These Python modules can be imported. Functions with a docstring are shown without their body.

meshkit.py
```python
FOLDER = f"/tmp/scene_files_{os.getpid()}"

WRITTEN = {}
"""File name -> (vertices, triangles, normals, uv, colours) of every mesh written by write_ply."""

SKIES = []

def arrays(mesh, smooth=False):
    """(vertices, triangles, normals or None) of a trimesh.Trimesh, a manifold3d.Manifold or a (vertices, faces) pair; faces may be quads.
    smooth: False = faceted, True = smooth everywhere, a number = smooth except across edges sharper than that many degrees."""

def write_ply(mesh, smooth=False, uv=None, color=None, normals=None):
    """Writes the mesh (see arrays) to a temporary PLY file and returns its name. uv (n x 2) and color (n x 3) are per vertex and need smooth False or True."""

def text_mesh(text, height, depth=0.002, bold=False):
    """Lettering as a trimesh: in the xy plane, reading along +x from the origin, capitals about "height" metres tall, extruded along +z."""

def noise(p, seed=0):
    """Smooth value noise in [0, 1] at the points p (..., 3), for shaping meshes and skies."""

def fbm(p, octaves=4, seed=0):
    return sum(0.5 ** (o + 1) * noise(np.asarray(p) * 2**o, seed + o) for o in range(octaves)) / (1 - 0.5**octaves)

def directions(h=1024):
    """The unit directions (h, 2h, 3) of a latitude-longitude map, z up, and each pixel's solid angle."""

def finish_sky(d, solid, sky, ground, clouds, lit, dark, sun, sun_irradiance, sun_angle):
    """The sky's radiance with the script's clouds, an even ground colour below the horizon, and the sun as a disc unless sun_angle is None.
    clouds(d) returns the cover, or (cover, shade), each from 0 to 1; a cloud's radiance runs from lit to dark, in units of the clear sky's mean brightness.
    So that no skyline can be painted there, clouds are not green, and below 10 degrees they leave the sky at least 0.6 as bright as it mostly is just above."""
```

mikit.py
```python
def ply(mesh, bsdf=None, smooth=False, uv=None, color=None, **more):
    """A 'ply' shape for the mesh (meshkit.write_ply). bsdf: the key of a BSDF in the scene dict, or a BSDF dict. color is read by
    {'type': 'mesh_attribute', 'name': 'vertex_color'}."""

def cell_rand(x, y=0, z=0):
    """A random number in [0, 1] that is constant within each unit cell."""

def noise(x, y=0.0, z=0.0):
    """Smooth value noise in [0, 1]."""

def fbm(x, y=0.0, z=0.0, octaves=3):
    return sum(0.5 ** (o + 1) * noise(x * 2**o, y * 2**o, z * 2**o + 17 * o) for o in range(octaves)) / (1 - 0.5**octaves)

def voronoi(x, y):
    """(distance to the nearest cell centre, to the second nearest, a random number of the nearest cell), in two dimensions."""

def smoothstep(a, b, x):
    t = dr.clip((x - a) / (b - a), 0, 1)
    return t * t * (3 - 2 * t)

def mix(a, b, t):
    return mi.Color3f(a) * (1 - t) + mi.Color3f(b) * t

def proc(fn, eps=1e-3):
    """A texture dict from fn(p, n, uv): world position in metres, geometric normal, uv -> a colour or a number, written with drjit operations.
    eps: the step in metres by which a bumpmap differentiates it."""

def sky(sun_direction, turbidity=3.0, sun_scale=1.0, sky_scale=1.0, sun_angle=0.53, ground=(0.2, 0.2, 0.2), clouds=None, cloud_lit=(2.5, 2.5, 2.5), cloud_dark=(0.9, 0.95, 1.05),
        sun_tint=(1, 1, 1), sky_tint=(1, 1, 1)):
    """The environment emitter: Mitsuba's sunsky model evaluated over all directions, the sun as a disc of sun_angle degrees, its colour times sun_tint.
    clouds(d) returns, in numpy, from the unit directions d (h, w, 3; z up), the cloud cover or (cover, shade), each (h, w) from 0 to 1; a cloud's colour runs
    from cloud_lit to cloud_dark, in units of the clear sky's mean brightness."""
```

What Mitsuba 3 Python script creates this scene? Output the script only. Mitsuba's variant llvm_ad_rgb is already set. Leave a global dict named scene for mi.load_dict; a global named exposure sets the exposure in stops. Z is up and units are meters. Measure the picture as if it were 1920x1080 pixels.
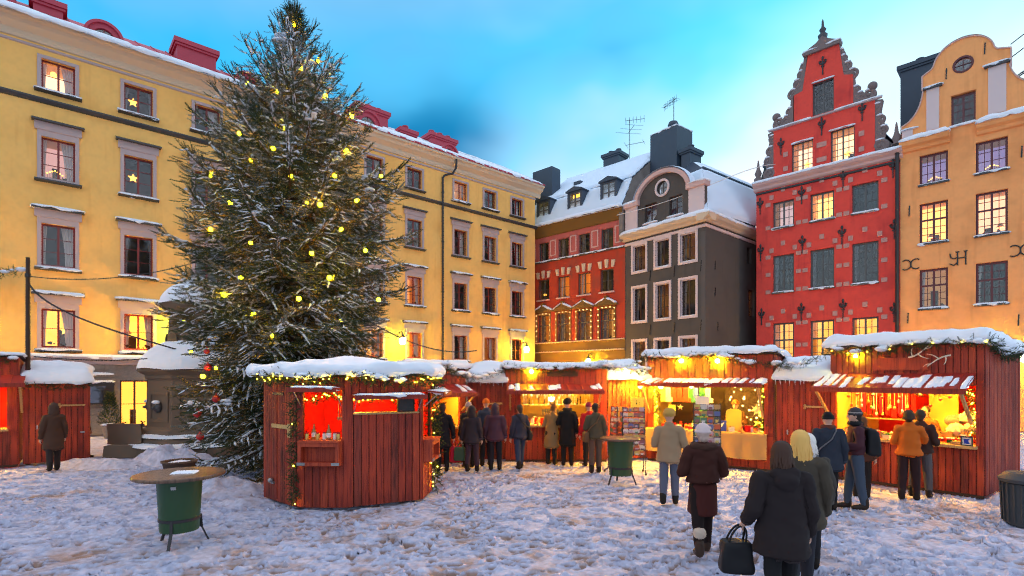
import math, random
import numpy as np, trimesh, drjit as dr, mitsuba as mi
import manifold3d as m3
import shapely.geometry as sg, shapely.ops as so
from shapely import affinity
import mikit, meshkit
from mikit import proc, noise, fbm, smoothstep, mix

# ---------------------------------------------------------------- camera, sky, exposure
T4 = mi.ScalarTransform4f
FOV = 2 * math.degrees(math.atan(0.96))
exposure = 1.2
scene, labels = {}, {}
scene['camera'] = {'type': 'perspective', 'fov': FOV, 'fov_axis': 'x', 'near_clip': 0.05, 'far_clip': 3000.0,
                   'principal_point_offset_x': 0.0, 'principal_point_offset_y': -0.1574,
                   'to_world': T4().look_at(origin=[0, 0, 2.3], target=[0, 10, 2.3], up=[0, 0, 1])}


def clouds(d):
    """A dusk sky: a lilac cloud deck, open towards the north-west where the clear blue shows, and a pale afterglow veil low beside the gap."""
    az = np.arctan2(d[..., 0], d[..., 1])
    el = np.arcsin(np.clip(d[..., 2], -1, 1))
    q = np.stack([d[..., 0] / (d[..., 2] + 0.28), d[..., 1] / (d[..., 2] + 0.28), 0 * az], -1)
    n1 = meshkit.fbm(q * np.array([0.9, 0.7, 1]) + [3.1, 1.7, 0], 5, 11)
    n2 = meshkit.fbm(q * np.array([2.0, 1.3, 1]) + [7.3, 2.2, 0.5], 5, 5)
    sm = lambda a, b, x: np.clip((x - a) / (b - a), 0, 1) ** 2 * (3 - 2 * np.clip((x - a) / (b - a), 0, 1))
    n3 = meshkit.fbm(np.stack([az * 3.2 + el * 2.0, el * 7.5 - az, 0 * az], -1) + [1.3, 8.2, 1.5], 4, 23)
    wob = 0.5 * (n1 - 0.5) + 0.30 * (n2 - 0.5) + 0.10 * (n3 - 0.5)
    veil = sm(-0.04, 0.26, az + 1.0 * wob) * sm(1.5, 0.9, az) * sm(0.68, 0.36, el + 0.6 * wob)
    deck = sm(0.58, 0.95, el + 0.35 * wob) + sm(1.05, 1.6, np.abs(az) + 0.6 * wob)
    deck = np.clip(deck, 0, 1) * (0.72 + 0.6 * (n2 - 0.4))
    wisp = (np.clip((n2 - 0.42) * 2.6, 0, 1) * 0.20 + np.clip((n3 - 0.45) * 2.5, 0, 1) * 0.16) * sm(0.25, -0.25, az + wob) + 0.16 * sm(0.50, 0.66, el + 0.3 * wob)
    band = np.exp(-((az + 0.10 + 0.8 * (n2 - 0.5)) / 0.36) ** 2 - ((el - 0.34 + 0.35 * (n1 - 0.5)) / 0.17) ** 2)
    blue = sm(0.05, 0.72, band + 0.7 * (n1 - 0.5) + 0.7 * (n2 - 0.5) + 0.55 * (n3 - 0.5)) * (1 - deck) * (1 - veil)
    pale = np.maximum.reduce([veil * 0.95, deck, wisp * (1 - 0.9 * blue)])
    cover = np.maximum(pale, blue * 0.95)
    shade = blue / (blue + pale + 1e-3) * (blue > 0) + 0.06 * deck
    return cover, shade


scene['sky'] = dict(sampling_weight=5.0, **mikit.sky([0.62, 0.72, 0.16], turbidity=3, sun_scale=0.0, sky_scale=6.9, ground=(0.3, 0.33, 0.4), clouds=clouds,
                         cloud_lit=(1.88, 1.86, 2.05), cloud_dark=(0.0, 0.40, 0.92), sky_tint=(0.10, 0.79, 1.07)))


# ---------------------------------------------------------------- materials
def rgb(c): return {'type': 'rgb', 'value': list(map(float, c))}


def mat(name, col, rough=0.6, spec=0.4, two=True, bump=None, **kw):
    b = {'type': 'principled', 'base_color': proc(col) if callable(col) else rgb(col), 'roughness': rough, 'specular': spec, **kw}
    if bump:
        b = {'type': 'bumpmap', 'arbitrary': proc(bump[0], bump[2] if len(bump) > 2 else 4e-3), 'scale': bump[1], 'bsdf': b}
    scene[name] = {'type': 'twosided', 'bsdf': b} if two else b
    return name


def plaster(base, dirt, k=1.0, ox=0.0):
    base, dirt = mi.ScalarColor3f(*base), mi.ScalarColor3f(*dirt)

    def f(p, n, uv):
        a = fbm(p.x * 0.9 + ox, p.y * 0.9, p.z * 0.7, 4)
        b = fbm(p.x * 7 + ox, p.y * 7, p.z * 5, 3)
        streak = fbm(p.x * 5, p.y * 5 + ox, p.z * 0.35, 3)
        t = dr.clip(smoothstep(0.48, 0.78, a) * 0.55 + smoothstep(0.55, 0.8, streak) * 0.4 + smoothstep(0.6, 0.8, b) * 0.25, 0, 1) * k
        return mix(base, dirt, t) * (0.92 + 0.16 * b)
    return f


def pbump(p, n, uv):
    return fbm(p.x * 9, p.y * 9, p.z * 9, 3) * 0.6 + 0.4 * fbm(p.x * 40, p.y * 40, p.z * 40, 2)


def wood(base, dark):
    base, dark = mi.ScalarColor3f(*base), mi.ScalarColor3f(*dark)

    def f(p, n, uv):
        g = fbm(p.x * 55, p.y * 55, p.z * 2.2, 3)
        w = fbm(p.x * 3, p.y * 3, p.z * 1.3, 3)
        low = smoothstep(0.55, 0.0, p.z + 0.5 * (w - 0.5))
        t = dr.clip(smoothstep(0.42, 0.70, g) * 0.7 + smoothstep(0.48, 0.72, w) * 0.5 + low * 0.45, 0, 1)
        return mix(base, dark, t)
    return f


def snowc(p, n, uv):
    a = fbm(p.x * 6, p.y * 6, p.z * 6, 3)
    return mix(mi.ScalarColor3f(0.70, 0.77, 0.86), mi.ScalarColor3f(0.82, 0.87, 0.93), a)


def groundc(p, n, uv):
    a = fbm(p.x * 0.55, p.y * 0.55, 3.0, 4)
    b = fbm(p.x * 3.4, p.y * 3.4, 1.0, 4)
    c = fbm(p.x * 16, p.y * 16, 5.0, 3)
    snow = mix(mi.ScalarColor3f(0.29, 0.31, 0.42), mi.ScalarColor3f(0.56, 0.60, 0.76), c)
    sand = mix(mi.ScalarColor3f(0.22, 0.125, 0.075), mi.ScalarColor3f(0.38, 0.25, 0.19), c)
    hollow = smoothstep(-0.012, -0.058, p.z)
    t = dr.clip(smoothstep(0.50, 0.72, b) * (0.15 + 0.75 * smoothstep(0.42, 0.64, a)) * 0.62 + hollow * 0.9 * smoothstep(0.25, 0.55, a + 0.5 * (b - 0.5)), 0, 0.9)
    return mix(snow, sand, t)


def stonec(p, n, uv):
    a = fbm(p.x * 2, p.y * 2, p.z * 2, 3)
    b = fbm(p.x * 22, p.y * 22, p.z * 22, 2)
    return mix(mi.ScalarColor3f(0.30, 0.26, 0.23), mi.ScalarColor3f(0.16, 0.135, 0.12), a) * (0.8 + 0.4 * b)


mat('yellow_plaster', plaster((0.94, 0.54, 0.155), (0.76, 0.38, 0.09), 0.8), 0.85, 0.2, bump=(pbump, 0.006))
mat('red_plaster', plaster((0.76, 0.082, 0.060), (0.46, 0.045, 0.045), 1.0, 3.0), 0.85, 0.2, bump=(pbump, 0.008))
mat('orange_plaster', plaster((0.93, 0.41, 0.15), (0.70, 0.28, 0.095), 1.0, 9.0), 0.85, 0.2, bump=(pbump, 0.008))
mat('rust_plaster', plaster((0.46, 0.060, 0.030), (0.26, 0.075, 0.05), 1.0, 5.0), 0.85, 0.2)
mat('grey_plaster', plaster((0.094, 0.087, 0.080), (0.06, 0.056, 0.053), 0.8, 7.0), 0.85, 0.2)
mat('brown_plaster', (0.20, 0.115, 0.035), 0.85, 0.2)
mat('grey_stone', stonec, 0.8, 0.25)
mat('block_stone', (0.52, 0.27, 0.23), 0.85, 0.2)
mat('scroll_stone', (0.20, 0.155, 0.15), 0.8, 0.25)
mat('pale_stone', (0.46, 0.37, 0.37), 0.8, 0.25)
mat('well_stone', (0.15, 0.115, 0.088), 0.85, 0.2)
mat('pink_stone', (0.62, 0.42, 0.38), 0.8, 0.25)
mat('cream_trim', (0.66, 0.52, 0.36), 0.7, 0.3)
mat('white_trim', (0.66, 0.54, 0.53), 0.6, 0.3)
mat('lilac_casing', (0.47, 0.37, 0.36), 0.7, 0.3)
mat('maroon_paint', (0.20, 0.022, 0.018), 0.4, 0.5)
mat('dark_maroon_paint', (0.10, 0.018, 0.022), 0.4, 0.5)
mat('grey_paint', (0.085, 0.085, 0.082), 0.4, 0.5)
mat('brown_paint', (0.055, 0.028, 0.022), 0.4, 0.5)
mat('white_paint', (0.7, 0.68, 0.66), 0.45, 0.5)
mat('black_metal', (0.02, 0.02, 0.024), 0.45, 0.5)
mat('dark_metal', (0.045, 0.05, 0.058), 0.45, 0.5)
mat('steel', (0.35, 0.35, 0.36), 0.35, 0.5, metallic=0.7)
mat('pink_metal', (0.45, 0.045, 0.075), 0.5, 0.5)
mat('blue_grey_sheet', (0.035, 0.055, 0.085), 0.5, 0.5)
mat('snow', snowc, 0.75, 0.2, bump=(lambda p, n, uv: 0.6 * fbm(p.x * 14, p.y * 14, p.z * 14, 3) + 0.4 * fbm(p.x * 48, p.y * 48, p.z * 48, 2), 0.020))
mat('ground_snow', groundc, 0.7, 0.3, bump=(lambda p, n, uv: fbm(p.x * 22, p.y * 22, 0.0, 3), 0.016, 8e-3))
mat('slush', (0.34, 0.31, 0.33), 0.6, 0.3)
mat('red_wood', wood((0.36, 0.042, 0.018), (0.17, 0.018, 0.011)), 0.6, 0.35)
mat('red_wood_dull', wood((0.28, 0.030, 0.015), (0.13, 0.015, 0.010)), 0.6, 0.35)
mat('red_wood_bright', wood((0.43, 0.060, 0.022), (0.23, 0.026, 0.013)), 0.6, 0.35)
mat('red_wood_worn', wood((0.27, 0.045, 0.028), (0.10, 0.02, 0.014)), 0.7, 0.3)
mat('raw_wood', wood((0.52, 0.32, 0.13), (0.36, 0.20, 0.08)), 0.6, 0.3)
mat('dark_wood', (0.05, 0.028, 0.018), 0.6, 0.3)
mat('room_dark', (0.05, 0.04, 0.036), 0.9, 0.1)
mat('room_warm', (0.62, 0.42, 0.20), 0.9, 0.1)
mat('curtain_white', (0.62, 0.58, 0.54), 0.9, 0.1)
mat('curtain_grey', (0.22, 0.20, 0.20), 0.9, 0.1)
scene['glass'] = {'type': 'thindielectric', 'int_ior': 1.55, 'ext_ior': 1.0}
scene['clear_glass'] = {'type': 'thindielectric', 'int_ior': 1.3, 'ext_ior': 1.0}


# ---------------------------------------------------------------- helpers
_used = {}


def number(base):
    k = _used.get(base, 0)
    _used[base] = k + 1
    return base if k == 0 else '%s_%03d' % (base, k)


def thing(name, label, cat=None, group=None, kind=None):
    k = number(name)
    d = {'label': label}
    if cat: d['category'] = cat
    if group: d['group'] = group
    if kind: d['kind'] = kind
    labels[k] = d
    return k


class Fr:
    """A right-handed local frame: x along, y away from the viewer, z up."""
    def __init__(self, o, d, z=0.0):
        d = np.array([d[0], d[1], 0.0]); d /= np.linalg.norm(d)
        self.M = np.eye(4)
        self.M[:3, 0] = d; self.M[:3, 1] = [-d[1], d[0], 0]; self.M[:3, 3] = [o[0], o[1], z]

    def w(self, x, y, z=0.0): return self.M[:3, :3] @ np.array([x, y, z]) + self.M[:3, 3]

    def at(self, x, y, z=0.0, rot=0.0):
        f = Fr((0, 0), (1, 0)); c, s = math.cos(rot), math.sin(rot)
        L = np.eye(4); L[:2, :2] = [[c, -s], [s, c]]; L[:3, 3] = [x, y, z]
        f.M = self.M @ L
        return f


W0 = Fr((0, 0), (1, 0))


class MB:
    """Collects pieces of one mesh in local coordinates."""
    def __init__(self): self.v, self.f, self.n = [], [], 0

    def raw(self, v, f):
        v = np.asarray(v, float); f = np.asarray(f, int)
        if f.shape[1] == 4: f = np.vstack([f[:, [0, 1, 2]], f[:, [0, 2, 3]]])
        self.v.append(v); self.f.append(f + self.n); self.n += len(v)
        return self

    def box(self, x0, x1, y0, y1, z0, z1, R=None, c=None):
        v = np.array([[x, y, z] for z in (z0, z1) for y in (y0, y1) for x in (x0, x1)], float)
        if R is not None:
            c = v.mean(0) if c is None else np.array(c, float)
            v = (v - c) @ np.asarray(R).T + c
        return self.raw(v, [[0, 2, 3, 1], [4, 5, 7, 6], [0, 1, 5, 4], [2, 6, 7, 3], [0, 4, 6, 2], [1, 3, 7, 5]])

    def tube(self, pts, r, n=8, flat=1.0, caps=True):
        pts = np.asarray(pts, float); m = len(pts)
        r = np.broadcast_to(np.asarray(r, float), (m,))
        t = np.gradient(pts, axis=0); t /= np.linalg.norm(t, axis=1, keepdims=True) + 1e-12
        a = np.array([0, 0, 1.0]) if abs(t[0, 2]) < 0.9 else np.array([1.0, 0, 0])
        vs = []
        ang = np.arange(n) * 2 * math.pi / n
        for i in range(m):
            a = a - t[i] * (a @ t[i]); a /= np.linalg.norm(a) + 1e-12
            b = np.cross(t[i], a)
            vs.append(pts[i] + r[i] * (np.outer(np.cos(ang), b) + flat * np.outer(np.sin(ang), a)))
        v = np.vstack(vs); f = []
        for i in range(m - 1):
            for j in range(n):
                k = (j + 1) % n
                f.append([i * n + j, i * n + k, (i + 1) * n + k, (i + 1) * n + j])
        self.raw(v, f)
        if caps:
            for i, o in ((0, -1), (m - 1, 1)):
                ring = v[i * n:(i + 1) * n]
                vv = np.vstack([ring, ring.mean(0)])
                self.raw(vv, [[j, (j + 1) % n, n][::o] for j in range(n)])
        return self

    def bar(self, a, b, w, h=None):
        a, b = np.array(a, float), np.array(b, float); h = w if h is None else h
        d = b - a; L = np.linalg.norm(d); d /= L
        u = np.array([0, 0, 1.0]) if abs(d[2]) < 0.95 else np.array([0, 1.0, 0])
        s = np.cross(d, u); s /= np.linalg.norm(s); u = np.cross(s, d)
        v = [p + sx * s * w / 2 + sz * u * h / 2 for p in (a, b) for sz in (-1, 1) for sx in (-1, 1)]
        return self.raw(v, [[0, 1, 3, 2], [4, 6, 7, 5], [0, 4, 5, 1], [2, 3, 7, 6], [0, 2, 6, 4], [1, 5, 7, 3]])

    def lathe(self, prof, n=16, c=(0, 0, 0), sx=1.0, sy=1.0):
        ang = np.arange(n) * 2 * math.pi / n
        v = np.vstack([np.stack([np.cos(ang) * r * sx + c[0], np.sin(ang) * r * sy + c[1], 0 * ang + z + c[2]], 1) for r, z in prof])
        f = [[i * n + j, i * n + (j + 1) % n, (i + 1) * n + (j + 1) % n, (i + 1) * n + j] for i in range(len(prof) - 1) for j in range(n)]
        return self.raw(v, f)

    def ball(self, c, r, sub=2):
        m = ICO[sub]
        return self.raw(m[0] * np.broadcast_to(r, (3,)) + np.array(c, float), m[1])

    def poly(self, P, y0, y1):
        """A shapely polygon in (x, z), extruded from depth y0 to y1."""
        for g in getattr(P, 'geoms', [P]):
            if g.is_empty or g.area < 1e-7: continue
            m = trimesh.creation.extrude_polygon(g, y1 - y0, engine='earcut')
            v = m.vertices
            self.raw(np.stack([v[:, 0], v[:, 2] + y0, v[:, 1]], 1), m.faces[:, ::-1])
        return self

    def prof(self, pts, x0, x1):
        """A polygon in (y, z), extruded along x."""
        m = trimesh.creation.extrude_polygon(sg.Polygon(pts), x1 - x0, engine='earcut')
        v = m.vertices
        return self.raw(np.stack([v[:, 2] + x0, v[:, 0], v[:, 1]], 1), m.faces)

    def grid(self, P):
        """P: (m, n, 3) points joined into a sheet."""
        m, n = P.shape[:2]
        i = np.arange(m * n).reshape(m, n)
        return self.raw(P.reshape(-1, 3), np.stack([i[:-1, :-1], i[:-1, 1:], i[1:, 1:], i[1:, :-1]], -1).reshape(-1, 4))

    def add(self, v, f): return self.raw(v, f)

    def arrays(self):
        return np.vstack(self.v), np.vstack(self.f)


ICO = {k: (np.array(m.vertices), np.array(m.faces)) for k, m in ((s, trimesh.creation.icosphere(subdivisions=s)) for s in (0, 1, 2, 3))}


def ORD(n):
    """0 -> first, 1 -> second ..."""
    a = 'first second third fourth fifth sixth seventh eighth ninth tenth eleventh twelfth thirteenth fourteenth fifteenth sixteenth seventeenth eighteenth nineteenth'.split()
    if n < 19: return a[n]
    t = {2: 'twent', 3: 'thirt', 4: 'fort'}[(n + 1) // 10]
    return t + 'ieth' if (n + 1) % 10 == 0 else t + 'y ' + a[(n + 1) % 10 - 1]


def add(parent, name, mb, m, fr=W0, smooth=False, label=None, kind=None, emit=None, weight=0.0, solo=False):
    """One entry of the scene: a part of parent, or the thing itself when name is None."""
    k = number(parent + '__' + name) if name else parent
    v, f = mb.arrays() if isinstance(mb, MB) else mb
    v = v @ fr.M[:3, :3].T + fr.M[:3, 3]
    d = mikit.ply((v, f), m, smooth=smooth)
    if emit is not None:
        d['emitter'] = {'type': 'area', 'radiance': rgb(emit), 'sampling_weight': float(weight)}
    scene[k] = d
    if label or kind:
        labels.setdefault(k, {})
        if label: labels[k]['label'] = label
        if kind: labels[k]['kind'] = kind
    return k


def rect(x0, x1, z0, z1): return sg.box(x0, z0, x1, z1)


def arc(cx, cz, r, a0, a1, n=16, rz=None):
    a = np.radians(np.linspace(a0, a1, n)); rz = r if rz is None else rz
    return [(cx + r * math.cos(t), cz + rz * math.sin(t)) for t in a]


def rough_snow(P, thick, seed=0, step=0.12, lump=0.35, edge=0.16, freq=2.2, base=0.0):
    """A snow cover as (v, f): plan outline P (shapely, x-y), domed towards its edge; the top at thick with lumps, the bottom at base."""
    x0, y0, x1, y1 = P.bounds
    nx, ny = max(4, int((x1 - x0) / step) + 1), max(4, int((y1 - y0) / step) + 1)
    gx, gy = np.meshgrid(np.linspace(x0, x1, nx), np.linspace(y0, y1, ny), indexing='ij')
    q = np.stack([gx, gy, 0 * gx], -1)
    nz = meshkit.fbm(q * freq + seed * 3.7, 3, seed)
    d = np.minimum.reduce([gx - x0, x1 - gx, gy - y0, y1 - gy])
    wob = 0.13 * (meshkit.fbm(q * 3.5 + 9.1, 3, seed) - 0.5)
    nz = nz + 0.35 * (meshkit.fbm(q * freq * 4.3 + 5.5, 3, seed + 1) - .5)
    k = np.sqrt(np.clip(1 - (1 - np.clip(d / edge, 0, 1)) ** 2, 0, 1))
    top = base + thick * (0.30 + 0.70 * k) * (1 - lump + 2 * lump * nz)
    gx2 = gx + np.where((gx == x0) | (gx == x1), wob, 0); gy2 = gy + np.where((gy == y0) | (gy == y1), wob, 0)
    mb = MB(); A = np.stack([gx2, gy2, top], -1)
    mb.grid(A.transpose(1, 0, 2)[:, :, :])
    B = A.copy(); sag = 0.10 * meshkit.fbm(q * 4 + 2.2, 3, seed + 3) ** 2 * 2; B[..., 2] = base - sag
    loop = [(i, 0) for i in range(nx)] + [(nx - 1, j) for j in range(1, ny)] + [(i, ny - 1) for i in range(nx - 2, -1, -1)] + [(0, j) for j in range(ny - 2, 0, -1)]
    up = np.array([A[i, j] for i, j in loop]); lo = np.array([B[i, j] for i, j in loop])
    mid = (up + lo) / 2; c = A.reshape(-1, 3).mean(0)
    mid[:, :2] += (mid[:, :2] - c[:2]) / (np.linalg.norm(mid[:, :2] - c[:2], axis=1, keepdims=True) + 1e-9) * 0.03
    ring = np.stack([np.vstack([r, r[:1]]) for r in (lo, mid, up)])
    mb.grid(ring)
    mb.grid(B[::max(1, nx - 1), ::max(1, ny - 1)])
    v, f = mb.arrays()
    t = trimesh.Trimesh(v, f, process=False); t.merge_vertices(digits_vertex=5)
    return np.array(t.vertices), np.array(t.faces)


def bez(p, n=12):
    p = np.asarray(p, float); t = np.linspace(0, 1, n)[:, None]
    if len(p) == 3: return (1 - t) ** 2 * p[0] + 2 * t * (1 - t) * p[1] + t * t * p[2]
    return (1 - t) ** 3 * p[0] + 3 * t * (1 - t) ** 2 * p[1] + 3 * t * t * (1 - t) * p[2] + t ** 3 * p[3]


def rotz(a): c, s = math.cos(a), math.sin(a); return np.array([[c, -s, 0], [s, c, 0], [0, 0, 1.0]])
def rotx(a): c, s = math.cos(a), math.sin(a); return np.array([[1.0, 0, 0], [0, c, -s], [0, s, c]])
def roty(a): c, s = math.cos(a), math.sin(a); return np.array([[c, 0, s], [0, 1.0, 0], [-s, 0, c]])


# ---------------------------------------------------------------- windows and houses
GOLD = (0.95, 0.47, 0.045)


def window(house, fr, s0, s1, z0, z1, cols, rows, frame_mat, lit=None, fw=0.06, mull=0.07, bar=0.022, depth=0.14, panes=True, curtain=None, lamp=None, wall=0.34, rng=random, transom=None, room=0.7, label=None):
    """A window in the opening s0..s1, z0..z1 of a facade: frame, panes, the room behind. cols: panes of each leaf, two leaves."""
    w, h = s1 - s0, z1 - z0
    mb = MB(); y0, y1 = depth, depth + 0.055
    O = rect(s0 - 0.004, s1 + 0.004, z0 - 0.004, z1 + 0.004)
    leaves = [(s0 + fw, (s0 + s1) / 2 - mull / 2), ((s0 + s1) / 2 + mull / 2, s1 - fw)]
    tiers = [(z0 + fw, z1 - fw)] if transom is None else [(z0 + fw, transom - mull / 2), (transom + mull / 2, z1 - fw)]
    cells, big = [], []
    for a, b in leaves:
        for ti, (c, d) in enumerate(tiers):
            big.append(rect(a, b, c, d))
            r = rows if np.isscalar(rows) else rows[ti]
            for i in range(cols):
                for j in range(r):
                    x0, x1 = a + (b - a) * i / cols, a + (b - a) * (i + 1) / cols
                    e0, e1 = c + (d - c) * j / r, c + (d - c) * (j + 1) / r
                    cells.append((x0 + (bar / 2 if i else 0), x1 - (bar / 2 if i < cols - 1 else 0), e0 + (bar / 2 if j else 0), e1 - (bar / 2 if j < r - 1 else 0)))
    mb.poly(O.difference(so.unary_union(big)), y0, y1)
    bars = so.unary_union(big).difference(so.unary_union([rect(*c) for c in cells]))
    if not bars.is_empty: mb.poly(bars, y0 + 0.012, y1 - 0.012)
    k = add(house, 'window', mb, frame_mat, fr, label=label)
    ym = (y0 + y1) / 2
    gl = cells if panes else [g.bounds[::2] + g.bounds[1::2] for g in big]
    for c in gl:
        p = MB(); t = [rng.uniform(-0.004, 0.004) for _ in range(2)]
        x0, x1, e0, e1 = c[0] - .004, c[1] + .004, c[2] - .004, c[3] + .004
        p.raw([[x0, ym - t[0] - t[1], e0], [x1, ym + t[0] - t[1], e0], [x1, ym + t[0] + t[1], e1], [x0, ym - t[0] + t[1], e1]], [[0, 1, 2, 3]])
        add(k, 'pane', p, 'glass', fr)
    # the room
    a, b, c, d, e, g = s0 - 0.10, s1 + 0.10, z0 - 0.08, z1 + 0.10, wall + 0.003, wall + room * (1.8 if lit else 1.0)
    r = MB()
    r.raw([[a, e, c], [a, g, c], [a, g, d], [a, e, d]], [[0, 1, 2, 3]]).raw([[b, e, c], [b, g, c], [b, g, d], [b, e, d]], [[0, 3, 2, 1]])
    r.raw([[a, e, c], [b, e, c], [b, g, c], [a, g, c]], [[0, 1, 2, 3]]).raw([[a, e, d], [b, e, d], [b, g, d], [a, g, d]], [[0, 3, 2, 1]])
    back = MB().raw([[a, g, c], [b, g, c], [b, g, d], [a, g, d]], [[0, 1, 2, 3]])
    if lit is None:
        r.raw(*back.arrays()); add(k, 'room', r, 'room_dark', fr)
    else:
        add(k, 'room', r, 'room_warm', fr)
        fm = MB()
        if rng.random() < .75:
            q = rng.uniform(.15, .6); fm.box(s0 + q * w, s0 + (q + rng.uniform(.18, .35)) * w, g - .35, g - .05, z0 - .07, z0 + h * rng.uniform(.25, .6))
        for q in ([rng.uniform(.12, .38), rng.uniform(.62, .88)] if rng.random() < .8 else [rng.uniform(.2, .8)]):
            for _ in range(7): fm.ball((s0 + q * w + rng.gauss(0, .05), wall + .10 + rng.gauss(0, .02), z0 + .06 + rng.uniform(0, .16)), rng.uniform(.03, .055), 0)
            fm.box(s0 + q * w - .06, s0 + q * w + .06, wall + .05, wall + .16, z0 - .05, z0 + .06)
        add(k, 'room_things', fm, 'dark_wood', fr, kind='stuff')
        lit = (lit[0], lit[1] * (.78 if lit[2] < .2 * lit[1] else .95), lit[2])
        add(k, 'lit_back', back, 'room_warm', fr, emit=lit, weight=0.0)
    if curtain:
        cm = MB(); n = 26
        for x, q, sgn in ((s0 - 0.02, curtain[0], 1), (s1 + 0.02, curtain[1], -1)):
            if q <= 0: continue
            u = np.linspace(0, 1, n); zz = np.linspace(z0 - 0.03, z1 + 0.03, 5)
            P = np.zeros((5, n, 3))
            for i, z in enumerate(zz):
                pinch = 1 - 0.30 * math.sin(math.pi * (1 - i / 4) * 0.6)
                P[i, :, 0] = x + sgn * u * q * w * pinch
                P[i, :, 1] = wall + 0.12 + 0.025 * np.sin(u * q * w * 60 + i * 0.4)
                P[i, :, 2] = z
            cm.grid(P)
        if cm.n: add(k, 'curtain', cm, curtain[2], fr, smooth=True)
    if lamp:
        kind, lx, lz, e = lamp
        X, Z = s0 + lx * w, z0 + lz * h
        lm = MB()
        if kind == 'ball': lm.ball((X, wall + 0.2, Z), 0.10)
        elif kind == 'star':
            pts = []
            for i in range(10):
                rr = 0.19 if i % 2 == 0 else 0.085
                pts.append((X + rr * math.sin(i * math.pi / 5), Z + rr * math.cos(i * math.pi / 5)))
            lm.poly(sg.Polygon(pts), wall + 0.16, wall + 0.20)
        elif kind == 'shade': lm.lathe([(0.06, 0.10), (0.15, -0.08)], 14, (X, wall + 0.25, Z))
        elif kind == 'candles':
            for i in range(7):
                o = abs(i - 3)
                lm.ball((X + (i - 3) * 0.075, wall + 0.06, Z + 0.16 - 0.045 * o), 0.026, 1)
        add(k, 'lamp', lm, 'room_warm', fr, emit=e, weight=0.0)
        if kind == 'candles':
            cb = MB()
            for i in range(7):
                o = abs(i - 3); cb.box(X + (i - 3) * 0.075 - .012, X + (i - 3) * 0.075 + .012, wall + .05, wall + .07, z0 - .05, Z + 0.135 - 0.045 * o)
            cb.box(X - .25, X + .25, wall + .045, wall + .08, z0 - 0.05, z0 + 0.03)
            add(k, 'candle_arch', cb, 'raw_wood', fr)
    return k


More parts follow.
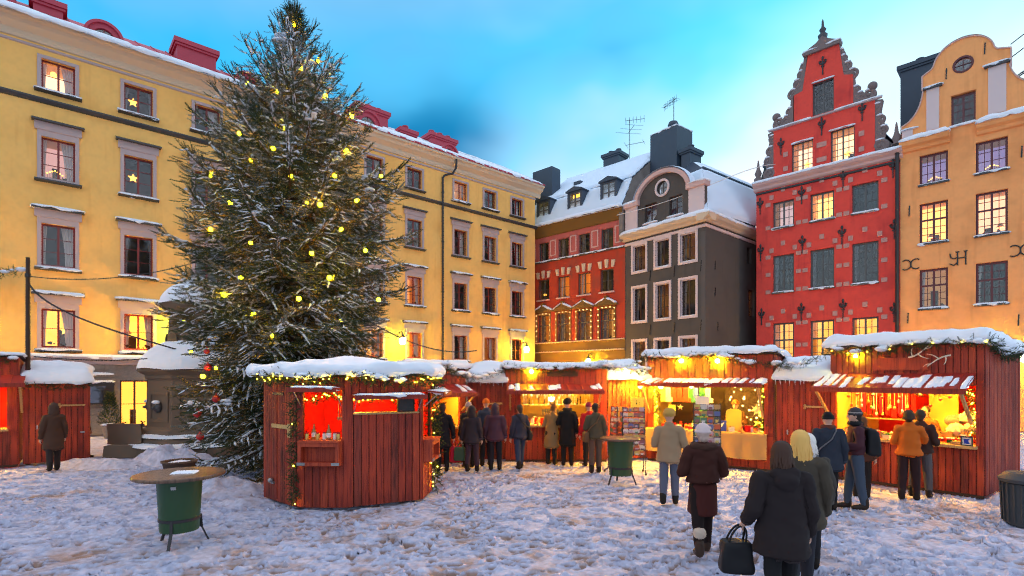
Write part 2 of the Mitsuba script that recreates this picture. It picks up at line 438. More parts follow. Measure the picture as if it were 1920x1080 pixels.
def strip_snow(parent, fr, s0, s1, y0, y1, z, thick, seed, name='snow', step=0.14, **kw):
    v, f = rough_snow(sg.box(s0, y0, s1, y1), thick, seed, step=step, edge=min(0.16, (y1 - y0) * 0.45), **kw)
    v = v + [0, 0, z]
    return add(parent, name, (v, f), 'snow', fr, smooth=True)


def anchors(house, fr, pts, s=1.0):
    for x, z in pts:
        m = MB(); t = 0.03 * s
        m.bar((x, -0.03, z - 0.55 * s), (x, -0.03, z + 0.45 * s), 0.05 * s, 0.04)
        for sg_ in (-1, 1):
            c = [(x + sg_ * a * s, -0.035, z + b * s) for a, b in ((0.0, 0.02), (0.08, 0.05), (0.15, 0.14), (0.17, 0.24), (0.12, 0.27), (0.08, 0.20))]
            m.tube(c, [t, t * 1.3, t * 1.4, t * 1.2, t, t * 0.8], 6)
            m.tube([(x, -0.035, z - 0.02 * s), (x + sg_ * 0.08 * s, -0.035, z - 0.1 * s)], t * 0.9, 6)
        m.ball((x, -0.04, z + 0.38 * s), (0.06 * s, 0.03, 0.12 * s), 1).ball((x, -0.04, z + 0.1 * s), (0.08 * s, 0.04, 0.12 * s), 1)
        add(house, 'wall_anchor', m, 'black_metal', fr)


R = random.Random(4)
# ======== the long yellow house
YO, YD = (-18.72, 19.5), (1.14, 1.0)
Y = Fr(YO, YD)
hy = thing('yellow_house', 'long four storey yellow plastered house with grey framed windows and red dormers and chimneys', 'building')
bays = [-3.5, -0.95, 1.63, 4.18, 6.72, 9.75, 12.3, 14.85, 17.37, 20.65, 23.0, 25.36, -6.05, -8.6, -11.1]
rowsY = [(3.5, 4.97, 5.5, 2), (6.62, 8.22, 8.75, 3), (9.97, 11.52, 12.05, 3), (13.37, 14.48, None, 2)]
YL, YR = -13.5, 27.04
wallp = rect(YL, YR, 3.2, 15.75)
for c in bays:
    for z0, z1, hz, r in rowsY: wallp = wallp.difference(rect(c - 0.5, c + 0.5, z0, z1))
add(hy, 'wall', MB().poly(wallp, 0, 0.34), 'yellow_plaster', Y)
add(hy, 'side_wall', MB().box(YR - 0.34, YR - 0.001, 0.342, 9, 0, 15.75), 'yellow_plaster', Y)
litY = {  # bay, row -> light
    (2, 0): GOLD, (3, 0): (1.25, 0.66, 0.05), (2, 3): (0.85, 0.55, 0.30), (8, 0): GOLD, (7, 0): GOLD, (1, 0): GOLD, (8, 1): (.5, 0.22, 0.04), (9, 3): (.6, 0.5, 0.45), (10, 0): (0.3, 0.14, 0.03), (6, 1): GOLD, (5, 0): GOLD, (6, 0): GOLD}
lampY = {(2, 0): ('star', 0.72, 0.48, (2.4, 1.1, .12)), (3, 0): ('shade', 0.2, 0.5, (2.4, 1.1, .12)), (2, 3): ('ball', 0.36, 0.75, (2.2, 1.0, .1)), (3, 3): ('star', 0.36, 0.55, (1.6, .62, .06)), (3, 2): ('star', 0.36, 0.52, (1.6, .62, .06)), (2, 2): ('candles', 0.4, 0.18, (2.4, 1.1, .1)),
         (4, 1): None, (11, 0): ('ball', 0.3, 0.6, (1.6,.7,.08)), (10, 1): None, (9, 3): ('shade', 0.3, 0.6, (4, 2.4, 0.8))}
roomsY = {(2, 2): (0.26, 0.15, 0.14)}
for i, c in enumerate(bays):
    for j, (z0, z1, hz, r) in enumerate(rowsY):
        cur = R.choice([None, (0.30, 0.30, 'curtain_white'), (0.0, 0.42, 'curtain_white'), (0.25, 0.15, 'curtain_grey'), (0.2, 0.45, 'curtain_white')])
        k = window(hy, Y, c - 0.5, c + 0.5, z0, z1, 1, r, 'maroon_paint', litY.get((i, j)) or roomsY.get((i, j)), curtain=cur, lamp=lampY.get((i, j)), rng=R, panes=c > -2, label=None)
        top = hz if hz else z1 + 0.12
        cas = rect(c - 0.62, c + 0.62, z0 - 0.10, top).difference(rect(c - 0.497, c + 0.497, z0, z1))
        cm = MB().poly(cas, -0.055, -0.001)
        if hz: cm.box(c - 0.70, c + 0.70, -0.09, -0.002, hz - 0.30, hz - 0.001)
        add(k, 'casing', cm, 'lilac_casing', Y)
        add(k, 'sill', MB().prof([(-0.20, z0 - 0.15), (-0.20, z0 - 0.10), (-0.001, z0 - 0.06), (-0.001, z0 - 0.19)], c - 0.70, c + 0.70), 'dark_metal', Y)
        if R.random() < (0.8 if j < 2 else 0.4) or j < 2: strip_snow(k, Y, c - 0.68, c + 0.68, -0.20, -0.03, z0 - 0.088, 0.045, i * 7 + j)
        if hz:
            add(k, 'hood', MB().prof([(-0.26, hz), (-0.26, hz + 0.05), (-0.001, hz + 0.16), (-0.001, hz)], c - 0.78, c + 0.78), 'dark_metal', Y)
            if j < 2: strip_snow(k, Y, c - 0.77, c + 0.77, -0.27, -0.03, hz + 0.085, 0.06, i * 9 + j)
# cornice, bands
m = MB().prof([(-0.001, 14.98), (-0.06, 15.0), (-0.09, 15.10), (-0.09, 15.25), (-0.22, 15.34), (-0.34, 15.42), (-0.40, 15.56), (-0.52, 15.62), (-0.52, 15.74), (-0.001, 15.74)], YL, YR + 0.45)
add(hy, 'cornice', m, 'cream_trim', Y)
add(hy, 'moulding', MB().prof([(-0.001, 14.80), (-0.05, 14.82), (-0.05, 14.90), (-0.001, 14.92)], YL, YR + .04), 'lilac_casing', Y)
add(hy, 'band', MB().prof([(-0.001, 12.76), (-0.07, 12.78), (-0.16, 12.88), (-0.16, 12.93), (-0.001, 12.98)], YL, YR + .12), 'dark_metal', Y)
add(hy, 'gutter', MB().prof([(-0.56, 15.76), (-0.50, 15.76), (-0.50, 15.82), (-0.56, 15.84)], YL, YR + 0.45), 'pink_metal', Y)
roof = MB().raw([[YL, -0.5, 15.78], [YR + .4, -0.5, 15.78], [YR + .4, 4.2, 18.5], [YL, 4.2, 18.5]], [[0, 1, 2, 3]])
for x in np.arange(YL, YR, 0.62): roof.bar((x, -0.48, 15.81), (x, 4.2, 18.52), 0.03, 0.05)
add(hy, 'roof', roof, 'pink_metal', Y)
add(hy, 'back_roof', MB().raw([[YL, 4.2, 18.5], [YR + .4, 4.2, 18.5], [YR + .4, 10, 15], [YL, 10, 15]], [[0, 1, 2, 3]]), 'pink_metal', Y)
add(hy, 'end_gable', MB().poly(sg.Polygon([(0.35, 15.75), (9.6, 15.75), (4.2, 18.4)]), 0, 0.3), 'yellow_plaster', Fr(Y.w(YR - 0.02, 0), (-YD[1], YD[0])))
th = math.atan2(2.72, 4.7)
for q, (a, b, y0, y1) in enumerate([(YL, 4, 0.1, 1.0), (4, 12, 0.1, 0.75), (12, YR + 0.4, 0.1, 3.2), (15, YR + .3, 3.4, 4.9), (YL, 12, -0.42, -0.1)]):
    v, f = rough_snow(sg.box(a, y0, b, y1), 0.10, 40 + q, step=0.2)
    v = v @ rotx(th).T + [0, -0.5, 15.80]
    v[:, 1] += 0.0
    add(hy, 'roof_snow', (v, f), 'snow', Y, smooth=True)
strip_snow(hy, Y, YL, YR + 0.44, -0.55, -0.30, 15.81, 0.09, 77, 'eave_snow', step=0.1)


def chimney(house, fr, s0, s1, y0, y1, z0, z1, m, pots=0, cap=True, snow=True, name='chimney'):
    c = MB().box(s0, s1, y0, y1, z0, z1)
    if cap: c.box(s0 - 0.08, s1 + 0.08, y0 - 0.08, y1 + 0.08, z1 - 0.30, z1 - 0.20).box(s0 - 0.14, s1 + 0.14, y0 - 0.14, y1 + 0.14, z1 - 0.19, z1 + 0.02)
    k = add(house, name, c, m, fr)
    for i in range(pots):
        x = s0 + (s1 - s0) * (i + 0.5) / pots
        add(k, 'chimney_pot', MB().lathe([(0.14, z1), (0.14, z1 + 0.28), (0.2, z1 + 0.30), (0.2, z1 + 0.36), (0.02, z1 + 0.40)], 10, (x, (y0 + y1) / 2, 0)), m, fr)
    if snow: strip_snow(k, fr, s0, s1, y0, y1, z1 + (0.02 if cap else 0), 0.07, int(s0 * 10) % 50)
    return k


for s0, s1, y0, y1, z1, pots in ((-0.2, 0.35, 2.2, 3.0, 18.4, 0), (0.87, 1.81, 2.2, 3.2, 17.95, 0), (5.91, 7.54, 2.2, 3.4, 18.3, 0), (14.9, 16.9, 2.3, 3.5, 18.4, 3), (17.3, 18.3, 1.4, 2.2, 17.35, 1), (20.0, 21.9, 2.3, 3.3, 18.2, 3)): chimney(hy, Y, s0, s1, y0, y1, 15.9, z1, 'pink_metal', pots)


def arched_dormer(house, fr, s, y, z, r, lit=None):
    ring = sg.Polygon(arc(s, z, r, 0, 180, 20) + [(s - r, z - 0.8), (s + r, z - 0.8)])
    hole = sg.Polygon(arc(s, z, r * 0.62, 0, 360, 28)[:-1]).union(rect(s - r * .62, s + r * .62, z - 0.55, z))
    k = add(house, 'dormer', MB().poly(ring.difference(hole), y, y + 0.15).poly(sg.Polygon(arc(s, z, r * 1.12, 0, 180, 20) + arc(s, z, r * 0.94, 180, 0, 20)), y - 0.10, y + 0.02), 'pink_metal', fr)
    b = MB(); P = np.array([[(x, yy, zz) for x, zz in arc(s, z, r * 0.98, 0, 180, 14)] for yy in (y + 0.151, y + 3.0)]); b.grid(P)
    for sx in (-1, 1): b.raw([[s + sx * r * .98, y + .151, z], [s + sx * r * .98, y + 3, z], [s + sx * r * .98, y + 3, z - .8], [s + sx * r * .98, y + .151, z - .8]], [[0, 1, 2, 3]])
    add(k, 'dormer_roof', b, 'dark_metal', fr, smooth=30)
    P = np.array([[(s + (r * 1.03 + 0.05 * math.sin(t * 3)) * math.cos(t), yy, z + (r * 1.06) * math.sin(t)) for t in np.linspace(0.5, math.pi - 0.5, 12)] for yy in np.linspace(y + 0.05, y + 2.6, 8)])
    add(k, 'snow', MB().grid(P), 'snow', fr, smooth=True)
    g = MB(); g.poly(hole, y + 0.085, y + 0.09); add(k, 'pane', g, 'glass', fr)
    bb = MB().bar((s, y + .07, z - .55), (s, y + .07, z + r * .6), 0.035).bar((s - r * .6, y + .07, z - .05), (s + r * .6, y + .07, z - .05), 0.035)
    add(k, 'frame', bb, 'maroon_paint', fr)
    bk = MB().poly(ring.buffer(-0.05), y + 0.6, y + 0.62)
    add(k, 'room', bk, 'room_warm' if lit else 'room_dark', fr, emit=lit, weight=0.0)


for s, y, z, r, l in ((3.07, 0.6, 16.35, 0.6, None), (8.6, 0.6, 16.35, 0.6, None), (14.85, 0.7, 16.5, 0.72, None), (20.25, 0.6, 16.3, 0.58, (1.2, 0.6, 0.06))): arched_dormer(hy, Y, s, y, z, r, l)
# drainpipes
for s in (8.1, 19.25):
    p = [(s + 0.75, -0.48, 15.6), (s + 0.75, -0.45, 15.1), (s + 0.6, -0.3, 14.75), (s + 0.1, -0.16, 14.55), (s, -0.13, 14.4), (s, -0.13, 0.4)]
    pm = MB().tube(p, 0.065, 8)
    for z in (13.5, 10.5, 7.5, 4.5): pm.lathe([(0.085, z), (0.085, z + 0.08)], 8, (s, -0.13, 0))
    add(hy, 'drainpipe', pm, 'black_metal', Y, smooth=40)
# ground floor: stone front with shop windows
gf = rect(YL, YR, 0, 3.199)
shops = [(-9.2, -7.6, .35, 2.4), (-5.7, -4.1, .35, 2.4), (-2.2, -0.6, 0.35, 2.4), (3.55, 4.55, 0.27, 2.23), (6.3, 7.5, 0.3, 2.3), (9, 10.2, 0.3, 2.3), (12, 13.4, 0.3, 2.3), (14.4, 15.4, .3, 2.3), (20.2, 21.2, 0.3, 2.3), (24.8, 25.9, 0.3, 2.3)]
for a, b, c, d in shops: gf = gf.difference(rect(a, b, c, d))
add(hy, 'ground_floor', MB().poly(gf, 0.02, 0.34), 'grey_stone', Y)
for a, b, c, d in shops:
    window(hy, Y, a, b, c, d, 1, [2, 1] if False else 2, 'brown_paint', (1.1, .52, 0.05) if a == 3.55 else (.7, 0.33, 0.04), rng=R, curtain=None, panes=True)
for i, (a, b) in enumerate([(1.55, 3.42), (4.72, 6.15), (-0.5, 1.5)]):
    z, j = 0.05, 0
    while z < 2.85:
        h = 0.30 if j else 0.5
        x = a + (0 if j % 2 else 0.0)
        cuts = [a, a + (b - a) * (0.33 if j % 2 else 0.55), b] if (b - a) < 1.6 else [a, a + (b - a) * (0.3 if j % 2 else 0.45), a + (b - a) * (0.7 if j % 2 else 0.8), b]
        for x0, x1 in zip(cuts[:-1], cuts[1:]):
            add(hy, 'stone_block', MB().box(x0 + 0.012, x1 - 0.012, -0.035 - R.uniform(0, 0.008), 0.018, z + 0.012, z + h - 0.012), 'grey_stone', Y)
        z += h; j += 1
add(hy, 'ledge', MB().prof([(0.0, 2.86), (-0.10, 2.88), (-0.14, 2.98), (-0.32, 3.08), (-0.32, 3.16), (-0.001, 3.22)], YL, YR), 'pale_stone', Y)
strip_snow(hy, Y, YL, YR, -0.33, -0.02, 3.17, 0.10, 31, 'ledge_snow')
strip_snow(hy, Y, 2.2, 3.3, -0.16, -0.036, 2.50, 0.05, 33, 'sign_snow')

# ======== the rust red house in the corner
DO, DD = (1.56, 39.0), (1.06, -1.0)
D = Fr(DO, DD)
hd = thing('rust_red_house', 'rust red house with brown eaves and pedimented windows between yellow and dark grey houses', 'building')
bd = [0.98, 2.77, 4.52, 6.33]
wp = rect(-0.6, 7.68, 4.86, 10.70)
up = rect(-0.6, 7.68, 10.70, 12.43)
for c in bd:
    wp = wp.difference(rect(c - .51, c + .51, 7.98, 9.42)).difference(rect(c - .55, c + .55, 4.9, 6.87))
    up = up.difference(rect(c - .47, c + .47, 10.78, 12.07))
add(hd, 'wall', MB().poly(wp, 0, 0.34), 'rust_plaster', D)
mat('pink_plaster', (0.52, 0.14, 0.12), 0.85, 0.2)
add(hd, 'upper_wall', MB().poly(up, 0.0, 0.34), 'pink_plaster', D)
add(hd, 'ground_floor', MB().box(-0.6, 7.68, -0.02, 0.34, 0, 4.855), 'brown_plaster', D)
for z in (4.14, 4.80): add(hd, 'band', MB().prof([(-0.021, z), (-0.14, z + 0.03), (-0.14, z + 0.07), (-0.021, z + .09)], -0.6, 7.66), 'cream_trim', D)
add(hd, 'eaves', MB().prof([(-0.001, 12.44), (-0.10, 12.46), (-0.45, 13.02), (-0.50, 13.16), (0.3, 13.16), (0.3, 12.44)], -0.6, 7.66), 'brown_plaster', D)
strip_snow(hd, D, -0.6, 7.66, -0.62, -0.1, 13.17, 0.22, 3, 'eave_snow')
add(hd, 'ledge', MB().prof([(-0.001, 10.60), (-0.12, 10.64), (-0.12, 10.70), (-0.001, 10.76)], -0.6, 7.66), 'grey_paint', D)
strip_snow(hd, D, -0.6, 7.66, -0.12, -0.01, 10.70, 0.05, 4, 'ledge_snow')
for i, c in enumerate(bd):
    window(hd, D, c - .47, c + .47, 10.78, 12.07, 1, 2, 'grey_paint', rng=R, curtain=(0.25, .25, 'curtain_grey'))
    k = window(hd, D, c - .51, c + .51, 7.98, 9.42, 1, 2, 'grey_paint', GOLD if i in (1, 2) else None, rng=R, curtain=(0.2, 0.2, 'curtain_white') if i in (1, 2) else None, lamp=('ball', 0.2, 0.3, (1.6,.7,.08)) if i == 0 else None)
    add(k, 'sill', MB().box(c - .58, c + .58, -0.12, -0.001, 7.86, 7.96), 'pink_stone', D)
    for j in (-1, 0, 1):
        x = c + j * 0.46
        add(k, 'keystone', MB().poly(sg.Polygon([(x - .09 + j * .0, 9.50), (x + .09, 9.50), (x + .14 + j * .06, 9.96 + (0.08 if j == 0 else 0)), (x - .14 + j * .06, 9.96 + (0.08 if j == 0 else 0))]), -0.09, -0.001), 'cream_trim', D)
    k = window(hd, D, c - .55, c + .55, 4.9, 6.87, 1, 2, 'grey_paint', (0.22, 0.11, 0.025) if i else (.5, .27, .03), rng=R, transom=6.1, curtain=(0.3, 0.3, 'curtain_grey'))
    add(k, 'casing', MB().poly(rect(c - .68, c + .68, 4.91, 6.99).difference(rect(c - .545, c + .545, 4.9, 6.865)), -0.07, -0.001), 'brown_plaster', D)
    add(k, 'pediment', MB().poly(sg.Polygon([(c - .85, 7.04), (c + .85, 7.04), (c + .85, 7.12), (c + .1, 7.48), (c + .1, 7.68), (c - .1, 7.68), (c - .1, 7.48), (c - .85, 7.12)]), -0.22, -0.001).poly(sg.Polygon([(c - .55, 7.10), (c + .55, 7.10), (c, 7.36)]), -0.26, -0.222), 'brown_plaster', D)
    for sx in (-1, 1):
        v, f = rough_snow(sg.box(0.08, -0.23, 0.86, -0.01), 0.09, i + 3 * sx + 5, step=0.1)
        a = math.atan2(.36, .75)
        v = v @ roty(a).T + [0, 0, 7.56]
        if sx < 0: v = v * [-1, 1, 1]; f = f[:, ::-1]
        add(k, 'snow', (v + [c, 0, 0], f), 'snow', D, smooth=True)
    lm = MB()
    for t in np.linspace(0, 1, 6):
        for sx in (-.62, .62): lm.ball((c + sx, -0.10, 5.0 + 1.85 * t), 0.035, 0)
    for t in (-.3, 0, .3): lm.ball((c + t, -0.10, 6.93), 0.035, 0)
    add(k, 'fairy_lights', lm, 'room_warm', D, emit=(3, 1.9, .7), weight=0.0, kind='stuff')
for c in [-0.02, 1.87, 3.65, 5.42, 7.22]:
    w = 0.34
    pm = MB().box(c - w, c + w, -0.035, -0.001, 10.86, 12.22)
    add(hd, 'panel', pm, 'pink_plaster', D)
    add(hd, 'panel_moulding', MB().poly(rect(c - w + .08, c + w - .08, 10.98, 12.10).difference(rect(c - w + .15, c + w - .15, 11.05, 12.03)), -0.065, -0.036), 'pink_stone', D)
# mansard roof
rf = MB().raw([[-.6, -0.3, 13.2], [7.66, -0.3, 13.2], [7.66, 0.95, 15.3], [-.6, 0.95, 15.3]], [[0, 1, 2, 3]])
rf.raw([[-.6, 0.95, 15.3], [7.66, 0.95, 15.3], [7.66, 5.0, 18.35], [-.6, 5.0, 18.35]], [[0, 1, 2, 3]])
rf.raw([[-.6, 5, 18.35], [7.66, 5, 18.35], [7.66, 10, 13], [-.6, 10, 13]], [[0, 1, 2, 3]])
for x in np.arange(-.6, 7.7, 0.6): rf.bar((x, -.3, 13.2), (x, .95, 15.3), .03).bar((x, .95, 15.3), (x, 5, 18.35), .03)
add(hd, 'roof', rf, 'blue_grey_sheet', D)
add(hd, 'gable_wall', MB().poly(sg.Polygon([(-.3, 11), (10, 11), (10, 13), (5, 18.3), (.95, 15.25), (-.3, 13.15)]), 0, .25), 'grey_stone', Fr(D.w(7.67, 0), (-DD[1], DD[0])))
mat('roof_snow', (0.66, 0.78, 0.90), 0.75, 0.2)
a1, a2 = math.atan2(2.1, 1.25), math.atan2(3.05, 4.05)
for q, (x0, x1, L, th_, y_, z_) in enumerate([(-.6, 7.62, 2.36, a1, -0.31, 13.24), (-.6, 7.6, 4.9, a2, 0.93, 15.36)]):
    v, f = rough_snow(sg.box(x0, 0.06, x1, L), 0.12, 60 + q, step=0.16, lump=0.25)
    add(hd, 'roof_snow', (v @ rotx(th_).T + [0, y_, z_], f), 'roof_snow', D, smooth=True)


def box_dormer(house, fr, s, y, z0, w, h, fm, lit=None, back=2.2, rows=2, snowy=True):
    wall = rect(s - w / 2 - .16, s + w / 2 + .16, z0 - .15, z0 + h + .12).difference(rect(s - w / 2, s + w / 2, z0, z0 + h))
    k = add(house, 'dormer', MB().poly(wall, y, y + 0.1).box(s - w / 2 - .16, s - w / 2 - .1, y + .101, y + back, z0 - .15, z0 + h + .12).box(s + w / 2 + .1, s + w / 2 + .16, y + .101, y + back, z0 - .15, z0 + h + .12), 'blue_grey_sheet', fr)
    fm_ = MB().poly(rect(s - w / 2, s + w / 2, z0, z0 + h).difference(so.unary_union([rect(s + sx * w / 4 - w * .19, s + sx * w / 4 + w * .19, z0 + h * (j + .08) / rows, z0 + h * (j + .94) / rows) for sx in (-1, 1) for j in range(rows)])), y + .03, y + .07)
    add(k, 'frame', fm_, fm, fr)
    add(k, 'pane', MB().box(s - w / 2, s + w / 2, y + .048, y + .052, z0, z0 + h), 'glass', fr)
    add(k, 'room', MB().box(s - w / 2 - .05, s + w / 2 + .05, y + .5, y + .52, z0 - .05, z0 + h + .05), 'room_warm' if lit else 'room_dark', fr, emit=lit, weight=0.0)
    rfm = MB().poly(sg.Polygon([(s - w / 2 - .26, z0 + h + .11), (s + w / 2 + .26, z0 + h + .11), (s + w / 2 + .2, z0 + h + .20), (s, z0 + h + .42), (s - w / 2 - .2, z0 + h + .20)]), y - .12, y + back)
    add(k, 'dormer_roof', rfm, 'blue_grey_sheet', fr)
    if snowy:
        for sx in (-1, 1):
            v, f = rough_snow(sg.box(0.0, y + .1, w / 2 + .2, y + back), 0.07, 5, step=.15)
            v = v @ roty(math.atan2(.22, w / 2 + .2)).T + [0, 0, z0 + h + .42]
            if sx < 0: v = v * [-1, 1, 1]; f = f[:, ::-1]
            add(k, 'snow', (v + [s, 0, 0], f), 'roof_snow', fr, smooth=True)
    return k


for s, l in ((0.95, None), (3.75, (1.1, .6, .06)), (6.45, None)):
    box_dormer(hd, D, s, 0.0, 13.75, 0.95, 1.25, 'grey_paint', l, 1.6)
# ======== the dark grey corner house
GO, GD = (7.14, 33.7), (0.762, -1.0)
G = Fr(GO, GD)
GS = Fr((10.59, 29.17), (1.14, 1.0))
hg = thing('grey_house', 'dark grey corner house with pale window surrounds and round arched snowy gable', 'building')
gw = rect(0.02, 5.69, 0, 10.9)
gcol = [(0.52, 1.76), (2.23, 3.48), (3.95, 5.22)]
grow = [(2.75, 4.6), (5.84, 7.9), (8.92, 10.5)]
for a, b in gcol:
    for c, d in grow: gw = gw.difference(rect(a + .14, b - .14, c, d))
add(hg, 'wall', MB().poly(gw, 0, 0.3), 'grey_plaster', G)
gsw = rect(0.302, 10, 0, 10.9)
gside = [(4.9, 5.5, 9.3, 10.3), (5.1, 5.9, 6.1, 7.75)]
for a, b, c, d in gside: gsw = gsw.difference(rect(a, b, c, d))
add(hg, 'side_wall', MB().poly(gsw, 0, 0.3), 'grey_plaster', GS)
mat('grey_plaster_smooth', (0.105, 0.10, 0.098), 0.8, 0.2)
add(hg, 'corner_strip', MB().box(5.40, 5.69, -0.03, -0.001, 0, 10.4), 'grey_plaster_smooth', G)
for i, (a, b) in enumerate(gcol):
    for j, (c, d) in enumerate(grow):
        k = window(hg, G, a + .14, b - .14, c, d, 1, 2 if j == 2 else 3, 'brown_paint', None if (i + j) % 2 else (0.05, 0.02, 0.01), rng=R, curtain=(0.2, 0.2, 'curtain_grey'), wall=.3)
        add(k, 'casing', MB().poly(rect(a, b, c - .14, d + .14).difference(rect(a + .143, b - .143, c + .003, d - .003)), -0.05, -0.001), 'white_trim', G)
        add(k, 'inner_casing', MB().poly(rect(a + .145, b - .145, c + .005, d - .005).difference(rect(a + .19, b - .19, c + .05, d - .05)), 0.02, 0.12), 'white_trim', G)
        strip_snow(k, G, a + .15, b - .15, -0.02, 0.10, c + .006, 0.035, i + 4 * j)
    for z in (8.2, 4.95):
        add(hg, 'wall_anchor', MB().bar((b + .18, -.02, z), (b + .24, -.02, z + .62), 0.045), 'black_metal', G)
for a, b, c, d in gside: window(hg, GS, a, b, c, d, 1, 3, 'brown_paint', (1.0, .55, .06) if c < 7 else None, wall=.3, rng=R)
for x, z in ((1.0, 8.4), (1.3, 5.0), (1.0, 6.9)): add(hg, 'wall_anchor', MB().bar((x, -.02, z), (x + .03, -.02, z + .5), 0.04), 'black_metal', GS)
for fr, a, b in ((G, 0.0, 5.72), (GS, -0.05, 10)):
    add(hg, 'trim', MB().prof([(-0.001, 10.62), (-0.06, 10.64), (-0.06, 10.78), (-0.001, 10.80)], a, b), 'white_trim', fr)
    add(hg, 'cornice', MB().prof([(0.3, 10.905), (-0.10, 10.905), (-0.16, 11.0), (-0.34, 11.10), (-0.42, 11.22), (-0.42, 11.30), (0.3, 11.30)], a - (0.1 if fr is G else 0.40), b + (.42 if fr is G else 0)), 'cream_trim', fr)
    strip_snow(hg, fr, a - (0.1 if fr is G else .3), b + (0.4 if fr is G else 0), -0.44, 0.3, 11.31, 0.20, 7, 'cornice_snow', lump=.25)
# gable
gab = sg.Polygon([(0.10, 11.3), (0.10, 13.25)] + [(1.02, 13.0)] + [(x, z) for x, z in arc(2.85, 12.95, 1.78, 176, 4, 24, 1.40)] + [(4.66, 13.1), (5.6, 13.05), (5.6, 11.3)])
gh = gab.difference(sg.Polygon(arc(2.85, 13.55, .40, 0, 360, 28)[:-1]))
gwin = [(1.52, 2.42), (3.3, 4.2)]
for a, b in gwin: gh = gh.difference(rect(a, b, 11.78, 12.86))
add(hg, 'gable_wall', MB().poly(gh, 0.02, 0.3), 'grey_plaster', G)
for a, b in gwin:
    k = window(hg, G, a, b, 11.78, 12.86, 1, 3, 'brown_paint', wall=.3, rng=R)
    strip_snow(k, G, a - .05, b + .05, -0.10, 0.01, 11.70, .05, 3)
    add(k, 'sill', MB().box(a - .08, b + .08, -0.10, 0.018, 11.63, 11.69), 'white_trim', G)
ok = add(hg, 'round_window', MB().poly(sg.Polygon(arc(2.85, 13.55, .52, 0, 360, 32)[:-1]).difference(sg.Polygon(arc(2.85, 13.55, .395, 0, 360, 32)[:-1])), -0.06, 0.0), 'white_trim', G)
add(ok, 'pane', MB().poly(sg.Polygon(arc(2.85, 13.55, .40, 0, 360, 28)[:-1]), 0.10, 0.11), 'glass', G)
add(ok, 'frame', MB().bar((2.85, .09, 13.15), (2.85, .09, 13.95), .04).bar((2.45, .09, 13.55), (3.25, .09, 13.55), .04), 'grey_paint', G)
add(ok, 'room', MB().box(2.3, 3.4, .6, .62, 13, 14.1), 'room_dark', G)
for a, b, zt in ((0.08, 1.02, 13.0), (4.66, 5.62, 12.95)): add(hg, 'pilaster', MB().box(a, b, -0.08, 0.019, 11.32, zt), 'white_trim', G)
outer = [(0.0, 13.02), (0.9, 12.96)] + arc(2.85, 12.95, 1.92, 176, 4, 24, 1.52) + [(4.75, 13.0), (5.72, 12.98)]
inner = [(5.72, 13.2), (4.9, 13.24)] + arc(2.85, 12.95, 2.06, 6, 174, 24, 1.70) + [(0.85, 13.2), (0.0, 13.24)]
cap = sg.Polygon(arc(2.85, 12.95, 2.02, 174, 6, 24, 1.64) + arc(2.85, 12.95, 1.76, 6, 174, 24, 1.40)).buffer(0).union(rect(-0.02, 1.16, 12.95, 13.25)).union(rect(4.55, 5.75, 12.93, 13.22))
add(hg, 'gable_coping', MB().poly(cap, -0.20, 0.35), 'pink_stone', G)
for q, (pp) in enumerate([arc(2.85, 12.95, 2.07, 172, 8, 18, 1.69)]):
    P = np.array([[(x, y, z + 0.07 * math.sin(math.pi * min(1, max(0, (y + .25) / .65))) + 0.02) for x, z in pp] for y in np.linspace(-.24, .4, 6)])
    add(hg, 'coping_snow', MB().grid(P), 'roof_snow', G, smooth=True)
strip_snow(hg, G, -0.02, 1.0, -.22, .35, 13.25, .12, 2, 'coping_snow'); strip_snow(hg, G, 4.75, 5.75, -.22, .35, 13.22, .10, 3, 'coping_snow')
# roof: steep sides, snow on all
def quad_snow(house, fr, a, b, c, d, thick, seed, n=24, name='roof_snow', m='roof_snow', lump=.3):
    a, b, c, d = (np.array(x, float) for x in (a, b, c, d))
    u, v = np.meshgrid(np.linspace(0, 1, n), np.linspace(0, 1, n), indexing='ij')
    u, v = u[..., None], v[..., None]
    P = (1 - u) * (1 - v) * a + u * (1 - v) * b + u * v * c + (1 - u) * v * d
    nn = np.cross(b - a, d - a); nn /= np.linalg.norm(nn)
    if nn[2] < 0: nn = -nn
    e = np.minimum.reduce([u, 1 - u, v, 1 - v])
    k = np.sqrt(np.clip(e * 9, 0, 1))
    h = thick * (0.05 + k * (1 - lump + 2 * lump * meshkit.fbm(P * 1.6, 3, seed)[..., None]))
    add(house, name, MB().grid(P + nn * h), m, fr, smooth=True)


rg = MB()
rq = [((5.9, -0.1, 11.45), (4.2, 2.0, 14.75), (4.2, 11, 14.75), (5.9, 11, 11.45)), ((4.2, 2.0, 14.75), (2.6, 3.4, 16.0), (2.6, 11, 16.0), (4.2, 11, 14.75)),
      ((0.1, 0.2, 11.45), (1.6, 2.0, 14.6), (1.6, 11, 14.6), (0.1, 11, 11.45)), ((1.6, 2.0, 14.6), (2.6, 3.4, 16), (2.6, 11, 16), (1.6, 11, 14.6)), ((4.2, 2.0, 14.75), (5.9, -0.1, 11.45), (0.1, .2, 11.45), (1.6, 2, 14.6)), ((4.2, 2, 14.75), (1.6, 2, 14.6), (2.6, 3.4, 16), (2.6, 3.4, 16))]
for q in rq: rg.raw(q, [[0, 1, 2, 3]])
add(hg, 'roof', rg, 'blue_grey_sheet', G)
add(hg, 'roof_rim', MB().tube([(4.2, 2.0, 14.78), (4.22, 11, 14.78)], .10, 6), 'blue_grey_sheet', G)
for i, q in enumerate(rq[:4]): quad_snow(hg, G, *q, 0.14, i)
